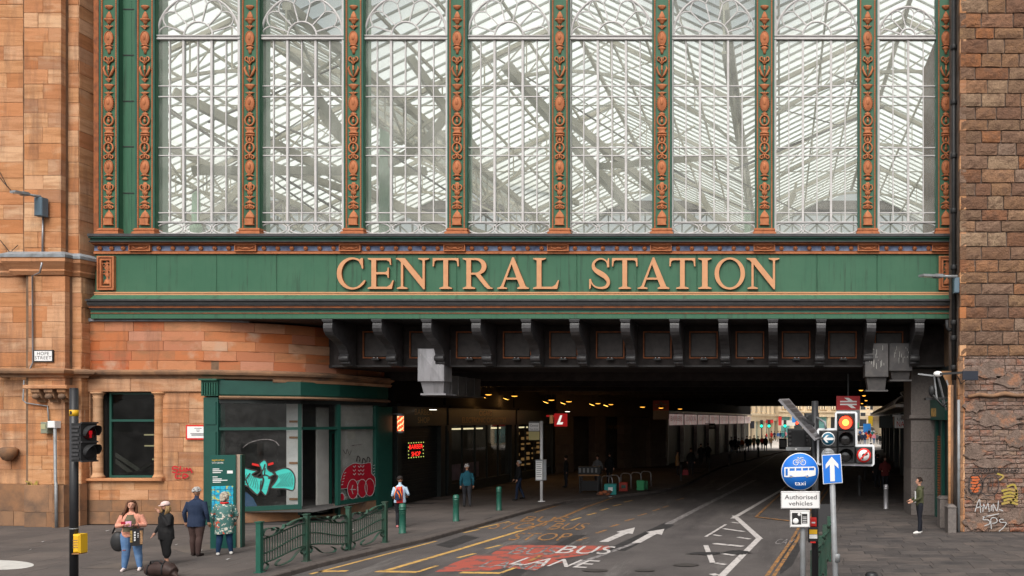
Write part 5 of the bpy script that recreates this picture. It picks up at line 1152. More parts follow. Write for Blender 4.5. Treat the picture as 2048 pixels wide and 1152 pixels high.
# ---------------- right side under the bridge
MT['granite'] = mat('speckled_granite', (.17, .145, .13), (.11, .095, .088), rough=.5, scale=14, fine=.4, rnd=[(.19, .165, .15), (.15, .13, .12), (.17, .145, .13)])
gp = thing('granite_pier', 'speckled granite pier behind the man in the olive jacket', 'stone pier', (5.3, 30.6, .12))
for k, (a, b) in enumerate(((.12, .9), (.9, 1.9), (1.9, 2.9), (2.9, 3.75))):
    m = MB(); m.cham(X(1822, 30.4), 30.4, a + .004, X(1872, 30.4), 32.2, b - .004, .012); bld(m, 'granite_block', 'granite', gp)
m = MB(); m.cham(X(1818, 30.4), 30.3, 3.755, X(1876, 30.4), 32.3, 3.9, .03); m.box(X(1822, 30.4), 30.4, 3.902, X(1872, 30.4), 32.2, 5.64); bld(m, 'capital', 'granite', gp)
gs = thing('side_shop', 'narrow dark green shopfront with a louvred door beside the crumbling brick pier', 'shop', (6, 29, .12)); fn, L = frame((X(1873, 30.4), 30.5), (X(1908, 28), 28.1))
fn2 = lambda u, w, z: fn(u, -w, z)
fn, L = frame((X(1908, 28) - .02, 28.2), (X(1873, 30.4), 30.5)); m = MB(); fn_ = lambda u, w, z: fn(u, -w, z)
fbox(m, fn_, 0, L, -.3, .0, .12, 5.64); bld(m, 'wall', 'shop_dark', gs)
for u in (0.1, 1.0, 1.9): m = MB(); fbox(m, fn_, u, u + .22, .001, .1, .12, 3.7); bld(m, 'post', 'shop_green', gs)
for k in range(26): m = MB(); fbox(m, fn_, 1.25, 1.88, .002, .05, .7 + k * .095, .7 + k * .095 + .06); bld(m, 'louvre_slat', 'orange_dk', gs)
m = MB(); fbox(m, fn_, 0, L, .001, .25, 3.72, 4.5); bld(m, 'fascia', 'shop_green', gs)
m = MB(); fbox(m, fn_, 1.3, 2.0, .252, .262, 3.85, 4.15); bld(m, 'fascia_notice', 'yellow_mark', gs)
RW = [(5.95, 32.4), (8, 53), (10.6, 80), (13.4, 108)]
for i, (p, q) in enumerate(zip(RW, RW[1:])):
    for k in range(3):
        a, b = lerp2(p, q, k / 3), lerp2(p, q, (k + 1) / 3)
        o = thing('arcade_shop', ['dark shop unit on the right under the bridge', 'dark shop unit halfway down the right side', 'dark shop unit near the bright right exit'][i] + [', its first bay', ', its middle bay', ', its last bay'][k], 'shop', (*a, PAVE), 0, 'dark shop units on the right under the bridge')
        f_, L = frame(b, a); m = MB(); fbox(m, f_, 0, L, -2.5, -.2, .1, 5.64); bld(m, 'wall', mat('dark_red_shopfront', (.06, .014, .013) if (i * 3 + k) == 1 else (.02, .02, .02), rough=.4), o)
        m = MB(); fbox(m, f_, L - .5, L, -.2, .12, .12, 4.2); bld(m, 'pier', 'shop_dark', o)
        m = MB(); fbox(m, f_, .1, L - .5, -.199, .05, 3.3, 4.0); bld(m, 'fascia', ['shop_dark', 'rail_red_dk', 'pale_pier'][k], o)
        m = MB(); fbox(m, f_, 0, L, -.2, 1.3 + .0, 4.25, 4.36); bld(m, 'canopy', 'pale_pier', o)
        for j in range(5): u = L * j / 5; m = MB(); m.tube([f_(u, 1.3 * math.cos(t), 4.36 + .55 * math.sin(t)) for t in [x * .26 for x in range(7)]], .04, 5); bld(m, 'canopy_rib', 'pale_pier', o)
# ---------------- beyond the bridge: daylight street
MT['cream'] = mat('cream_stone', (.80, .66, .47), (.68, .54, .37), rough=.9, scale=.5)
MT['dglass'] = mat('dark_window_glass', (.05, .055, .06), rough=.08, spec=.8)
MT['tealglass'] = mat('teal_shop_glass', (.16, .36, .36), rough=.15, spec=.7)
def building(label, p0, p1, h, bays, ground, mt='cream', deep=12, cat='building', cols=False, sh=('dglass',)):
    o = thing('stone_building', label, cat, (*p0, PAVE)); fn, L = frame(p0, p1)
    m = MB(); fbox(m, fn, 0, L, -deep, -.35, .1, h); bld(m, 'wall', mt, o)
    bw = L / bays
    for b in range(bays):
        u = b * bw
        m = MB(); fbox(m, fn, u + .02, u + bw * .22, -.349, .05, .12, h); bld(m, 'pilaster', mt, o)
        m = MB(); fbox(m, fn, u + bw * .24, u + bw * .98, -.345, -.3, .4, ground - .9); bld(m, 'shop_window', sh[b % len(sh)], o)
        if cols:
            for c in (.42, .62, .82): m = MB(); q = fn(u + bw * c, -.1, ground + .5); m.lathe([(.2, 0), (.17, .2), (.15, h - ground - 1)], 8, q); bld(m, 'column', mt, o)
        z = ground + .6
        while z + 2 < h:
            m = MB(); fbox(m, fn, u + bw * .35, u + bw * .9, -.345, -.25, z, z + 2); w = bld(m, 'window', 'white', o); m = MB(); fbox(m, fn, u + bw * .35 + .12, u + bw * .9 - .12, -.249, -.24, z + .12, z + 1.88); m.build('pane', 'dglass', w); z += 3.4
    m = MB(); fbox(m, fn, 0, L, -.349, .15, ground - .85, ground); bld(m, 'fascia', mt, o); m = MB(); fbox(m, fn, 0, L, -.349, .4, ground + .001, ground + .3); bld(m, 'cornice', mt, o)
    return o, fn
building('cream stone building at the left where the bridge ends', (-4.4, 112), (-.6, 150), 16, 6, 4.4, sh=('dglass', 'tealglass'))
building('cream columned building facing the street beyond the bridge', (-.4, 150), (12, 163), 18, 5, 5.2, cols=True, sh=('tealglass', 'dglass', 'tealglass'))
building('row of tall buildings on the far left of the sunlit street', (12.2, 164), (33, 400), 22, 14, 4.6, sh=('tealglass', 'dglass', 'dglass'))
building('row of tall buildings on the far right of the sunlit street', (46, 400), (14.6, 112), 22, 18, 4.6, sh=('dglass', 'tealglass'))
building('pale building closing the far end of the street', (20, 420), (60, 420), 30, 8, 5, sh=('dglass',))
SC = [((.6, .03, .03), 'red'), ((.02, .2, .6), 'blue'), ((.65, .65, .62), 'white'), ((.6, .4, .02), 'yellow'), ((.02, .35, .2), 'green'), ((.03, .03, .04), 'black'), ((.5, .1, .3), 'pink')]
def hang(px, py, w, h, Y, c, wh_):
    x, y, z = P(px, py, Y); o = thing('hanging_sign', f'small {SC[c][1]} shop sign hanging {wh_}', 'sign', (x, y, z)); m = MB(); m.box(-w / 2, -.05, -h / 2, w / 2, .05, h / 2); m.build('panel', mat('hanging_sign_' + SC[c][1], SC[c][0], rough=.5), o); m = MB(); m.box(-w / 2 - .8, -.03, h / 2, w / 2, .03, h / 2 + .06); m.build('arm', 'black', o); return o
for a in ((1503, 850, .8, 1.0, 115, 5, 'at the end of the left arcade'), (1533, 843, 2.2, .5, 132, 0, 'over the far pavement by the green signals'), (1590, 838, 1.0, 1.2, 140, 1, 'on the columned building'), (1574, 846, 3, 1, 148, 2, 'under the columns of the cream building'), (1520, 850, .7, 1.2, 128, 1, 'beside the cream corner building'), (1712, 850, 1.4, 1.4, 190, 4, 'in the far street left of the red signal'), (1734, 858, 1.6, 2.2, 170, 1, 'in the far street above the crowd'), (1741, 842, 1, 2.2, 175, 3, 'high in the far street'), (1728, 868, 1.3, 1.0, 200, 6, 'low in the far street'), (1560, 842, .6, 1.6, 146, 0, 'between the columns of the cream building'), (1652, 838, 1.6, .7, 180, 0, 'behind the signal cluster'), (1667, 850, 1.2, 1.4, 185, 4, 'behind the arrow sign'), (1645, 862, 1.4, .8, 175, 2, 'behind the solar panel')): hang(*a)

MT['pale_paving'] = mat('pale_granite_paving', (.66, .61, .56), (.56, .52, .48), rough=.8, scale=.6, fine=.15, world=True)
m = MB(); ys = [95, 112, 180, 420]; m.add([(-12, y, PAVE + .004) for y in ys] + [(interp(KR, y) + 12 if y > 100 else interp(KR, y) + 1.0, y, PAVE + .004) for y in ys], [(i, 4 + i, 5 + i, i + 1) for i in range(3)]); struct(m.build('pale_plaza', 'pale_paving', fix=False))
# ---------------- fixtures on walls
def tt(m, name, mats, par): return m.build(name, mats, par, world=True)
def fixed(name, label, cat, loc, group=None): return thing(name, label, cat, loc, 0, group)
# street name plate
Y = 27.28; x0, z0, x1, z1 = X(69, Y), Z(724, Y), X(108, Y), Z(700, Y)
o = fixed('street_sign', 'white HOPE STREET name plate with black rim on the sandstone pier', 'street sign', (x0, Y, z0))
m = MB(); m.box(x0, Y - .035, z0, x1, Y - .001, z1); tt(m, 'rim', 'ink', o); m = MB(); m.box(x0 + .035, Y - .042, z0 + .035, x1 - .035, Y - .036, z1 - .035); tt(m, 'plate', 'sign_white', o)
m = MB(); text_on(m, 'HOPE', (x0 + .13, Y - .045, z0 + .225), (.40, 0, 0), (0, 0, .115), spacing=1.1); text_on(m, 'STREET', (x0 + .05, Y - .045, z0 + .085), (x1 - x0 - .1, 0, 0), (0, 0, .11), spacing=1.1); tt(m, 'lettering', 'ink', o)
# red rimmed notice
Y = 27.93; x0, z0, x1, z1 = X(373, Y), Z(879, Y), X(415, Y), Z(850, Y)
o = fixed('wall_notice', 'white notice with a red border on the stone beside the green shop', 'notice', (x0, Y, z0)); m = MB(); m.box(x0, Y - .03, z0, x1, Y - .001, z1); tt(m, 'border', 'sign_red', o); m = MB(); m.box(x0 + .05, Y - .037, z0 + .05, x1 - .03, Y - .031, z1 - .05); tt(m, 'panel', 'sign_white', o)
m = MB(); [m.box(x0 + .5 - w, Y - .041, z0 + z, min(x0 + .35 + w, x1 - .08), Y - .038, z0 + z + .016) for w, z in ((.2, .38), (.14, .32), (.12, .27), (.34, .2), (.3, .17), (.3, .13))]; tt(m, 'print', 'ink', o)
# electrical boxes, conduit, broken boss, camera
o = fixed('meter_box', 'small grey green electrical box on the pier above the drain pipe', 'electrical box', P(95, 852, 27.2)); m = MB(); m.cham(X(88, 27.2), 27.06, Z(867, 27.2), X(101, 27.2), 27.29, Z(844, 27.2), .02); tt(m, 'case', mat('grey_green_plastic', (.22, .23, .17), rough=.5), o); m = MB(); m.box(X(90, 27.2), 27.045, Z(858, 27.2), X(99, 27.2), 27.058, Z(848, 27.2)); tt(m, 'cover', mat('yellowed_plastic', (.36, .35, .20), rough=.5), o)
o = fixed('junction_box', 'small white junction box on the pier with a pipe below', 'electrical box', P(109, 848, 27.2)); m = MB(); m.cham(X(102, 27.2), 27.05, Z(856, 27.2), X(117, 27.2), 27.29, Z(842, 27.2), .02); tt(m, 'case', 'sign_white', o)
m = MB(); m.tube([P(110, 856, 27.12), P(111, 960, 27.12), P(112, 968, 26.98), (X(113, 26.98), 26.98, .14)], .045, 8); tt(m, 'pipe', 'pole_grey', o)
m = MB(); m.tube([P(*p, 27.24) for p in ((48, 760), (46, 800), (52, 806), (95, 812), (98, 845))], .022, 6); tt(m, 'conduit', 'pole_grey', pier)
m = MB(); m.tube([P(86, 435, 27.25), P(85, 505, 27.25)], .03, 6); m.tube([P(84, 525, 26.95), P(80, 545, 27.0), P(65, 552, 27.24), P(66, 725, 27.24), P(58, 742, 27.24), P(48, 745, 27.2)], .028, 6); tt(m, 'conduit', 'zinc', pier)
m = MB(); m.tube([P(*p, 27.5) for p in ((-20, 320), (0, 345), (14, 372), (25, 385))], .012, 5); m.tube([P(*p, 27.5) for p in ((-20, 330), (5, 362), (28, 388))], .012, 5); m.tube([P(*p, 27.55) for p in ((0, 480), (20, 505), (36, 490))], .012, 5); tt(m, 'cable', 'ink', pier)
def stroke3(par, name, pts, w, mt, Y): m = MB(); q = smooth2([tuple(map(float, p)) for p in pts], 5); strip(m, q, w, lambda a, b, c: P(a, b, c), Y); return tt(m, name, mt, par)
stroke3(pier, 'graffiti_stroke', [(50, 962), (58, 966), (52, 976), (60, 964), (66, 972), (74, 962), (72, 976)], 2.6, 'spray_yellow', 27.255)
for pts in ([(357, 935), (348, 933), (345, 938), (355, 940), (352, 945), (344, 944)], [(361, 932), (360, 942), (366, 941)], [(368, 935), (368, 943)], [(372, 944), (373, 936), (377, 941), (380, 937), (384, 946)], [(362, 948), (352, 949), (352, 956), (362, 956)], [(366, 957), (367, 948), (376, 952), (366, 957)]): stroke3(wall, 'graffiti_stroke', pts, 2.8, 'spray_red', 27.9)
o = fixed('worn_boss', 'broken dark stone boss sticking out of the pier at the left edge', 'stone boss', P(14, 910, 27.4)); m = MB(); m.lathe([(.02, -.25), (.16, -.2), (.27, -.02), (.3, .15), (.2, .22), (.02, .24)], 9, (X(14, 27.4), 27.44, Z(908, 27.4)), ky=.8); tt(m, 'boss', 'sand_plinth', o)
# flood lamp with control box, left
def led_lamp(label, bx, by, tx, ty, Y, boxw, boxh, flip):
    o = fixed('wall_lamp', label, 'lamp', P(bx, by, Y)); x, y, z = P(bx, by, Y - .2)
    m = MB(); m.cham(x - boxw / 2, Y - .32, z - boxh, x + boxw / 2, Y - .08, z, .02); tt(m, 'control_box', 'bluegrey', o)
    a, b = Vector((x, Y - .3, z + .02)), Vector(P(tx, ty, Y - 1.0)); mid = a.lerp(b, .42)
    m = MB(); m.tube([(x, Y - .2, z - .02), (x, Y - .25, z + .04), mid], [.05, .05, .04], 8); tt(m, 'arm', 'pole_grey', o)
    m = MB(); m.beam(mid, b, .26, .07); m.beam(mid.lerp(b, .05), mid.lerp(b, .4), .2, .12); tt(m, 'lamp_head', 'pole_grey', o)
    m = MB(); m.beam(mid.lerp(b, .3) - Vector((0, 0, .037)), mid.lerp(b, .95) - Vector((0, 0, .037)), .2, .01); tt(m, 'lens', 'lens', o)
led_lamp('grey floodlight with a blue grey control box high on the left pier', 82, 396, 25, 383, 27.3, .27, .62, 0)
led_lamp('flat grey street lamp on the drain pipe over the right end of the green fascia', 1913, 556, 1842, 551, 26.4, .2, .5, 0)
# drain pipe and bracket sign on the right
o = fixed('drain_pipe', 'long black drain pipe running down beside the right end of the bridge', 'pipe', (X(1907, 26.6), 26.6, 4)); x = X(1907.5, 26.6)
m = MB(); m.tube([(x, 26.6, Z(-40, 26.6)), (x, 26.6, Z(760, 26.6))], .075, 10); [m.lathe([(.10, -.08), (.11, -.06), (.11, .06), (.10, .08)], 10, (x, 26.6, Z(py, 26.6))) for py in (95, 205, 312, 422, 535, 645, 676, 735)]; tt(m, 'pipe', 'bluegrey_dk' if 'bluegrey_dk' in MT else 'black', o)
m = MB(); m.tube([P(*p, 26.7) for p in ((1894, 640), (1894, 655), (1898, 660), (1906, 658))], .06, 8); tt(m, 'branch', 'black', o)
for px, mt in ((1899, 'sand'), (1904, 'sand_plinth'), (1912.5, 'pole_grey')):
    m = MB(); m.tube([(X(px, 26.3), 26.3 if px < 1910 else 25.95, Z(800 if px > 1910 else 770, 26.3)), (X(px, 26.3), 26.3 if px < 1910 else 25.95, .14)], .05, 8); tt(m, 'conduit', mt, o)
o = fixed('bracket_sign', 'blank black sign board on an arm across the brick pier', 'sign', P(1925, 750, 25.8)); m = MB(); m.box(X(1925, 25.7), 25.68, Z(760, 25.7), X(1956, 25.7), 25.74, Z(742, 25.7)); tt(m, 'board', mat('navy_black_board', (.016, .02, .032), rough=.4), o)
m = MB(); m.beam(P(1880, 748, 25.8), P(1925, 745, 25.75), .06, .07); m.tube([P(1915, 752, 25.9), P(1922, 768, 25.95), P(1932, 760, 25.8)], .02, 5); tt(m, 'arm', 'black', o)
# broken floodlight, cables and shelf under the bridge at the right
o = fixed('broken_bracket', 'broken pale sign frame and lamp hanging beneath the bridge at the right', 'bracket', P(1870, 760, 27)); m = MB(); m.beam(P(1836, 748, 26.8), P(1870, 752, 26.8), .06, .05); m.beam(P(1868, 750, 26.8), P(1874, 800, 26.8), .05, .05); m.beam(P(1874, 745, 26.6), P(1893, 820, 27), .05, .05); m.beam(P(1893, 760, 26.8), P(1904, 800, 26.8), .05, .05); tt(m, 'frame', 'pole_grey', o)
m = MB(); m.prism([P(1882, 742, 27)[::2], P(1904, 742, 27)[::2], P(1904, 790, 27)[::2]], 0, .04, FR(27.0)); tt(m, 'timber_panel', 'wood', o)
m = MB(); m.ell(P(1876, 748, 26.6), .16, .1, .1, 8, 6); tt(m, 'crumpled_wrap', 'sign_white', o); m = MB(); m.ell(P(1864, 782, 26.8), .12, .12, .2, 8, 6); m.tube([P(*p, 26.7) for p in ((1866, 790), (1885, 812), (1900, 800), (1904, 790))], .04, 6); m.beam(P(1850, 798, 27), P(1900, 796, 27), .3, .08); m.tube([P(*p, 26.7) for p in ((1884, 800), (1888, 814), (1898, 812), (1902, 800))], .03, 6); tt(m, 'lamp', 'black', o)
o = fixed('skylight', 'tilted bright glass canopy pane seen under the bridge at the right', 'canopy', P(1812, 790, 33)); m = MB(); q = [P(*p, Yq) for p, Yq in (((1800, 787), 33), ((1818, 781), 33), ((1829, 794), 34.5), ((1812, 800), 34.5))]; m.add(q + [(a, b, c + .06) for a, b, c in q], [(0, 1, 2, 3), (4, 5, 6, 7), (0, 1, 5, 4), (1, 2, 6, 5), (2, 3, 7, 6), (3, 0, 4, 7)]); tt(m, 'pane', 'milky', o)
for k in range(1, 4): m = MB(); m.beam(Vector(q[0]).lerp(Vector(q[1]), k / 4) - Vector((0, 0, .03)), Vector(q[3]).lerp(Vector(q[2]), k / 4) - Vector((0, 0, .03)), .04, .04); tt(m, 'bar', 'blackiron', o)
# graffiti on the crumbling brick
V3 = lambda u, v: (1660 + u / 2.304, 600 + v / 2.304); GYw = 25.945
def gr(pts, w, mt): stroke3(rp, 'graffiti_stroke', [V3(*p) for p in pts], w, mt, GYw)
for cx in (668, 692, 716, 742, 765, 790, 815, 842, 862): gr([(cx - 10, 790), (cx, 774), (cx + 9, 786), (cx - 2, 796), (cx - 8, 784), (cx + 14, 790)], 1.4, 'spray_black')
gr([(640, 880), (645, 820), (680, 808), (705, 850), (690, 890), (655, 892), (640, 870)], 2.2, 'spray_black'); gr([(700, 870), (715, 820), (760, 808), (778, 850), (760, 895), (720, 900), (695, 885)], 2, 'spray_black'); gr([(650, 900), (680, 850), (705, 825)], 1.6, 'spray_black'); gr([(730, 880), (735, 830), (750, 820), (748, 860), (738, 880)], 1.6, 'spray_black')
for y in range(6): gr([(648 + y % 2 * 6, 815 + y * 13), (672, 818 + y * 13), (694 - y % 3 * 5, 812 + y * 13)], 4, 'spray_orange')
for y in range(5): gr([(790 + y % 2 * 10, 880 + y * 15), (830, 872 + y * 15), (866, 882 + y * 15)], 4.5, 'spray_yellow')
gr([(770, 800), (800, 812), (780, 830)], 3.4, 'spray_yellow'); gr([(815, 860), (850, 852), (858, 900), (830, 935)], 4, 'spray_yellow')
for pts in ([(668, 975), (682, 930), (690, 922), (694, 980)], [(674, 958), (700, 950)], [(704, 978), (708, 940), (718, 962), (728, 938), (734, 976)], [(742, 972), (744, 945)], [(752, 974), (752, 940), (770, 972), (776, 925)], [(780, 965), (797, 972)], [(730, 992), (712, 1000), (706, 1012), (730, 1014), (736, 1030), (712, 1040)], [(744, 1055), (742, 1008), (766, 1006), (768, 1024), (748, 1030)], [(800, 1010), (782, 1012), (786, 1024), (812, 1026), (800, 1048), (778, 1066)], [(704, 1000), (780, 985)]): gr(pts, 1.6, 'spray_white')
# ventilation hoods
def hood(label, a, b, c, d, Y, mt, neck):
    x0, x1, z0, z1 = X(a, Y), X(b, Y), Z(d, Y), Z(c, Y); o = fixed('vent_hood', label, 'ventilation hood', (x0, Y, z0))
    m = MB(); m.cham(x0, Y, z0, x1, Y + .7, z1, .015); m.add([(x0 + .02, Y - .002, z0 + .02), (x1 - .02, Y - .002, z0 + .02), (x1 - .02, Y - .002, z1 - .02), (x0 + .02, Y - .002, z1 - .02), ((x0 + x1) / 2, Y - .03, (z0 + z1) / 2)], [(0, 1, 4), (1, 2, 4), (2, 3, 4), (3, 0, 4)]); tt(m, 'hood', mt, o)
    m = MB(); h = neck; m.add([(x0 + .06, Y + .12, z0 - .001), (x1 - .06, Y + .12, z0 - .001), (x1 - .06, Y + .7, z0 - .001), (x0 + .06, Y + .7, z0 - .001), (x0 + .14, Y + .2, z0 - h), (x1 - .1, Y + .2, z0 - h), (x1 - .1, Y + .7, z0 - h), (x0 + .14, Y + .7, z0 - h)], [(0, 1, 5, 4), (1, 2, 6, 5), (2, 3, 7, 6), (3, 0, 4, 7), (4, 5, 6, 7)]); m.box(x0 + .04, Y + .15, z0 - h - .06, x1, Y + .75, z0 - h - .002); tt(m, 'neck', mt, o)
    m = MB(); random.seed(int(a)); 
    for _ in range(16): x, z = random.uniform(x0 + .1, x1 - .1), random.uniform(z0 + .45, z1 - .08); h2 = random.uniform(.01, .22 if mt != 'zinc' else .04); m.box(x, Y - .036, z - h2, x + .012, Y - .034, z)
    stuff(tt(m, 'bird_droppings', 'dropping', o)); return o
o = hood('shiny galvanised vent hood under the bridge beside the stone wall', 835, 888, 697, 763, 29.0, 'zinc', .42)
x0, z0 = X(862, 29.7), Z(788, 29.7); m = MB(); m.box(x0 + .1, 29.76, z0, x0 + .75, 32.6, z0 + .68); tt(m, 'duct_run', 'duct_dark', o)
for k in range(3): m = MB(); m.box(x0 + .08, 30.3 + k * .8, z0 - .02, x0 + .77, 30.34 + k * .8, z0 + .70); tt(m, 'duct_seam', 'duct_dark', o)
m = MB(); m.box(x0 - .35, 29.72, z0 - .07, x0 + .9, 32.6, z0 - .004); tt(m, 'tray', 'iron', o)
hood('larger dirty dark vent hood of the pair by the right pier', 1730, 1777, 686, 754, 28.9, 'duct_dark', .45); hood('smaller dirty dark vent hood of the pair by the right pier', 1778, 1825, 686, 742, 29.2, 'duct_dark', .3)
# barber pole
x, y, z = -15.7, 33.75, Z(862, 33.7); x = X(801, 33.75)
o = fixed('barber_pole', 'lit red and cream striped barber pole on the shop corner', 'barber pole', (x, y, z)); m = MB(); n = 20; hgt = .62; vs = []; fs = []; mi = []
for k in range(13):
    for i in range(n): a = 2 * math.pi * i / n; vs.append((x + .125 * math.cos(a), y + .125 * math.sin(a), z + hgt * k / 12))
m.add(vs, [])
for k in range(12):
    for i in range(n): m.f.append((k * n + i, k * n + (i + 1) % n, (k + 1) * n + (i + 1) % n, (k + 1) * n + i)); m.m.append(1 if ((i - k * 1.7) % 7) < 2.6 else 0); m.s.append(True)
tt(m, 'striped_cylinder', ['barber', 'barber_w'], o); m = MB(); m.lathe([(.05, -.1), (.14, -.08), (.15, 0)], 16, (x, y, z)); m.lathe([(.15, .0), (.14, .08), (.05, .12)], 16, (x, y, z + hgt)); m.beam((x, y, z + hgt / 2 + .4), (x - .5, y + .05, z + hgt / 2 + .4), .05, .05); tt(m, 'cap', 'pole_grey', o)
# red hanging L sign
Y = 50; o = fixed('hanging_sign', 'red hanging sign with a slanted white L beyond the bus stop', 'sign', P(1120, 840, Y)); x0, x1, z0, z1 = X(1108, Y), X(1133, Y), Z(853, Y), Z(827, Y)
m = MB(); m.cham(x0, Y, z0, x1, Y + .2, z1, .06); m.box(x0 - .5, Y + .08, z1 - .2, x0 - .02, Y + .14, z1 - .1); tt(m, 'panel', 'lsign', o); m = MB(); W_x, H_z = x1 - x0, z1 - z0
m.prism([(x0 + .22 * W_x, z0 + .16 * H_z), (x0 + .68 * W_x, z0 + .16 * H_z), (x0 + .74 * W_x, z0 + .34 * H_z), (x0 + .48 * W_x, z0 + .32 * H_z), (x0 + .66 * W_x, z0 + .86 * H_z), (x0 + .5 * W_x, z0 + .86 * H_z)], 0, .012, FR(Y - .013)); tt(m, 'letter', 'lsign_w', o); m = MB(); m.box(x0 - .28, Y + .02, z0 + .25 * H_z, x0 - .08, Y + .1, z1 - .1); tt(m, 'side_panel', 'sign_white', o)
# rail signs
def rail_sign(label, a, b, c, d, Y, mt, mtw, lower):
    x0, x1, z0, z1 = X(a, Y), X(b, Y), Z(d, Y), Z(c, Y); o = fixed('rail_sign', label, 'station sign', (x0, Y, z0)); w, h = x1 - x0, z1 - z0
    m = MB(); m.box(x0, Y, z0, x1, Y + .12, z1); tt(m, 'panel', mt, o)
    m = MB(); f = lambda pts: [(x0 + w * (.5 + p[0]), z0 + h * (.5 + p[1])) for p in pts]
    m.prism([f([(-.35, .08), (.05, .08), (-.10, .30), (.02, .30), (.22, .08), (.36, .08), (.36, .17), (.27, .17), (.10, .36), (.10, .36), (-.16, .36), (-.03, .17), (-.35, .17)])] if False else [f([(-.35, .05), (.36, .05), (.36, .15), (.20, .15), (.02, .37), (-.17, .37), (.0, .15), (-.35, .15)])], 0, .01, FR(Y - .011))
    m.prism([f([(-.35, -.15), (-.04, -.15), (.14, -.37), (.33, -.37), (.15, -.15), (.36, -.15), (.36, -.05), (-.35, -.05)])], 0, .01, FR(Y - .011))
    m.prism([f([(-.08, .05), (.08, .05), (.06, -.05), (-.06, -.05)])], 0, .008, FR(Y - .0095)) if False else None
    tt(m, 'double_arrow', mtw, o)
    if lower: m = MB(); m.box(x0, Y + .01, z0 - h * lower, x1, Y + .11, z0 - .005); tt(m, 'lower_panel', 'pole_grey' if mt == 'rail_red' else 'granite', o)
    m = MB(); m.box((x0 + x1) / 2 - .03, Y + .05, z1, (x0 + x1) / 2 + .03, Y + .09, min(z1 + 1.2, 5.5)); tt(m, 'hanger', 'black', o)
rail_sign('bright red rail sign with white double arrow above the red traffic light', 1673, 1720, 792, 820, 31, 'rail_red', 'sign_white', .9)
rail_sign('dusty red rail sign with double arrow over the left arcade', 1306, 1338, 801, 821, 58, 'rail_red_dk', 'worn_mark', .9)
Y = 36; x0, x1, z0, z1 = X(1790, Y), X(1819, Y), Z(856, Y), Z(833, Y); o = fixed('nail_sign', 'white hanging shop sign reading NAIL in red letters', 'sign', (x0, Y, z0)); m = MB(); m.box(x0, Y, z0, x1, Y + .15, z1); m.box(x0 - .1, Y + .05, z1, x1 + .2, Y + .1, z1 + .08); tt(m, 'panel', 'sign_white', o)
m = MB(); text_on(m, 'NAIL', (x0 + .08, Y - .006, z0 + .06), (x1 - x0 - .14, 0, 0), (0, 0, .24)); tt(m, 'lettering', 'sign_red', o); m = MB(); text_on(m, 'UBA', (x0 + .1, Y - .006, z0 + .34), (x1 - x0 - .2, 0, 0), (0, 0, .12)); tt(m, 'small_lettering', 'ink', o)
m = MB(); xx = X(1760, 36); m.box(xx, 36.2, Z(856, 36.2), X(1786, 36.2), 36.4, Z(832, 36.2)); o = fixed('blank_sign', 'blank black hanging sign left of the nail bar sign', 'sign', P(1773, 844, 36.2)); tt(m, 'panel', 'shop_dark', o)
Y = 62; x0, x1, z0, z1 = X(1418, Y), X(1430, Y), Z(858, Y), Z(848, Y); o = fixed('food_sign', 'black square FOOD sign hanging from the far arcade', 'sign', (x0, Y, z0)); m = MB(); m.box(x0, Y, z0, x1, Y + .1, z1); m.box(x0 - .3, Y + .03, z1, x1, Y + .07, z1 + .05); tt(m, 'panel', 'ink', o); m = MB(); text_on(m, 'FOOD', (x0 + .05, Y - .006, z0 + .14), (x1 - x0 - .1, 0, 0), (0, 0, .14)); tt(m, 'lettering', 'sign_white', o)
# lamps under the deck
def lamp(label, px, py, z, amber, group, tilt=.3, s=1):
    Yl = (z - CH) * F / (PY - py); x = X(px, Yl); o = thing('hanging_lamp', label, 'lamp', (x, Yl, z), 0, group)
    m = MB(); m.tube([(0, 0, .08), (0, 0, max(.2, 5.6 - z))], .015, 5); m.build('stem', 'black', o)
    m = MB(); m.lathe([(.05, .1), (.10, .06), (.24 * s, -.02), (.25 * s, -.03), (.05, .08)], 12); q = m.build('shade', 'black', o); q.rotation_euler = (0, tilt, 0)
    m = MB(); m.ell((0, 0, -.02), .20 * s, .12, .05, 10, 6); q = m.build('bulb', amber, o); q.rotation_euler = (0, tilt, 0)
    if amber == 'amber':
        li = bpy.data.lights.new('lamp_light', 'POINT'); li.energy = 14; li.color = (1, .5, .16); li.shadow_soft_size = .15; q = link('lamp_light', li, o); q.location = (0, 0, -.2)
for i, (px, py, a) in enumerate(((966, 792, 1), (1012, 796, 1), (1092, 803, 1), (1126, 805, 1), (1184, 808, 1), (1212, 810, 1))): lamp('amber tilted lamp under the bridge, ' + ['first beyond the vent duct', 'second beyond the vent duct', 'third one, above the bus stop flag', 'fourth one, above the red hanging sign', 'fifth one, over the stone entrance', 'farthest of the six'][i], px, py, (4.95, 4.95, 4.8, 4.78, 4.72, 4.7)[i], 'amber', 'amber lamps under the bridge', .35)
for i, (px, py) in enumerate(((977, 788), (1029, 791), (1103, 799), (1138, 802), (1196, 806), (1222, 808), (1285, 813), (1322, 815), (1360, 817))): lamp('dim flat lamp disc close under the deck, ' + ['above the first amber lamp', 'above the second amber lamp', 'above the bus stop', 'above the red hanging sign', 'left over the entrance', 'right over the entrance', 'first over the arcade', 'above the dusty rail sign', 'last over the arcade'][i], px, py, (5.1, 5.1, 4.9, 4.85, 4.85, 4.85, 4.6, 4.6, 4.6)[i], 'amber_dim', 'flat lamp discs under the deck', 0, .9)
for i, (px, py) in enumerate(((1722, 779), (1728, 790), (1732, 800), (1724, 806), (1731, 812), (1736, 818))): lamp('small lamp in a receding string by the rail sign, ' + ['nearest', 'second', 'third', 'fourth', 'fifth', 'farthest'][i] + ' of the string', px, py, 5.0 + .05 * (i == 0), 'amber_dim', 'string of lamps by the rail sign', 0, .5)
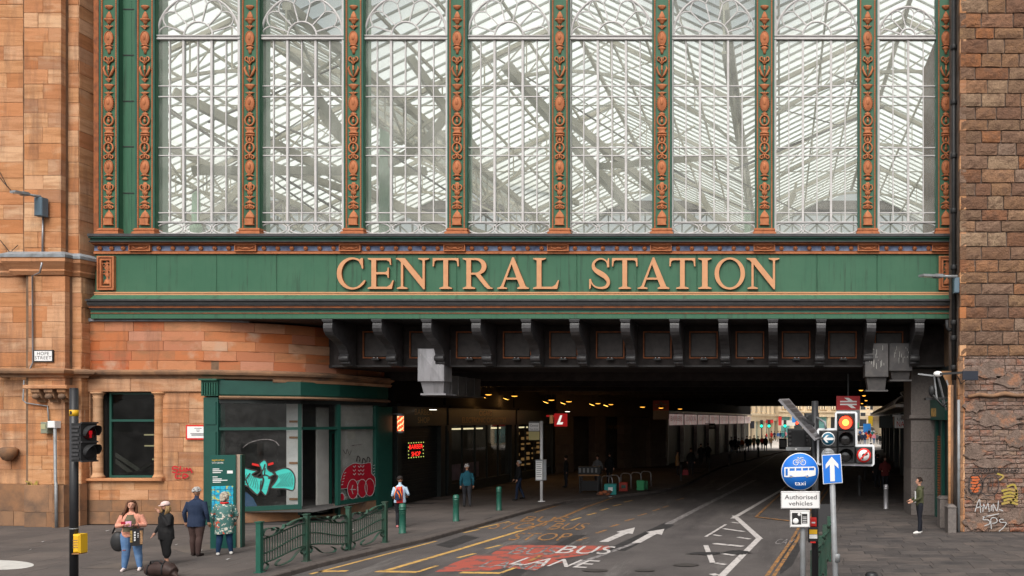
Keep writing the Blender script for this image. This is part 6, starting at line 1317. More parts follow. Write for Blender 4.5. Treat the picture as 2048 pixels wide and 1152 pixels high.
for i, (px, py, Yd) in enumerate(((866, 819, 36), (928, 821, 41), (1050, 822, 50), (1086, 822.5, 53), (1135, 823, 52))):
    o = thing('downlight', 'small round white downlight over the shop fronts, ' + ['above the barber shutter', 'above the gold lettering', 'left of the bus stop flag', 'right of the bus stop flag', 'above the stone entrance'][i], 'lamp', P(px, py, Yd), 0, 'white downlights over the shops'); m = MB(); m.lathe([(.17, .0), (.17, .04), (.02, .05)], 12); m.tube([(0, 0, .05), (0, 0, 1.1)], .012, 5); m.build('housing', 'black', o); m = MB(); m.lathe([(.15, -.02), (.15, -.002), (.02, -.001)], 12); m.build('lens', 'white_lamp', o)
# ---------------- street furniture
def bollard(label, px, py, group, mt='bollard', h=.95, r=.1, rings=True, like=None):
    x, y, z = G(px, py); o = thing('bollard', label, 'bollard', (x, y, z), 0, group)
    m = MB(); m.lathe([(r * 1.15, 0), (r * 1.15, .03), (r, .05), (r, h - .2), (r * 1.12, h - .19), (r * 1.12, h - .17), (r, h - .16), (r, h - .13), (r * 1.12, h - .12), (r * 1.12, h - .10), (r, h - .09), (r, h - .02), (r * .6, h)], 16); m.build('post', mt, o)
    m = MB(); m.lathe([(r * 1.3, 0), (r * 1.3, .012), (r * 1.16, .014)], 16); m.build('base_ring', 'kerb', o)
    if mt == 'bollard': m = MB(); [m.lathe([(r * 1.01, 0), (r * 1.03, .005), (r * 1.03, .02), (r * 1.01, .025)], 16, (0, 0, z_)) for z_ in (h - .27, h - .33)]; m.build('groove_ring', 'teal', o)
for i, (px, py) in enumerate(((805, 1067), (912, 1043), (998, 1021))): bollard('dark green ringed bollard ' + ['beside the boy with the orange backpack', 'left of the man in the teal jacket', 'right of the man in the teal jacket'][i], px, py, 'green bollards along the left kerb')
bollard('shiny stainless steel bollard on the right pavement', 1772, 1018, 'steel', 'zinc', 1.0, .095)
for i, (px, py) in enumerate(((1362, 961), (1418, 944), (1459, 933), (1490, 922), (1517, 914))): bollard('dark bollard on the left pavement under the bridge, ' + ['by the waiting couple', 'second beyond the couple', 'third beyond the couple', 'fourth beyond the couple', 'farthest towards the daylight'][i], px, py, 'dark bollards under the bridge', 'black', .95, .09)
for i, (px, py) in enumerate(((1719, 992), (1730, 960), (1738, 935))): bollard('dark bollard on the right kerb under the bridge, ' + ['nearest the red signal', 'middle one', 'farthest one'][i], px, py, 'dark bollards on the right kerb', 'black', 1.0, .09)
# ornamental railing on the left kerb
rl = thing('ornamental_railing', 'green wrought iron railing with wavy scrolls along the left kerb', 'railing', G(519, 1145)); RP = [G(519, 1145), G(613, 1122), G(697, 1100), G(770, 1085)]
for p in RP:
    m = MB(); x, y, z = p; m.box(x - .055, y - .055, z, x + .055, y + .055, z + 1.18); m.box(x - .075, y - .075, z + 1.18, x + .075, y + .075, z + 1.205); m.box(x - .09, y - .09, z - .0, x + .09, y + .09, z + .015); tt(m, 'post', 'rail_green' if p is not RP[0] else 'bollard', rl)
for i, (p, q) in enumerate(zip(RP, RP[1:])):
    fn, L = frame(p[:2], q[:2]); ph = (0, 1, 0)[i]
    z = PAVE; wav = (lambda t: .5 - .5 * math.cos(math.pi * t)) if ph == 0 else (lambda t: .5 + .5 * math.cos(math.pi * t))
    up = lambda t: z + .78 + .20 * wav(t); lo = lambda t: z + .20 + .20 * wav(t); mid = lambda t: z + .42 + .28 * wav(t)
    nb = 18
    for k in range(nb): t = (k + .7) / (nb + .4); m = MB(); m.beam(fn(L * t, 0, lo(t)), fn(L * t, 0, up(t)), .018, .018); tt(m, 'railing_bar', 'rail_green', rl)
    for nm, f_, w_ in (('wavy_rail', up, .022), ('wavy_rail', lo, .02), ('wavy_rail', mid, .02)): m = MB(); m.tube([fn(L * (.05 + .9 * t), 0, f_(.05 + .9 * t)) for t in [j / 16 for j in range(17)]], w_, 5); tt(m, nm, 'rail_green', rl)
    def ribb(pts, w): 
        m = MB(); pts = smooth2(pts, 4); a = [fn(u * L, -w / 2, z + v) for u, v in pts]; b = [fn(u * L, w / 2, z + v) for u, v in pts]; a2 = [fn(u * L, -w / 2, z + v + .012) for u, v in pts]; b2 = [fn(u * L, w / 2, z + v + .012) for u, v in pts]; n = len(pts)
        m.add(a + b + a2 + b2, [(k, k + 1, n + k + 1, n + k) for k in range(n - 1)] + [(2 * n + k, 3 * n + k, 3 * n + k + 1, 2 * n + k + 1) for k in range(n - 1)] + [(k, 2 * n + k, 2 * n + k + 1, k + 1) for k in range(n - 1)] + [(n + k, n + k + 1, 3 * n + k + 1, 3 * n + k) for k in range(n - 1)]); tt(m, 'scroll_ribbon', 'rail_green', rl)
    fl = (lambda u: u) if ph == 0 else (lambda u: 1 - u)
    ribb([(fl(.06), .86), (fl(.10), .98), (fl(.22), 1.0), (fl(.3), .94), (fl(.45), .93), (fl(.62), 1.04), (fl(.8), 1.1), (fl(.94), 1.08)], .09)
    ribb([(fl(.1), .84), (fl(.2), .80), (fl(.32), .84), (fl(.38), .95), (fl(.3), 1.0), (fl(.26), .93)], .08); ribb([(fl(.42), .85), (fl(.48), .95), (fl(.5), 1.03), (fl(.56), .98), (fl(.7), 1.0), (fl(.9), 1.12), (fl(.95), 1.02)], .08)
    ribb([(fl(.06), .18), (fl(.04), .06), (fl(.12), .03), (fl(.17), .12), (fl(.12), .2)], .07); ribb([(fl(.42), .20), (fl(.33), .12), (fl(.36), .05), (fl(.5), .06), (fl(.66), .12), (fl(.8), .28), (fl(.95), .38)], .07); ribb([(fl(.92), .34), (fl(.88), .26), (fl(.93), .18), (fl(.97), .26)], .07)
# information totem
x, y, z = G(446, 1097); o = thing('information_totem', 'dark green wayfinding totem with a blue city map on its face', 'information board', (x, y, z), R(16))
m = MB(); m.box(-.31, 0, 0, .31, .06, 2.62); m.build('face_panel', mat('totem_green', (.01, .075, .06), rough=.35), o); m = MB(); m.box(.26, .061, 0, .40, .30, 2.62); m.build('side_panel', mat('totem_beige', (.36, .27, .21), rough=.5), o); m = MB(); m.box(.40, .05, 0, .44, .32, 2.62); m.build('edge_panel', 'shop_green', o)
MT['map'] = mat('city_map', (.03, .28, .46), (.50, .46, .06), rough=.35, scale=9, lo=.54, hi=.57, col3=(.02, .42, .56), scale3=14, lo3=.5, hi3=.54)
m = MB(); m.box(-.27, -.008, .85, .25, -.002, 1.75); m.build('map_panel', 'map', o); m = MB(); [m.box(-.27, -.014, .9 + .15 * k, .25, -.009, .908 + .15 * k) for k in range(6)]; [m.box(-.2 + .13 * k, -.014, .86, -.192 + .13 * k, -.009, 1.74) for k in range(4)]; m.build('map_grid', 'sign_teal', o)
m = MB(); text_on(m, 'argyle street', (-.27, -.003, 2.46), (.30, 0, 0), (0, 0, .05)); m.build('heading', 'yellow', o); m = MB(); text_on(m, 'CITY CENTRE', (-.27, -.003, 2.38), (.28, 0, 0), (0, 0, .045)); [m.box(-.25, -.004, zz, -.25 + w, -.002, zz + .022) for zz, w in ((2.22, .16), (2.17, .24), (2.12, .2), (2.0, .12), (1.94, .22), (1.9, .36), (1.85, .2))]; m.box(.1, -.004, 2.1, .24, -.002, 2.18); m.build('lettering', 'sign_white', o)
# pedestrian signal, left foreground
x, y = X(148, 15.5), 15.5; o = thing('pedestrian_signal', 'tall black pole with a red man signal and yellow push button box', 'pedestrian signal', (x, y, PAVE)); zt = Z(778, y)
m = MB(); m.tube([(x, y, .1), (x, y, zt)], .068, 16); m.lathe([(.069, zt), (.06, zt + .02), (.01, zt + .022)], 16, (x, y, 0)); tt(m, 'pole', 'pole_black', o)
m = MB(); m.tube([(x, y, Z(832, y)), (x, y, Z(820, y))], .070, 16); tt(m, 'sticker', 'yellow', o); m = MB(); m.tube([(x, y, Z(1058, y)), (x, y, Z(1056, y))], .071, 16); tt(m, 'band', 'pole_grey', o); m = MB(); m.box(x - .02, y - .071, Z(829, y), x + .02, y - .069, Z(822, y)); tt(m, 'sticker_print', 'ink', o)
a = R(84); ux, uy = Vector((math.cos(a), math.sin(a), 0)), Vector((-math.sin(a), math.cos(a), 0)); c0 = Vector((X(178, 15.4), 15.42, Z(885, 15.4)))
def loc_fn(c): return lambda u, w, z: tuple(c + ux * u + uy * w + Vector((0, 0, z)))
f5 = loc_fn(c0); m = MB(); fbox(m, f5, -.16, .16, 0.02, .22, -.36, .37); tt(m, 'signal_head', 'black', o)
m = MB(); [fbox(m, f5, -.175, -.161, .04 + .03 * (k % 2), .2, -.32 + k * .075, -.28 + k * .075) for k in range(9)]; [fbox(m, f5, -.165, .165, -.01, .025, zz, zz + .03) for zz in (-.37, -.005, .36)]; tt(m, 'housing_rib', 'iron', o)
for i, zc in enumerate((.18, -.18)):
    M_ = Matrix(((ux.x, uy.x, 0), (ux.y, uy.y, 0), (0, 0, 1))) @ Matrix.Rotation(R(90), 3, 'X')
    m = MB(); m.lathe([(.02, 0), (.125, 0), (.13, -.01), (.02, -.011)], 20, f5(0, 0, zc), M=M_); tt(m, 'lens', 'ink' if i else mat('dark_red_lens', (.05, .008, .008), rough=.2), o)
    m = MB(); vs = []; 
    for k in range(15): t = R(-20 + 220 * k / 14); vs += [f5(.14 * math.cos(t), .0, zc + .14 * math.sin(t)), f5(.145 * math.cos(t), -.17 * max(.25, (math.sin(t) + 1) / 2), zc + .145 * math.sin(t))]
    m.add(vs, [(2 * k, 2 * k + 1, 2 * k + 3, 2 * k + 2) for k in range(14)]); m.add([Vector(v) + Vector((0, 0, .004)) + ux * .0 for v in vs], [(2 * k + 2, 2 * k + 3, 2 * k + 1, 2 * k) for k in range(14)]); tt(m, 'visor', 'black', o)
m = MB()
for u, v, r_ in ((0, .065, .016),): m.lathe([(.001, -.012), (r_, -.012), (.001, -.013)], 8, f5(u, 0, .18 + v), M=M_)
fbox(m, f5, -.02, .02, -.016, -.013, .14, .225); fbox(m, f5, -.032, -.021, -.016, -.013, .155, .22); fbox(m, f5, .021, .032, -.016, -.013, .155, .22); fbox(m, f5, -.02, -.003, -.016, -.013, .09, .14); fbox(m, f5, .003, .02, -.016, -.013, .09, .14); tt(m, 'red_man', 'red_man', o)
m = MB(); m.beam((x, y, c0.z + .3), tuple(c0 + Vector((0, .12, .3))), .05, .04); m.beam((x, y, c0.z - .34), tuple(c0 + Vector((0, .12, -.34))), .05, .04); tt(m, 'bracket', 'black', o)
m = MB(); zc = Z(1085, 15.5); m.cham(x + .055, y - .11, zc - .19, x + .20, y + .07, zc + .17, .03); tt(m, 'push_button_box', 'yellow', o); m = MB(); [m.box(x + .075, y - .114, zc + .05 - .045 * k, x + .17, y - .111, zc + .065 - .045 * k) for k in range(4)]; m.box(x + .055, y - .112, zc - .21, x + .19, y + .07, zc - .195); tt(m, 'button_print', 'wood', o)
# ---------------- cluster of signals and signs on the right
YS = 13.3
sp_ = thing('bus_lane_sign', 'round blue bicycle, bus and taxi sign with plates below on a grey pole', 'traffic sign', (X(1605, YS), YS + .1, PAVE)); xp = X(1606, YS)
m = MB(); m.tube([(xp, YS + .1, .1), (xp, YS + .1, Z(910, YS))], .045, 12); tt(m, 'pole', 'pole_grey', sp_)
cx, cz, r = X(1600, YS), Z(943, YS), 37.5 * YS / F; RX = Matrix.Rotation(R(90), 4, 'X')
m = MB(); m.lathe([(.01, -.012), (r, -.012), (r, .012), (.01, .013)], 48, (cx, YS, cz), M=RX); tt(m, 'rim', 'sign_white', sp_); m = MB(); m.lathe([(.01, .0135), (r * .965, .0135), (r * .965, .016), (.01, .0165)], 48, (cx, YS, cz), M=RX); tt(m, 'roundel', 'sign_blue', sp_)
k = YS / F / 2.938; OX, OZ = 1520, 760
def C(u, v): return (X(OX + u / 2.938, YS), Z(OZ + v / 2.938, YS))
m = MB(); fY = FR(YS - .022)
bus = [C(*p) for p in ((143, 512), (318, 508), (327, 516), (327, 556), (318, 562), (290, 567), (264, 566), (200, 569), (168, 570), (143, 569))]; holes = [[C(*p) for p in h] for h in (((150, 520), (163, 520), (163, 562), (150, 562)), ((174, 519), (204, 518), (204, 533), (174, 534)), ((212, 518), (243, 517), (243, 532), (212, 533)), ((251, 517), (281, 516), (281, 531), (251, 532)), ((288, 516), (318, 515), (318, 530), (288, 531)))]
m.prism([bus] + holes, 0, .003, fY)
for u in (182, 277):
    q = C(u, 562); m.lathe([(.001, .0225), (11 * k * 1.0, .0225), (11 * k, .0235), (.001, .024)], 16, (q[0], YS, q[1]), M=RX)
for u in (210, 253):
    q = [C(u + 15 * math.cos(R(a)), 484 + 15 * math.sin(R(a))) for a in range(0, 361, 20)]; strip(m, q, 3.6 * k, fY, 0)
for pts in (((210, 484), (222, 462), (240, 486), (210, 484)), ((222, 462), (246, 460), (240, 486)), ((253, 484), (243, 456), (236, 456)), ((220, 455), (228, 455)), ((223, 455), (225, 464)), ((246, 455), (256, 458))): strip(m, [C(*p) for p in pts], 3.4 * k, fY, 0)
text_on(m, 'taxi', (C(204, 618)[0], YS - .02, C(204, 618)[1]), (C(268, 0)[0] - C(204, 0)[0], 0, 0), (0, 0, 25 * k)); tt(m, 'symbols', 'sign_white', sp_)
m = MB(); [m.lathe([(.001, .0245), (4.5 * k, .0245), (.001, .025)], 10, (C(u, 562)[0], YS, C(u, 562)[1]), M=RX) for u in (182, 277)]; tt(m, 'wheel_centres', 'sign_blue', sp_)
def plate(name, u0, v0, u1, v1, mt, par, dy=0, rim=None):
    a, b = C(u0, v1), C(u1, v0); m = MB(); m.cham(a[0], YS - .01 + dy, a[1], b[0], YS + .02 + dy, b[1], .006); q = tt(m, name, mt, par)
    if rim: m = MB(); t = .008; [m.box(*p) for p in ((a[0] + t, YS - .0125 + dy, a[1] + t, b[0] - t, YS - .0105 + dy, a[1] + 1.7 * t), (a[0] + t, YS - .0125 + dy, b[1] - 1.7 * t, b[0] - t, YS - .0105 + dy, b[1] - t), (a[0] + t, YS - .0125 + dy, a[1] + 1.71 * t, a[0] + 1.7 * t, YS - .0105 + dy, b[1] - 1.71 * t), (b[0] - 1.7 * t, YS - .0125 + dy, a[1] + 1.71 * t, b[0] - t, YS - .0105 + dy, b[1] - 1.71 * t))]; tt(m, 'plate_rim', rim, par)
    return q
plate('plate', 123, 654, 352, 756, 'sign_white', sp_, 0, 'grey_ink')
m = MB()
for t, u0, u1, v, h in (('Authorised', 145, 333, 700, 26), ('vehicles', 168, 308, 736, 25)): text_on(m, t, (C(u0, 0)[0], YS - .0145, C(0, v)[1]), (C(u1, 0)[0] - C(u0, 0)[0], 0, 0), (0, 0, h * k))
tt(m, 'lettering', 'ink', sp_)
plate('camera_plate', 176, 766, 293, 866, 'sign_white', sp_, 0, 'grey_ink')
m = MB(); a, b = C(188, 848), C(242, 780); m.box(a[0], YS - .015, a[1], b[0], YS - .013, b[1]); a, b = C(246, 842), C(278, 786); m.box(a[0], YS - .015, a[1], b[0], YS - .013, b[1]); tt(m, 'camera_symbol', 'ink', sp_)
m = MB(); [m.lathe([(rr * .5 * k, .0155), (rr * k, .0155), (rr * k, .017), (rr * .5 * k, .017)], 16, (C(u, v)[0], YS, C(u, v)[1]), M=RX) for u, v, rr in ((210, 828, 17), (230, 790, 9))]; [m.box(C(250, 0)[0], YS - .018, C(0, v)[1], C(274, 0)[0], YS - .0155, C(0, v)[1] + 3 * k) for v in (836, 826, 816, 806)]; tt(m, 'camera_rings', 'sign_white', sp_)
ow = thing('one_way_sign', 'blue rectangular sign with a white up arrow on a tall grey pole', 'traffic sign', (X(1668, YS), YS - .2, PAVE)); YO = YS - .25
def C2(u, v): return (X(OX + u / 2.938, YO), Z(OZ + v / 2.938, YO))
m = MB(); q = C2(425, 600); m.tube([(X(OX + 458 / 2.938, YO), YO + .06, .1), (q[0], YO + .06, q[1] + .12)], .046, 12); m.lathe([(.055, 0), (.055, .12), (.046, .13)], 12, (X(OX + 452 / 2.938, YO), YO + .06, Z(1125, YO))); tt(m, 'pole', 'pole_grey', ow)
m = MB(); m.prism([C2(*p) for p in ((363, 440), (475, 434), (486, 604), (371, 612))], 0, .02, FR(YO)); tt(m, 'border', 'sign_white', ow); m = MB(); m.prism([C2(*p) for p in ((367, 444), (471, 438), (482, 600), (375, 608))], 0, .004, FR(YO - .005)); tt(m, 'panel', 'sign_blue', ow)
m = MB(); m.prism([C2(*p) for p in ((421, 450), (460, 494), (461, 520), (437, 496), (440, 594), (413, 596), (410, 497), (386, 522), (385, 497))], 0, .004, FR(YO - .010)); tt(m, 'arrow', 'sign_white', ow)
ts = thing('traffic_signal', 'black traffic signal with red light lit and white edged backing board', 'traffic light', (X(1712, 13.9), 14.05, PAVE)); YT = 13.8
def C3(u, v): return (X(OX + u / 2.938, YT), Z(OZ + v / 2.938, YT))
Lp = [(440, 195), (450, 185), (562, 185), (572, 195), (572, 378), (662, 378), (673, 390), (673, 495), (662, 507), (343, 500), (335, 490), (335, 294), (345, 283), (440, 283)]
m = MB(); m.prism([C3(*p) for p in Lp], 0, .02, FR(YT)); tt(m, 'backing_board', 'lens', ts)
ins = [(452, 196), (558, 196), (560, 392), (660, 392), (660, 492), (347, 488), (347, 296), (452, 296)]
m = MB(); m.prism([C3(*p) for p in ins], 0, .004, FR(YT - .005)); tt(m, 'board_face', 'black', ts)
MT['lens_dark'] = mat('dark_lens', (.03, .028, .027), rough=.15, spec=.8)
def sbox(u0, v0, u1, v1): m = MB(); a, b = C3(u0, v1), C3(u1, v0); m.cham(a[0], YT - .09, a[1], b[0], YT - .006, b[1], .015); return tt(m, 'signal_housing', 'black', ts)
for v in (200, 297, 394): sbox(456, v, 554, v + 95)
sbox(358, 300, 452, 395); sbox(358, 397, 452, 488); sbox(560, 394, 658, 490)
for v, mt in ((250, 'red_lamp'), (346, 'lens_dark'), (442, 'lens_dark')):
    q = C3(500, v); r = 38 * YT / F / 2.938; m = MB(); m.lathe([(.01, .115), (r * .6, .105), (r, .091), (r, .088), (.01, .0895)], 28, (q[0], YT, q[1]), M=RX); L_ = tt(m, 'lens', mt, ts)
    if mt == 'red_lamp': m = MB(); m.lathe([(.001, .120), (r * .5, .115), (.001, .114)], 20, (q[0], YT, q[1]), M=RX); m.build('bulb_glow', 'red_core', L_)
    m = MB(); vs = []
    for j in range(21): t = R(-35 + 250 * j / 20); dp = .20 * max(.3, (math.sin(t) + 1.1) / 2.1); vs += [(q[0] + r * 1.06 * math.cos(t), YT - .091, q[1] + r * 1.06 * math.sin(t)), (q[0] + r * 1.1 * math.cos(t), YT - .091 - dp, q[1] + r * 1.1 * math.sin(t))]
    m.add(vs, [(2 * j, 2 * j + 1, 2 * j + 3, 2 * j + 2) for j in range(20)]); m.add([(a + (a - q[0]) * .03, b, c + (c - q[1]) * .03) for a, b, c in vs], [(2 * j + 2, 2 * j + 3, 2 * j + 1, 2 * j) for j in range(20)]); tt(m, 'visor', 'black', ts)
def disc(u, v, rp_x, mt, name, d0): q = C3(u, v); r = rp_x * YT / F / 2.938; m = MB(); m.lathe([(.001, d0), (r, d0), (r, d0 + .004), (.001, d0 + .0045)], 32, (q[0], YT, q[1]), M=RX); return tt(m, name, mt, ts), q, r
disc(398, 345, 40, 'sign_white', 'arrow_sign_rim', .091); disc(398, 345, 35, 'sign_teal', 'arrow_sign', .096)
m = MB(); m.prism([C3(*p) for p in ((368, 345), (388, 324), (400, 324), (388, 338), (430, 338), (430, 352), (388, 352), (400, 366), (388, 366))], 0, .003, FR(YT - .1045)); tt(m, 'arrow', 'sign_white', ts)
disc(398, 440, 40, 'pole_grey', 'exemption_plate', .091); m = MB(); [text_on(m, t, (C3(u0, 0)[0], YT - .097, C3(0, v)[1]), (C3(u1, 0)[0] - C3(u0, 0)[0], 0, 0), (0, 0, 11 * YT / F / 2.938)) for t, u0, u1, v in (('Except', 376, 420, 420), ('buses', 378, 416, 436))]; tt(m, 'lettering', 'ink', ts)
disc(607, 441, 42, 'sign_red', 'prohibition_ring', .091); disc(607, 441, 32, 'sign_white', 'prohibition_face', .096)
m = MB(); m.prism([C3(*p) for p in ((596, 466), (596, 438), (604, 430), (616, 430), (616, 423), (632, 434), (616, 446), (616, 438), (606, 438), (604, 441), (604, 466))], 0, .003, FR(YT - .1045)); tt(m, 'turn_symbol', 'ink', ts); m = MB(); m.prism([C3(*p) for p in ((582, 462), (588, 468), (634, 420), (628, 414))], 0, .003, FR(YT - .109)); tt(m, 'slash', 'sign_red', ts)
m = MB(); xq = X(1630, 13.95); m.tube([(xq, 13.97, .1), (xq, 13.97, Z(802, 13.95))], .06, 14); tt(m, 'pole', 'pole_black', ts)
m = MB(); m.beam((xq, 13.95, Z(862, 13.9)), (X(1672, 13.9), 13.87, Z(862, 13.9)), .05, .05); m.beam((xq, 13.95, Z(925, 13.9)), (X(1672, 13.9), 13.87, Z(925, 13.9)), .05, .05); tt(m, 'bracket', 'pole_black', ts)
m = MB(); m.cham(X(1617, 13.6), 13.70, Z(1085, 13.7), X(1637, 13.6), 13.9, Z(1055, 13.7), .02); tt(m, 'push_button_box', 'black', ts)
m = MB(); m.box(X(1619, 13.6), 13.69, Z(1068, 13.7), X(1635, 13.6), 13.698, Z(1059, 13.7)); tt(m, 'button_label', 'yellow', ts); m = MB(); m.box(X(1619, 13.6), 13.69, Z(1077, 13.7), X(1635, 13.6), 13.698, Z(1069, 13.7)); tt(m, 'button_panel', 'sign_white', ts); m = MB(); m.cham(X(1621, 13.6), 13.72, Z(1054, 13.7), X(1634, 13.6), 13.9, Z(1037, 13.7), .015); m.box(X(1621, 13.6), 13.69, Z(1086, 13.7), X(1632, 13.6), 13.698, Z(1083, 13.7)); tt(m, 'red_box', 'sign_red', ts); m = MB(); m.box(X(1624, 13.6), 13.712, Z(1047, 13.7), X(1631, 13.6), 13.719, Z(1044, 13.7)); tt(m, 'red_box_label', 'sign_white', ts)
m = MB(); m.tube([(xq + .03, 13.9, Z(835, 13.9)), P(1650, 845, 13.7), P(1652, 858, 13.7)], .02, 6); tt(m, 'cable', 'pole_grey', ts)
s2 = thing('signal_head', 'pair of dark signal heads turned away beside the black pole', 'traffic light', P(1588, 880, 14.1))
for a, b, c, d, Yh in ((1575, 1612, 857, 896, 14.2), (1609, 1638, 826, 895, 14.3), (1622, 1650, 862, 930, 14.25), (1577, 1607, 900, 915, 14.3)):
    m = MB(); m.cham(X(a, Yh), Yh, Z(d, Yh), X(b, Yh), Yh + .2, Z(c, Yh), .03); q = tt(m, 'housing', 'black', s2)
    m = MB(); [m.cham(X(a + 2, Yh), Yh - .02, Z(c + 5 + 8 * j + 5, Yh), X(a + 8, Yh), Yh - .001, Z(c + 5 + 8 * j, Yh), .01) for j in range(int((d - c - 6) / 8))]; m.build('housing_rib', 'iron', q) if m.f else None
m = MB(); m.box(X(1572, 14), 13.98, Z(901, 14), X(1620, 14), 14.05, Z(894, 14)); tt(m, 'bracket', 'pole_grey', s2); m = MB(); m.box(X(1590, 14), 13.97, Z(899, 14), X(1594, 14), 13.979, Z(896.5, 14)); tt(m, 'bracket_clip', 'sign_white', s2)
sol = thing('solar_panel', 'long tilted solar panel with silver frame on the signal pole', 'solar panel', P(1600, 840, 13.6)); q = [Vector(P(*p, Yq)) for p, Yq in (((1559, 798), 13.5), ((1578, 797), 13.95), ((1646, 876), 13.85), ((1632, 879), 13.35))]
nn = (q[1] - q[0]).cross(q[3] - q[0]).normalized() * .035
m = MB(); m.add([*q, *[a + nn for a in q]], [(0, 1, 2, 3), (4, 5, 6, 7), (0, 1, 5, 4), (1, 2, 6, 5), (2, 3, 7, 6), (3, 0, 4, 7)]); tt(m, 'frame', 'zinc', sol)
MT['pv'] = mat('solar_cells', (.05, .047, .052), (.07, .066, .07), rough=.3, spec=.6)
c_ = sum(q, Vector()) / 4
for sgn, nm in ((-1, 'solar_face'), (1, 'back_sheet')):
    for k in range(9):
        a0, a1 = (k + .12) / 9, (k + .9) / 9; off = (nn * 1.08 if sgn > 0 else -nn * .08); pt = lambda s, t: q[0].lerp(q[1], s).lerp(q[3].lerp(q[2], s), t) + off
        m = MB(); e = .94 + .03; m.add([pt(.12, .03 + a0 * .94), pt(.88, .03 + a0 * .94), pt(.88, .03 + a1 * .94), pt(.12, .03 + a1 * .94)], [(0, 1, 2, 3)]); tt(m, 'solar_cell', 'pv', sol)
m = MB(); m.beam(tuple(c_), (xq, 13.95, Z(850, 13.9)), .04, .04); m.beam(tuple(q[3].lerp(q[2], .5)) , tuple(q[3].lerp(q[2], .5) + Vector((.06, 0, .01))), .12, .04); tt(m, 'bracket', 'iron', sol)
# railing behind the signs, running away along the right kerb
rr = thing('kerb_railing', 'green wavy railing seen end on behind the blue round sign', 'railing', (.75, 15.5, PAVE)); A, B = (.62, 15.2), (1.25, 20.6); fn, L = frame(A, B)
for t in (0, .33, .66, 1): m = MB(); x, y, _ = fn(L * t, 0, 0); m.box(x - .05, y - .05, PAVE, x + .05, y + .05, PAVE + 1.15); tt(m, 'post', 'rail_green', rr)
for k in range(50): t = (k + .5) / 50; m = MB(); m.beam(fn(L * t, 0, PAVE + .2 + .08 * math.sin(t * 19)), fn(L * t, 0, PAVE + .9 + .08 * math.sin(t * 19)), .018, .018); tt(m, 'railing_bar', 'rail_green', rr)
for h, w in ((.2, 0), (.9, 0), (1.0, .06)): m = MB(); m.tube([fn(L * j / 40, w * math.sin(j), PAVE + h + .08 * math.sin(j / 40 * 19)) for j in range(41)], .03, 5); tt(m, 'wavy_rail', 'rail_green', rr)
# boards, stone boxes, post top
o = thing('a_board', 'dark folding pavement board behind the one way sign pole', 'pavement board', G(1648, 1078), R(10)); m = MB(); m.beam((-.3, -.25, 0), (-.3, 0, 1.1), .04, .05); m.beam((.3, -.25, 0), (.3, 0, 1.1), .04, .05); m.beam((.3, .25, 0), (.3, 0, 1.1), .04, .05); m.build('frame', 'wood', o); m = MB(); m.beam((0, -.2, .25), (0, -.02, 1.05), .56, .03); m.build('panel', 'ink', o)
for lab, a, b, c, d, Yb in (('taller grey stone box against the green shopfront', 1880, 1902, 993, 1058, 26.9), ('shorter grey stone box in front of the drain pipe', 1896, 1913, 1010, 1070, 25.7)):
    o = thing('stone_box', lab, 'stone box', (X((a + b) / 2, Yb), Yb, PAVE)); x0, x1 = X(a, Yb), X(b, Yb); m = MB(); m.cham(x0, Yb, PAVE, x1, Yb + .5, Z(c + 5, Yb), .01); tt(m, 'body', 'granite', o); m = MB(); m.add([(x0 - .02, Yb - .02, Z(c + 5, Yb) + .001), (x1 + .02, Yb - .02, Z(c + 5, Yb) + .001), (x1 + .02, Yb + .52, Z(c + 5, Yb) + .001), (x0 - .02, Yb + .52, Z(c + 5, Yb) + .001), (x0 + .05, Yb + .1, Z(c, Yb)), (x1 - .05, Yb + .1, Z(c, Yb)), (x1 - .05, Yb + .4, Z(c, Yb)), (x0 + .05, Yb + .4, Z(c, Yb))], [(0, 1, 5, 4), (1, 2, 6, 5), (2, 3, 7, 6), (3, 0, 4, 7), (4, 5, 6, 7), (0, 3, 2, 1)]); tt(m, 'lid', 'granite', o)
o = thing('bollard', 'black bollard top at the bottom edge near the one way pole', 'bollard', (X(1743, 16.4), 16.4, PAVE)); m = MB(); m.lathe([(.12, 0), (.12, .40), (.13, .41), (.13, .47), (.1, .51), (.02, .53)], 16); m.build('post', 'pole_black', o)
# bus stop
x, y, z = G(1083, 1003); o = thing('bus_stop', 'white bus stop pole with flag and timetable on the left kerb', 'bus stop', (x, y, z)); m = MB(); m.tube([(0, 0, 0), (0, 0, Z(842, y) - z)], .065, 12); m.lathe([(.16, 0), (.16, .02), (.07, .03)], 12); m.build('pole', 'sign_white', o)
hz = lambda py: Z(py, y) - z; hx = lambda px: X(px, y) - x
m = MB(); m.box(hx(1058), -.03, hz(861), hx(1079), .03, hz(843)); m.build('flag', 'sign_white', o); m = MB(); m.box(hx(1058), -.031, hz(880), hx(1079), .031, hz(863)); m.build('yellow_flag', mat('pale_yellow_panel', (.42, .36, .15), rough=.5), o); m = MB(); m.box(hx(1058), -.036, hz(863), hx(1079), .036, hz(861)); m.box(hx(1058), -.034, hz(846), hx(1079), -.032, hz(843)); m.build('flag_band', 'grey_ink', o)
m = MB(); text_on(m, 'Superbus' if False else 'Central', (hx(1060.5), -.033, hz(853)), (hx(1076.5) - hx(1060.5), 0, 0), (0, 0, .09)); text_on(m, 'Hope Street', (hx(1059.5), -.033, hz(859.5)), (hx(1077.5) - hx(1059.5), 0, 0), (0, 0, .07)); m.build('lettering', 'ink', o)
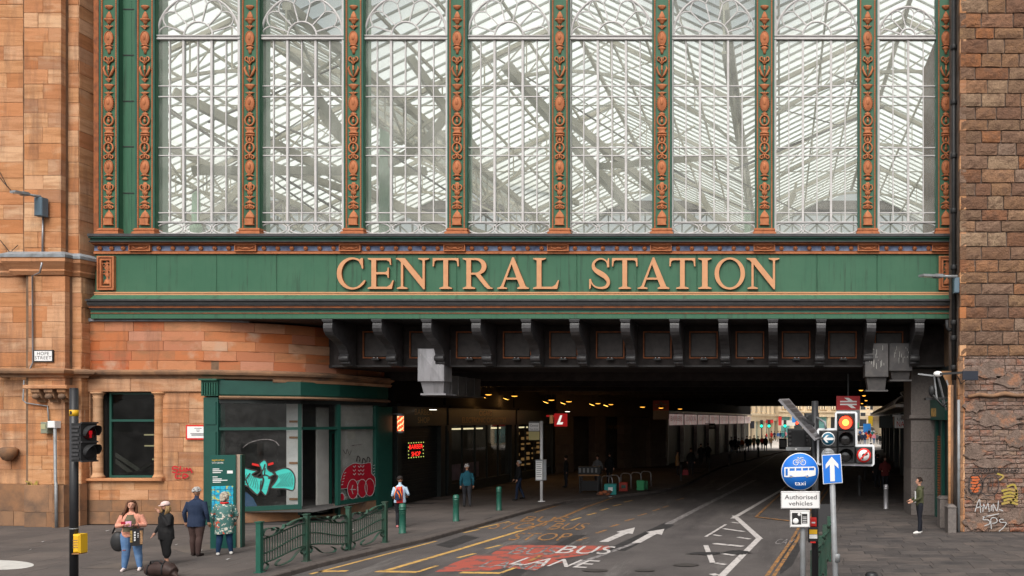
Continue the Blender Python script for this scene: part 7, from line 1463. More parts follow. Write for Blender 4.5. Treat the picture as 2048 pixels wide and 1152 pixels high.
m = MB(); m.cham(hx(1072.5), -.14, hz(961), hx(1088), -.07, hz(919), .015); m.box(hx(1088) + .003, -.13, hz(960), hx(1094), -.06, hz(919)); m.build('timetable_case', 'pole_grey', o); m = MB(); m.box(hx(1074), -.147, hz(959), hx(1086.5), -.141, hz(922)); m.build('timetable', 'sign_white', o); m = MB(); [m.box(hx(1075), -.151, hz(925 + 4 * k), hx(1085.5 - k % 3), -.148, hz(925 + 4 * k) + .025) for k in range(8)]; m.build('timetable_print', 'grey_ink', o)
# cycle stands, crates and busking gear further in
for i, (px, py) in enumerate(((1228, 982), (1252, 977), (1272, 975), (1292, 972), (1214, 984))):
    x, y, z = G(px, py); o = thing('cycle_stand', 'steel hoop cycle stand in the gloom, ' + ['second from the left', 'middle one by the red crate', 'beside the red crate', 'beside the green boxes', 'leftmost behind the teal bag'][i], 'cycle stand', (x, y, z), R(-30), 'steel cycle stands'); m = MB(); m.tube([(-.35, 0, 0), (-.35, 0, .6)] + [(-.35 + .2 - .2 * math.cos(t), 0, .6 + .2 * math.sin(t)) for t in (.5, 1, 1.57)] + [(.15 + .2 * math.sin(t), 0, .8 - .2 + .2 * math.cos(t)) for t in (0, .6, 1.1, 1.57)] + [(.35, 0, 0)], .03, 8); m.build('hoop', 'zinc', o); m = MB(); [m.lathe([(.07, 0), (.07, .012), (.03, .014)], 10, (sx * .35, 0, 0)) for sx in (-1, 1)]; m.build('foot_plate', 'zinc', o)
def crate(name, label, px, py, w, h, mt, cat, strap=None):
    x, y, z = G(px, py); o = thing(name, label, cat, (x, y, z), R(8)); m = MB(); m.cham(-w / 2, -.2, 0, w / 2, .2, h, .02); m.build('body', mt, o); m = MB(); m.box(-w / 2 - .01, -.21, h * .82, w / 2 + .01, .21, h * .9); m.box(-w / 2 - .01, -.215, h * .1, w / 2 + .01, .21, h * .16); m.build('rim', mt, o)
    if strap: m = MB(); m.box(-.1, -.218, h * .35, .12, -.211, h * .7); m.build('patch', strap, o)
crate('delivery_bag', 'teal insulated delivery bag standing in the gloom', 1221, 989, .56, .52, mat('teal_fabric', (.03, .28, .26), rough=.6), 'delivery bag', 'sign_white'); crate('red_crate', 'red crate beside the cycle stands', 1247, 982, .42, .45, mat('red_plastic', (.35, .03, .015), rough=.5), 'crate', 'shop_green'); crate('green_box', 'bright green box beyond the red crate', 1281, 980, .38, .5, mat('green_plastic', (.03, .30, .11), rough=.5), 'box'); crate('green_box', 'darker green box behind the bright one', 1289, 978, .34, .44, mat('dark_green_plastic', (.02, .18, .07), rough=.5), 'box')
x, y, z = G(1208, 990); o = thing('clothes_heap', 'crumpled heap of orange patterned cloth by the teal bag', 'cloth', (x, y, z)); m = MB(); random.seed(3); [m.ell((random.uniform(-.25, .25), random.uniform(-.1, .1), .05 + .05 * (k % 3)), .14, .12, .09, 7, 5, k % 2) for k in range(9)]; m.build('heap', [mat('orange_cloth', (.35, .11, .05), rough=.8), mat('brown_cloth', (.14, .07, .05), rough=.8)], o)
x, y, z = G(1180, 985); o = thing('busking_stand', 'dark keyboard on a trolley stand beside the teal bag', 'music gear', (x, y, z)); m = MB(); m.box(-.55, -.2, .92, .55, .2, 1.3); m.build('case', 'ink', o); m = MB(); m.box(-.5, -.25, .84, .5, .25, .9); m.build('shelf', 'wood', o); m = MB(); [m.box(sx * .45 - .03, sy * .2 - .03, 0, sx * .45 + .03, sy * .2 + .03, .84) for sx in (-1, 1) for sy in (-1, 1)]; m.build('frame', 'black', o); m = MB(); m.box(-.4, -.18, .1, .42, .18, .6); m.build('amplifier', 'ink', o); m = MB(); [m.box(-.5 + .2 * k, -.206, 1.0, -.4 + .2 * k, -.201, 1.22) for k in range(5)]; m.build('knob_panel', 'grey_ink', o)
# far signals with green lights and an A board in the sunlight
for i, (px, py, mt) in enumerate(((1523, 852, 'green_lamp'), (1538, 852, 'green_lamp'), (1570, 852, 'green_lamp'), (1594, 846, 'red_lamp'))):
    Yf = 122; x, _, z = P(px, py, Yf); o = thing('far_signal', 'distant traffic signal ' + ['leftmost with green light at the sunlit crossing', 'second with green light at the sunlit crossing', 'third with green light by the columns', 'showing red beside the solar panel'][i], 'traffic light', (x, Yf, PAVE), 0, 'distant traffic signals'); h = z - PAVE; m = MB(); m.tube([(0, .2, 0), (0, .2, h + .5)], .07, 8); m.build('pole', 'black', o); m = MB(); m.cham(-.22, 0, h - .3, .22, .18, h + .9, .02); m.build('housing', 'black', o); m = MB(); m.ell((0, -.02, h), .22, .04, .22, 10, 6); m.build('lens', mt, o)
x, y, z = (X(1566, 100), 100, PAVE); o = thing('a_board', 'black pavement board at the sunlit far kerb', 'pavement board', (x, y, z)); m = MB(); m.beam((0, -.3, 0), (0, 0, 1.3), 1.0, .06); m.beam((0, .3, 0), (0, 0.02, 1.3), 1.0, .06); m.build('frame', 'ink', o); m = MB(); m.beam((0, -.29, .25), (0, -.09, 1.1), .7, .01); m.build('panel', 'grey_ink', o)
# ---------------- people: lofted limbs fused into one skin, coloured by the nearest limb
def fuse(mb, voxel, smooth=4):
    me = mb.mesh('body', [], True); o = bpy.data.objects.new('body', me); COL.objects.link(o)
    r = o.modifiers.new('r', 'REMESH'); r.mode = 'VOXEL'; r.voxel_size = voxel; r.use_smooth_shade = True
    s = o.modifiers.new('s', 'SMOOTH'); s.factor = .5; s.iterations = smooth
    dg = bpy.context.evaluated_depsgraph_get()
    out = bpy.data.meshes.new_from_object(o.evaluated_get(dg)); bpy.data.objects.remove(o); bpy.data.meshes.remove(me); return out
class Fig:
    def __init__(s): s.mb = MB(); s.smp = []; s.cut = None
    def limb(s, pts, rs, mi, n=10):
        s.mb.tube(pts, rs, n)
        P_ = [Vector(p) for p in pts]
        for i in range(len(P_) - 1):
            k = max(2, int((P_[i + 1] - P_[i]).length / .03))
            for j in range(k + 1): t = j / k; s.smp.append((*P_[i].lerp(P_[i + 1], t), rs[i] + (rs[i + 1] - rs[i]) * t, mi))
    def loft(s, sec, mi, n=16, bias=0):           # sections: (x, y, z, rx, ry)
        vs = []; fs = []
        for x, y, z, rx, ry in sec:
            for k in range(n): a = 2 * math.pi * k / n; c, q = math.cos(a), math.sin(a); vs.append((x + rx * math.copysign(abs(c) ** .85, c), y + ry * math.copysign(abs(q) ** .85, q), z))
        for i in range(len(sec) - 1):
            for k in range(n): fs.append((i * n + k, i * n + (k + 1) % n, (i + 1) * n + (k + 1) % n, (i + 1) * n + k))
        fs += [tuple(range(n))[::-1], tuple(range((len(sec) - 1) * n, len(sec) * n))]
        s.mb.add(vs, fs)
        for a, b in zip(sec, sec[1:]):
            for j in range(4):
                t = j / 4; x, y, z, rx, ry = [u + (v - u) * t for u, v in zip(a, b)]; r = min(rx, ry) + bias
                for q in (-1, -.5, 0, .5, 1): s.smp.append((x + q * max(rx - r, 0), y, z, r, mi))
    def ball(s, c, rx, ry, rz, mi): s.mb.ell(c, rx, ry, rz, 14, 10); r = min(rx, ry, rz); [s.smp.append((c[0] + q * (rx - r), c[1] + q2 * (ry - r), c[2] + q3 * (rz - r), r, mi)) for q, q2, q3 in ((0, 0, 0), (1, 0, 0), (-1, 0, 0), (0, 1, 0), (0, -1, 0), (0, 0, 1), (0, 0, -1))]
    def mesh(s, mats, voxel):
        me = fuse(s.mb, voxel); 
        for m in mats: me.materials.append(m)
        n = len(me.polygons); c = np.zeros(n * 3, dtype=np.float32); me.polygons.foreach_get('center', c); c = c.reshape(-1, 3)
        S_ = np.array(s.smp, dtype=np.float32); best = np.full(n, 1e9, dtype=np.float32); idx = np.zeros(n, dtype=np.int32)
        for i in range(0, len(S_), 64):
            q = S_[i:i + 64]; d = np.sqrt(((c[:, None, :] - q[None, :, :3]) ** 2).sum(2)) - q[None, :, 3]; j = d.argmin(1); dm = d[np.arange(n), j]; u = dm < best; best[u] = dm[u]; idx[u] = q[j[u], 4].astype(np.int32)
        if s.cut: low = (c[:, 2] < s.cut + .004) & (idx == TOP) & (np.abs(c[:, 0]) < .3); idx[low] = BOT; up = (c[:, 2] >= s.cut + .004) & (idx == BOT); idx[up] = TOP
        me.polygons.foreach_set('material_index', idx); me.polygons.foreach_set('use_smooth', [True] * n); me.update(); return me
SKIN, TOP, BOT, SHOE, TRIM = 0, 1, 2, 3, 4
def body(pose='stand', bulk=1.0, coat=None, bare_arm=False, arms=((.30, -.02, 1.12), (.30, -.14, .88)), arms2=None, legs=None, fem=False, capri=False, head_turn=0, hand_open=True, voxel=.011, simple=False, lean=0, belly=0, loose=1.0):
    # local space: 1.75 m tall, facing -y. arms: (elbow, hand) of the right hand side (x > 0); arms2 for the other
    f = Fig(); b = bulk; L_ = lean
    hip = .095 * (1.05 if fem else 1)
    legs = legs or (((hip, -.01, .50), (hip + .01, .0, .09)), ((-hip, -.01, .50), (-hip - .01, .0, .09)))
    hz = .93
    for i, (kn, an) in enumerate(legs):
        sx = 1 if i == 0 else -1
        f.limb([(sx * hip, .005, hz), tuple(Vector((sx * hip, .005, hz)).lerp(Vector(kn), .45)), kn], [.098 * b * loose, .088 * b * loose, .064 * b * loose], BOT, 12)
        mid = tuple(Vector(kn).lerp(Vector(an), .35) + Vector((0, .015, 0))); 
        if capri:
            f.limb([kn, mid, tuple(Vector(kn).lerp(Vector(an), .62))], [.064 * b * loose, .066 * b * loose, .062 * loose], BOT, 12); f.limb([tuple(Vector(kn).lerp(Vector(an), .6)), an], [.045, .038], SKIN, 10)
        else: f.limb([kn, mid, an], [.064 * b * loose, .061 * b * loose, .05 * loose], BOT, 12)
        ax, ay, az = an; tilt = 0
        f.limb([(ax, ay + .05, az - .035), (ax + sx * .008, ay - .05, az - .05), (ax + sx * .016, ay - .15, az - .06), (ax + sx * .018, ay - .19, az - .062)], [.042, .043, .038, .026], SHOE, 10); f.limb([(ax, ay, az + .005), (ax, ay + .01, az - .035)], [.043, .045], SHOE if not capri else SKIN, 10)
    w = 1.0 * b
    sh = .15 if fem else .172
    tor = [(0, .0, .86, .15 * w, .105 * w), (0, 0, .95, .168 * w, .118 * w + belly * .5), (0, L_ * .2, 1.06, (.145 if fem else .152) * w, .108 * w + belly), (0, L_ * .45, 1.20, .158 * w, .115 * w + belly * .6), (0, L_ * .7, 1.32, .168 * w, .112 * w), (0, L_ * .85, 1.39, .15 * w, .092 * w), (0, L_ * .93, 1.43, .112 * w, .078), (0, L_ * .97, 1.46, .078, .066), (0, L_, 1.47, .062, .06)]
    if coat is None: f.loft([(x, y, z, rx * 1.0, ry) for x, y, z, rx, ry in tor if z < .9] + [(0, 0, .93, .165 * w, .115 * w)], BOT); f.loft([(x, y, z, rx * 1.04, ry * 1.06) for x, y, z, rx, ry in tor if z > .9], TOP)
    else:
        f.loft([(0, .01, coat, .185 * w, .135 * w), (0, .005, (coat + .93) / 2, .18 * w, .135 * w)] + [(x, y, z, rx * 1.10, ry * 1.14) for x, y, z, rx, ry in tor if z > .9], TOP, bias=.03); f.cut = coat
    hy = L_ - .015
    f.limb([(0, L_ + .01, 1.44), (0, hy, 1.55)], [.054, .05], SKIN, 10)
    ht = R(head_turn); hd = lambda x, y, z: (x * math.cos(ht) - y * math.sin(ht), hy + x * math.sin(ht) + y * math.cos(ht), z)
    f.ball(hd(0, .005, 1.655), .076, .092, .103, SKIN); f.ball(hd(0, -.03, 1.592), .052, .055, .05, SKIN)
    if not simple:
        f.limb([hd(0, -.085, 1.665), hd(0, -.108, 1.633), hd(0, -.09, 1.622)], [.010, .017, .012], SKIN, 8)
        for sx in (-1, 1): f.ball(hd(sx * .078, .01, 1.645), .012, .02, .03, SKIN)
        f.limb([hd(-.024, -.078, 1.59), hd(0, -.088, 1.588), hd(.024, -.078, 1.59)], [.008, .010, .008], SKIN, 6)
    for i in range(2):
        sx = 1 if i == 0 else -1
        el, ha = arms if i == 0 or arms2 is None else arms2
        if i == 1 and arms2 is None: el, ha = (-el[0], *el[1:]), (-ha[0], *ha[1:])
        el = (el[0] * .88 * (1 + (b - 1) * .5), *el[1:]); ha = (ha[0] * .92, *ha[1:])
        s0 = (sx * sh * w * .94, L_ * .9, 1.385); el = (el[0], el[1] + L_ * .5, el[2])
        th = (1.06 if not bare_arm else .98) / b ** .45
        f.limb([s0, tuple(Vector(s0).lerp(Vector(el), .5)), el], [.062 * b * th, .054 * b * th, .045 * b * th], TOP if True else SKIN, 10)
        wr = Vector(el).lerp(Vector(ha), .92)
        f.limb([el, tuple(Vector(el).lerp(wr, .4)), tuple(wr)], [.045 * b * th, .044 * b * th, .031 * th], SKIN if bare_arm else TOP, 10)
        d = (Vector(ha) - Vector(el)).normalized(); side = d.cross(Vector((0, 1, 0))); side = side.normalized() if side.length > .1 else Vector((1, 0, 0)); nrm = side.cross(d).normalized()
        palm0, palm1 = wr + d * .01, wr + d * .095
        f.limb([tuple(palm0), tuple(wr + d * .05), tuple(palm1)], [.026, .037, .034], SKIN, 8)
        if not simple:
            for k, ln in enumerate((.068, .078, .072, .056)):
                a = palm1 + side * (k - 1.5) * .019; c1 = a + d * ln * .55 - nrm * sx * 0 + Vector((0, -.012, 0)); c2 = c1 + d * ln * .42 + Vector((-sx * .012, -.02, 0)); f.limb([tuple(a - d * .02), tuple(c1), tuple(c2)], [.0105, .0095, .008], SKIN, 6)
            a = palm0 + d * .025 - side * .025; f.limb([tuple(a), tuple(a - side * .025 + d * .03), tuple(a - side * .03 + d * .06 + Vector((0, -.01, 0)))], [.014, .012, .009], SKIN, 6)
        else: f.limb([tuple(palm1), tuple(palm1 + d * .06 + Vector((0, -.015, 0)))], [.03, .014], SKIN, 8)
    return f, hd
def head_bits(o, hd, hair, kind, eyes=True):
    if eyes:
        for sx in (-1, 1): m = MB(); m.ell(hd(sx * .03, -.081, 1.663), .010, .007, .006, 8, 5); m.build('eye', 'ink', o)
        m = MB(); m.tube([hd(-.02, -.091, 1.594), hd(0, -.097, 1.590), hd(.02, -.091, 1.594)], .005, 5); m.build('mouth', 'lips', o)
        m = MB(); [m.tube([hd(sx * .046, -.077, 1.681), hd(sx * .03, -.085, 1.686), hd(sx * .014, -.087, 1.682)], .004, 5) for sx in (-1, 1)]; m.build('eyebrow', hair, o) if kind != 'cap' else None
    m = MB(); rnd = random.Random(5)
    if kind in ('short', 'long', 'bob'):
        for k in range(46):
            t = rnd.uniform(0, 2 * math.pi); h = rnd.uniform(-.1, 1); y = math.sin(t); 
            if y < -.35 and h < .62: continue
            r = math.sqrt(max(0, 1 - max(h, 0) ** 2)); m.ell(hd(.074 * r * math.cos(t), .012 + .09 * r * math.sin(t), 1.665 + .098 * h), .034, .034, .026, 7, 5)
    if kind == 'bob':
        for k in range(40): t = rnd.uniform(-.3, math.pi + .3); m.ell(hd(.084 * math.cos(t), .02 + .095 * math.sin(t), rnd.uniform(1.53, 1.68)), .034, .034, .045, 7, 5)
    if kind == 'long':
        for k in range(26):
            t = rnd.uniform(-.25, math.pi + .25); x, y = .088 * math.cos(t), .02 + .095 * math.sin(t); m.tube([hd(x, y, 1.70), hd(x * 1.15, y * 1.05, 1.58), hd(x * 1.4 - .02, y * .9 - .03, 1.46), hd(x * 1.4 - .05, y * .6 - .06, 1.30 + rnd.uniform(-.06, .08))], [.026, .03, .028, .010], 6)
    if m.f: m.build('hair', hair, o)
def col(name, c, c2=None, **k): return mat(name, c, c2, rough=k.pop('rough', .85), spec=k.pop('spec', .2), **k)
MT['lips'] = col('lips', (.30, .09, .075))
skinA = col('light_skin', (.50, .26, .18), (.56, .29, .20), scale=6, rough=.55); skinB = col('tanned_skin', (.36, .19, .12), (.40, .21, .14), scale=6, rough=.55)
def person(label, loc, rz, H, f, mats, voxel=.011, group=None):
    fig, hd = f; o = thing('person', label, 'person', loc, rz + math.atan2(-loc[0], loc[1]), group); me = fig.mesh(mats, voxel); s = H / 1.75; o.scale = (s, s, s)
    link('body', me, o); return o, hd
# 1 woman in the peach cardigan, looking down at a packet
denim = col('washed_denim', (.085, .17, .33), (.15, .25, .42), scale=5)
peach = col('peach_cardigan', (.66, .30, .215), (.58, .25, .17), scale=14, bump=.5, bscale=60)
o, hd = person('smiling woman in a peach cardigan and ripped blue jeans reading a packet', G(263, 1141), R(-12), 1.66, body(bulk=1.22, fem=True, arms=((.295, -.02, 1.13), (.06, -.29, 1.17)), arms2=((-.295, -.02, 1.13), (-.05, -.29, 1.19)), legs=(((.13, -.02, .50), (.17, -.02, .09)), ((-.11, .0, .50), (-.15, .02, .09))), head_turn=8, belly=.02, loose=1.12), [skinA, peach, denim, col('pale_trainers', (.62, .52, .50))])
MT['brown_hair'] = col('long_brown_hair', (.085, .035, .018), (.13, .055, .028), scale=12, rough=.5); head_bits(o, hd, 'brown_hair', 'long')
m = MB(); m.add([], []); f2 = MB(); sec = [(1.0, .15, .17), (1.15, .125, .175), (1.3, .11, .165), (1.42, .07, .12)]
vs = []; n = 9
for z, w, d in sec: 
    for k in range(n): t = (k / (n - 1) - .5) * 2; vs.append((w * t, -d - .022 + .05 * t * t, z))
f2.add(vs, [(i * n + k, i * n + k + 1, (i + 1) * n + k + 1, (i + 1) * n + k) for i in range(len(sec) - 1) for k in range(n - 1)]); f2.build('olive_top', col('olive_vest', (.13, .11, .07)), o)
m = MB(); [m.ell((x, -.085, .53), .045, .02, .012, 8, 5) for x in (.13, -.13)]; m.build('torn_knee', 'lips', o)
m = MB(); m.box(-.07, -.40, 1.13, .03, -.36, 1.24); m.build('packet_shadow', 'crimson', o) if False else None
x, y, z = o.location
q = thing('packet', 'small pink packet held open by the woman in the peach cardigan', 'packet', (x + .14, y - .29, z + 1.09), R(26)); m = MB(); m.box(-.05, -.02, 0, .07, .02, .12); m.build('wrapper', col('pink_wrapper', (.75, .30, .48), (.8, .5, .6), scale=20), q); m = MB(); m.box(-.12, -.03, .06, -.04, .02, .12); m.build('flap', 'crimson', q)
q = thing('shopping_bag', 'black paper carrier bag with pale lettering hanging from her arm', 'bag', (x + .24, y - .17, z + .62), R(34)); m = MB(); m.add([(-.10, -.05, 0), (.12, -.05, 0), (.12, .07, 0), (-.10, .07, 0), (-.11, -.06, .40), (.14, -.06, .40), (.14, .08, .40), (-.11, .08, .40)], [(0, 3, 2, 1), (4, 5, 6, 7), (0, 1, 5, 4), (1, 2, 6, 5), (2, 3, 7, 6), (3, 0, 4, 7)]); m.build('body', 'ink', q)
m = MB(); m.box(-.105, -.066, .09, -.06, -.058, .37); m.build('gold_panel', col('gold_print', (.38, .25, .08), (.05, .04, .03), scale=30), q); m = MB(); m.box(.08, -.067, .04, .13, -.059, .36); m.build('side_panel', col('tan_print', (.42, .24, .12), (.1, .06, .04), scale=25), q)
m = MB(); [m.box(-.03, -.0665, .12 + k * .06, .0, -.059, .12 + k * .06 + .04) for k in range(4)]; [m.box(.035, -.067, .2 + k * .04, .055, -.059, .2 + k * .04 + .02) for k in range(3)]; m.build('lettering', 'sign_white', q); m = MB(); m.tube([(-.06, -.03, .4), (-.03, .0, .52), (.03, .02, .54), (.08, -.03, .4)], .008, 5); m.build('handle', 'ink', q)
q = thing('shoulder_bag', 'large black shoulder bag hanging behind the woman in the peach cardigan', 'bag', (x - .26, y - .06, z + .48), R(20)); m = MB(); m.ell((0, 0, .22), .165, .10, .24, 14, 10); m.build('body', 'black', q); m = MB(); m.tube([(-.12, 0, .42), (0, -.04, .72), (.10, -.06, .92), (.12, .0, .6)], .018, 6); m.build('strap', 'black', q)
# 2 woman in the pink cap and black jacket, hand at her mouth
black = col('black_jacket', (.016, .016, .017), (.026, .025, .026), scale=6)
o, hd = person('woman in black with a pale pink cap lifting her hand to her mouth', G(332, 1130), R(-62), 1.56, body(bulk=1.22, fem=True, coat=.72, arms=((.27, -.08, 1.12), (.10, -.22, 1.50)), arms2=((-.31, .02, 1.10), (-.30, -.14, .88)), capri=True, legs=(((.10, -.03, .50), (.10, -.03, .09)), ((-.10, .03, .50), (-.10, .06, .09))), loose=1.15), [skinA, black, black, col('dark_shoe', (.02, .02, .02))])
MT['fair_hair'] = col('fair_hair', (.30, .19, .085), (.20, .12, .05), scale=14, rough=.5); head_bits(o, hd, 'fair_hair', 'cap')
m = MB(); rnd = random.Random(2)
for k in range(18): t = rnd.uniform(-.6, math.pi + .6); m.tube([hd(.08 * math.cos(t), .02 + .085 * math.sin(t), 1.64), hd(.10 * math.cos(t), .01 + .09 * math.sin(t), 1.52), hd(.10 * math.cos(t), -.05 + .07 * math.sin(t), 1.40)], [.03, .034, .012], 6)
m.build('hair', 'fair_hair', o)
m = MB(); prof = [(.098, 1.665), (.10, 1.70), (.09, 1.735), (.065, 1.765), (.03, 1.782), (.005, 1.785)]; m.lathe(prof, 18, (0, hd(0, 0, 0)[1], 0), ky=1.15); m.add([hd(a * .085, -.08 - (1 - a * a) * .10, 1.672 - .012 * (1 - a * a)) for a in (-1, -.6, -.2, .2, .6, 1)] + [hd(a * .088, -.06, 1.682) for a in (-1, -.6, -.2, .2, .6, 1)] , [(k, k + 1, 7 + k, 6 + k) for k in range(5)]); m.add([hd(a * .085, -.08 - (1 - a * a) * .10, 1.678 - .012 * (1 - a * a)) for a in (-1, -.6, -.2, .2, .6, 1)] + [hd(a * .088, -.06, 1.692) for a in (-1, -.6, -.2, .2, .6, 1)] , [(k, k + 1, 7 + k, 6 + k) for k in range(5)]); m.build('cap', col('pale_pink_cap', (.66, .50, .47)), o)
# 3 man in the navy coat
o, hd = person('grey haired man in a navy coat and brown trousers seen from behind', G(393, 1112), R(150), 1.80, body(bulk=1.1, coat=.76, arms=((.29, .05, 1.12), (.30, -.03, .86)), legs=(((.09, -.02, .50), (.10, -.04, .09)), ((-.09, .03, .50), (-.09, .09, .09))), loose=1.1), [skinB, col('navy_coat', (.017, .028, .058), (.028, .04, .075), scale=4), col('brown_trousers', (.075, .045, .04), (.055, .034, .03), scale=4), col('dark_brown_shoe', (.03, .02, .018))])
MT['grey_hair'] = col('grey_hair', (.42, .40, .38), (.30, .29, .28), scale=15); head_bits(o, hd, 'grey_hair', 'short')
m = MB(); m.lathe([(.075, 1.42), (.085, 1.45), (.075, 1.475)], 16, (0, .0, 0)); m.build('collar', col('navy_collar', (.014, .022, .045)), o)
# 4 woman in the floral raincoat at the map
flor = mat('floral_raincoat', (.055, .15, .135), (.62, .58, .50), rough=.5, scale=13, lo=.55, hi=.575, col3=(.48, .07, .035), scale3=8, lo3=.60, hi3=.62)
o, hd = person('woman in a green floral raincoat reading the city map totem', G(449, 1110), R(178), 1.66, body(bulk=1.25, fem=True, coat=.60, arms=((.29, .0, 1.12), (.26, -.13, .90)), legs=(((.11, -.0, .50), (.15, .02, .09)), ((-.11, -.0, .50), (-.15, -.02, .09))), belly=.03), [skinA, flor, col('blue_jeans', (.012, .032, .075)), col('white_trainers', (.60, .58, .55))])
MT['silver_hair'] = col('silver_bob', (.44, .39, .32), (.30, .24, .18), scale=14); head_bits(o, hd, 'silver_hair', 'bob'); m = MB(); m.lathe([(.09, 1.44), (.11, 1.465), (.10, 1.49), (.08, 1.48)], 16, (0, .01, 0)); m.build('scarf', 'sign_red', o)
# duffel bag at the bottom edge
x, y, z = G(322, 1155); o = thing('duffel_bag', 'slumped dark brown duffel bag on the pavement in front of the woman in black', 'bag', (x, y, z), R(-8)); ff = Fig(); ff.limb([(-.33, 0, .15), (-.2, 0, .19), (0, .02, .21), (.2, 0, .18), (.36, -.02, .13)], [.13, .17, .185, .17, .11], 0, 14); ff.limb([(.30, 0, .12), (.45, -.05, .06), (.52, -.1, .04)], [.08, .04, .03], 0); me = ff.mesh([col('brown_leather', (.05, .03, .026), (.035, .021, .018), scale=5, rough=.5, bump=.6, bscale=9)], .02); link('body', me, o); m = MB(); m.tube([(-.18, -.1, .32), (-.1, -.16, .40), (.08, -.15, .41), (.16, -.1, .31)], .016, 6); m.tube([(-.2, -.17, .1), (-.19, -.15, .3), (-.1, .0, .39)], .018, 6); m.tube([(.18, -.17, .1), (.17, -.15, .3), (.1, .0, .385)], .018, 6); m.build('handle', 'ink', o); m = MB(); m.tube([(-.28, -.02, .33), (0, 0, .405), (.27, -.02, .32)], .008, 5); m.build('zip', 'iron', o)
# 5 boy with the backpack, walking away
shirt = col('pale_blue_shirt', (.42, .55, .68)); 
o, hd = person('boy in a red and pale blue shirt with dark cap walking away', G(800, 1055), R(176), 1.70, body(bulk=1.0, coat=.86, bare_arm=True, arms=((.27, .03, 1.13), (.24, -.20, 1.02)), arms2=((-.30, .02, 1.14), (-.22, -.22, 1.05)), legs=(((.08, -.06, .50), (.08, .02, .09)), ((-.08, .0, .50), (-.07, .17, .16)))), [skinB, shirt, col('black_trousers', (.016, .016, .02)), col('red_trainers', (.45, .03, .035), (.65, .6, .58), scale=10)])
MT['dark_hair'] = col('dark_hair', (.025, .016, .012)); head_bits(o, hd, 'dark_hair', 'short'); m = MB(); hy = hd(0, 0, 0)[1]; m.lathe([(.094, 1.68), (.095, 1.72), (.07, 1.765), (.02, 1.785)], 16, (0, hy, 0), ky=1.15); m.add([(-.07, hy - .09, 1.685), (.07, hy - .09, 1.685), (.05, hy - .18, 1.675), (-.05, hy - .18, 1.675)], [(0, 1, 2, 3)]); m.build('cap', 'ink', o)
ff = Fig(); ff.loft([(0, .005, .855, .187, .142), (0, .005, 1.0, .188, .142), (0, .005, 1.2, .182, .14), (0, .0, 1.36, .165, .115), (0, 0, 1.42, .12, .09)], 0)
m = MB(); 
for z0, z1 in ((.86, 1.42),):
    pts = [(z, [(.19 * math.sin(t) * k_, .165 * math.cos(t) * k_ + .008) for t in [R(-32 + 64 * j / 8) for j in range(9)]]) for z, k_ in ((.86, 1.0), (1.0, 1.0), (1.2, .98), (1.34, .90), (1.42, .72))]
    vs = [(x, y, z) for z, row in pts for x, y in row]; m.add(vs, [(i * 9 + k, i * 9 + k + 1, (i + 1) * 9 + k + 1, (i + 1) * 9 + k) for i in range(4) for k in range(8)])
m.build('red_panel', 'sign_red', o)
q = copy_thing.__globals__['thing']('backpack', 'navy backpack with orange piping on the back of the boy', 'backpack', o.location, o.rotation_euler.z); q.scale = o.scale
ff = Fig(); ff.limb([(.04, .20, .98), (.04, .22, 1.12), (.04, .20, 1.30)], [.12, .135, .10], 0, 12); me = ff.mesh([col('navy_backpack', (.02, .035, .09), (.03, .05, .11), scale=6)], .016); link('body', me, q); orange = col('orange_piping', (.75, .17, .02)); 
for sx in (-1, 1): m = MB(); m.tube([(.04 + sx * .10, .27, 1.0), (.04 + sx * .11, .29, 1.16), (.04 + sx * .06, .29, 1.33), (.04 + sx * .09, .12, 1.42), (sx * .12, -.10, 1.40), (sx * .12, -.13, 1.2)], .017, 6); m.build('strap', orange, q)
m = MB(); m.tube([(-.02, .34, 1.02), (.0, .355, 1.15), (.07, .34, 1.27)], .02, 6); m.build('piping', orange, q)
# 6..8 walkers and the man in the olive jacket
o, hd = person('man in a teal jacket and white cap walking away past the shops', G(934, 1014), R(184), 1.76, body(bulk=1.06, arms=((.265, .03, 1.12), (.26, -.06, .87)), legs=(((.09, -.13, .52), (.10, -.10, .09)), ((-.09, .04, .51), (-.10, .24, .13))), voxel=.012), [skinB, col('teal_jacket', (.012, .075, .105), (.018, .09, .12), scale=5), col('charcoal_trousers', (.03, .03, .034)), col('black_shoe', (.02, .02, .02))])
head_bits(o, hd, 'grey_hair', 'short', False); m = MB(); hy = hd(0, 0, 0)[1]; m.lathe([(.094, 1.67), (.096, 1.71), (.07, 1.76), (.02, 1.78)], 14, (0, hy, 0), ky=1.15); m.build('cap', 'worn_mark', o)
o, hd = person('man in black with blue jeans crossing the gloomy pavement', G(1038, 1000), R(-75), 1.76, body(arms=((.28, -.03, 1.14), (.27, -.15, .92)), legs=(((.08, -.12, .52), (.08, -.14, .09)), ((-.08, .06, .51), (-.08, .24, .13))), voxel=.014), [skinB, col('black_top', (.01, .01, .011)), col('dark_jeans', (.016, .025, .05)), col('black_boot', (.015, .015, .015))], .014); head_bits(o, hd, 'grey_hair', 'short', False)
o, hd = person('man in an olive jacket and white trainers standing by the granite pier', G(1839, 1067), R(-78), 1.76, body(bulk=1.05, arms=((.27, -.02, 1.14), (.17, -.24, 1.03)), arms2=((-.28, -.02, 1.14), (-.20, -.23, 1.05)), legs=(((.07, -.01, .50), (.07, -.03, .09)), ((-.07, .02, .50), (-.07, .05, .09)))), [skinA, col('olive_jacket', (.055, .06, .028), (.075, .075, .04), scale=9), col('dark_denim', (.014, .015, .021)), col('white_trainers', (.62, .60, .58))])
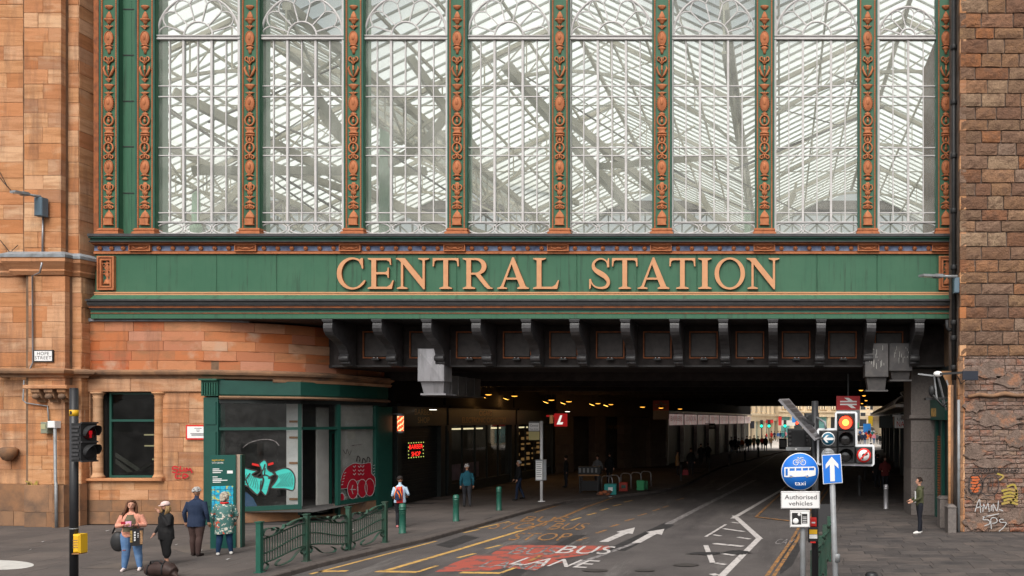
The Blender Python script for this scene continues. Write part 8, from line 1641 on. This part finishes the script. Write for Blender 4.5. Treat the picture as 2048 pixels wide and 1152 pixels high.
head_bits(o, hd, 'dark_hair', 'short'); m = MB(); m.ell((0, .08, 1.44), .11, .07, .06, 12, 8); m.build('hood', col('olive_hood', (.05, .055, .028)), o); m = MB(); vs = [(.07 * t, -.155 + .03 * t * t, z) for z in (.98, 1.1, 1.22, 1.34) for t in (-1, -.5, 0, .5, 1)]; m.add(vs, [(i * 5 + k, i * 5 + k + 1, i * 5 + k + 6, i * 5 + k + 5) for i in range(3) for k in range(4)]); m.build('shirt_front', 'sign_white', o)
# people standing in the gloom and the far crowd: four figures, copied and recoloured
protos = []
for k, (lg, am, ct, fm) in enumerate((((((.09, -.14, .52), (.09, -.16, .09)), ((-.09, .06, .51), (-.09, .22, .12))), ((.28, .04, 1.14), (.29, -.10, .90)), None, False), (None, ((.28, .02, 1.13), (.27, -.05, .86)), .66, True), ((((.09, .05, .51), (.09, .22, .12)), ((-.09, -.12, .52), (-.09, -.16, .09))), ((.29, .02, 1.13), (.2, -.2, 1.05)), .8, False), (None, ((.29, .0, 1.13), (.28, -.04, .86)), None, True))):
    fg, hd = body(legs=lg, arms=am, coat=ct, fem=fm, simple=True, bulk=1.08); me = fg.mesh([skinA, black, black, black], .03); hm = MB(); hm.lathe([(.06, 1.60), (.086, 1.64), (.09, 1.70), (.07, 1.755), (.02, 1.775)], 10, hd(0, .015, 0)[:2] + (0,), ky=1.1); protos.append((me, hm.mesh('hair', 'dark_hair')))
CC = {'black': (.012, .012, .013), 'red': (.40, .025, .02), 'orange': (.62, .15, .03), 'navy': (.015, .022, .05), 'white': (.55, .53, .50), 'grey': (.12, .12, .125), 'blue': (.05, .12, .30), 'tan': (.30, .19, .10), 'green': (.04, .12, .06), 'pink': (.55, .20, .25), 'maroon': (.12, .02, .02), 'teal': (.02, .14, .15)}
CM = {k: col('coat_' + k, v) for k, v in CC.items()}; LM = {'dark': col('dark_legs', (.02, .02, .025)), 'blue': col('jean_legs', (.06, .11, .22)), 'pale': col('pale_legs', (.35, .32, .28))}
def walker(label, px, py, Hh, k, c, l='dark', rz=None, group=None):
    p, hm = protos[k]; g_ = G(px, py); o = thing('person', label, 'person', g_, R(rz if rz is not None else random.choice((0, 180, 20, 200, -30))), group); s = Hh / 1.75; o.scale = (s, s, s)
    b = link('body', p, o); 
    for i, m_ in enumerate((skinA, CM[c], LM[l], CM['black'])): b.material_slots[i].link = 'OBJECT'; b.material_slots[i].material = m_
    link('hair', hm, o)
for px, py, h, k, c, rz, lb in ((1382, 950, 1.76, 3, 'black', 0, 'man in black standing on the left pavement under the bridge by a red bag'), (1355, 950, 1.6, 1, 'tan', 100, 'dim figure in tan facing the man in black under the bridge'), (1402, 930, 1.7, 0, 'black', 0, 'dark walker behind the man in black under the bridge'), (1416, 929, 1.72, 2, 'black', 180, 'second dark walker behind the man in black under the bridge'), (1132, 975, 1.7, 3, 'black', -60, 'shadowy figure by the doorway under the red hanging sign'), (1195, 972, 1.7, 3, 'grey', 0, 'shadowy busker behind the dark keyboard stand'), (1219, 966, 1.72, 1, 'black', 20, 'shadowy onlooker in the stone entrance by the cycle stands'),
    (1755, 975, 1.78, 1, 'black', 180, 'person in black with a bag on the right pavement behind the red signal'), (1770, 985, 1.82, 2, 'maroon', 0, 'person in a dark red hood on the right pavement under the bridge'), (1750, 962, 1.7, 0, 'navy', 180, 'walker in navy just behind the red signal board'), (1742, 930, 1.75, 3, 'black', 0, 'dark walker farther down the right pavement')):
    walker(lb, px, py, h, k, c, 'dark', rz)
x, y, z = G(1371, 950); o = thing('red_bag', 'red bag on the ground beside the man in black', 'bag', (x, y, z)); m = MB(); m.add([(-.2, -.1, 0), (.2, -.1, 0), (.2, .1, 0), (-.2, .1, 0), (-.16, -.05, .34), (.16, -.05, .34), (.16, .05, .34), (-.16, .05, .34)], [(0, 3, 2, 1), (4, 5, 6, 7), (0, 1, 5, 4), (1, 2, 6, 5), (2, 3, 7, 6), (3, 0, 4, 7)]); m.build('body', 'crimson', o); m = MB(); m.tube([(-.1, 0, .34), (0, 0, .46), (.1, 0, .34)], .012, 5); m.build('handle', 'crimson', o)
GRP = 'pedestrians in the sunlit street beyond the bridge'
crowd = [(1463, 906, 'black', 'leftmost of the dark cluster by the arcade'), (1470, 905, 'black', 'second of the dark cluster by the arcade'), (1477, 906, 'grey', 'third of the dark cluster by the arcade'), (1484, 904, 'orange', 'at the right edge of the dark cluster'), (1494, 903, 'black', 'between two kerb bollards'), (1500, 902, 'green', 'beside the one between the bollards'), (1508, 900, 'tan', 'alone by the last bollards'), (1516, 901, 'green', 'next to the farthest bollard'), (1524, 899, 'red', 'walking in the sun by the left kerb'), (1531, 902, 'black', 'in a long coat in the sun by the left kerb'), (1542, 897, 'tan', 'in the middle of the sunlit pavement'), (1532, 884, 'red', 'far off below the left green signal'), (1537, 882, 'orange', 'far off beside the one in red'), (1543, 882, 'red', 'far off below the second green signal'), (1549, 882, 'navy', 'far off left of the one in blue'), (1556, 883, 'blue', 'far off in bright blue'), (1561, 881, 'navy', 'far off right of the one in bright blue'), (1566, 883, 'teal', 'far off near the pavement board'), (1571, 882, 'pink', 'far off at the columned building'),
  (1718, 891, 'black', 'nearest in the gap right of the red signal'), (1724, 889, 'navy', 'second in the gap right of the red signal'), (1730, 889, 'navy', 'third in the gap right of the red signal'), (1735, 889, 'orange', 'in bright orange in the gap right of the red signal'), (1748, 888, 'pink', 'right of the one in bright orange'), (1754, 888, 'grey', 'near the right exit'), (1760, 890, 'black', 'at the right exit edge'), (1741, 884, 'red', 'farther behind the orange one'), (1726, 881, 'white', 'far behind in pale clothes'), (1733, 879, 'red', 'far behind in red'), (1745, 879, 'teal', 'far behind in teal'), (1752, 880, 'tan', 'far behind in tan'), (1720, 877, 'blue', 'far away in blue'), (1738, 875, 'black', 'farthest in black'), (1729, 874, 'orange', 'farthest in orange'), (1748, 874, 'white', 'farthest in white'), (1655, 886, 'black', 'glimpsed between the signal heads'), (1662, 884, 'red', 'glimpsed in red between the signal heads')]
for i, (px, py, c, w) in enumerate(crowd): walker(f'distant pedestrian in {c}, {w}', px, py, random.uniform(1.6, 1.82), i % 4, c, ('dark', 'blue', 'dark', 'pale')[(i * 7 // 3) % 4], None, GRP)
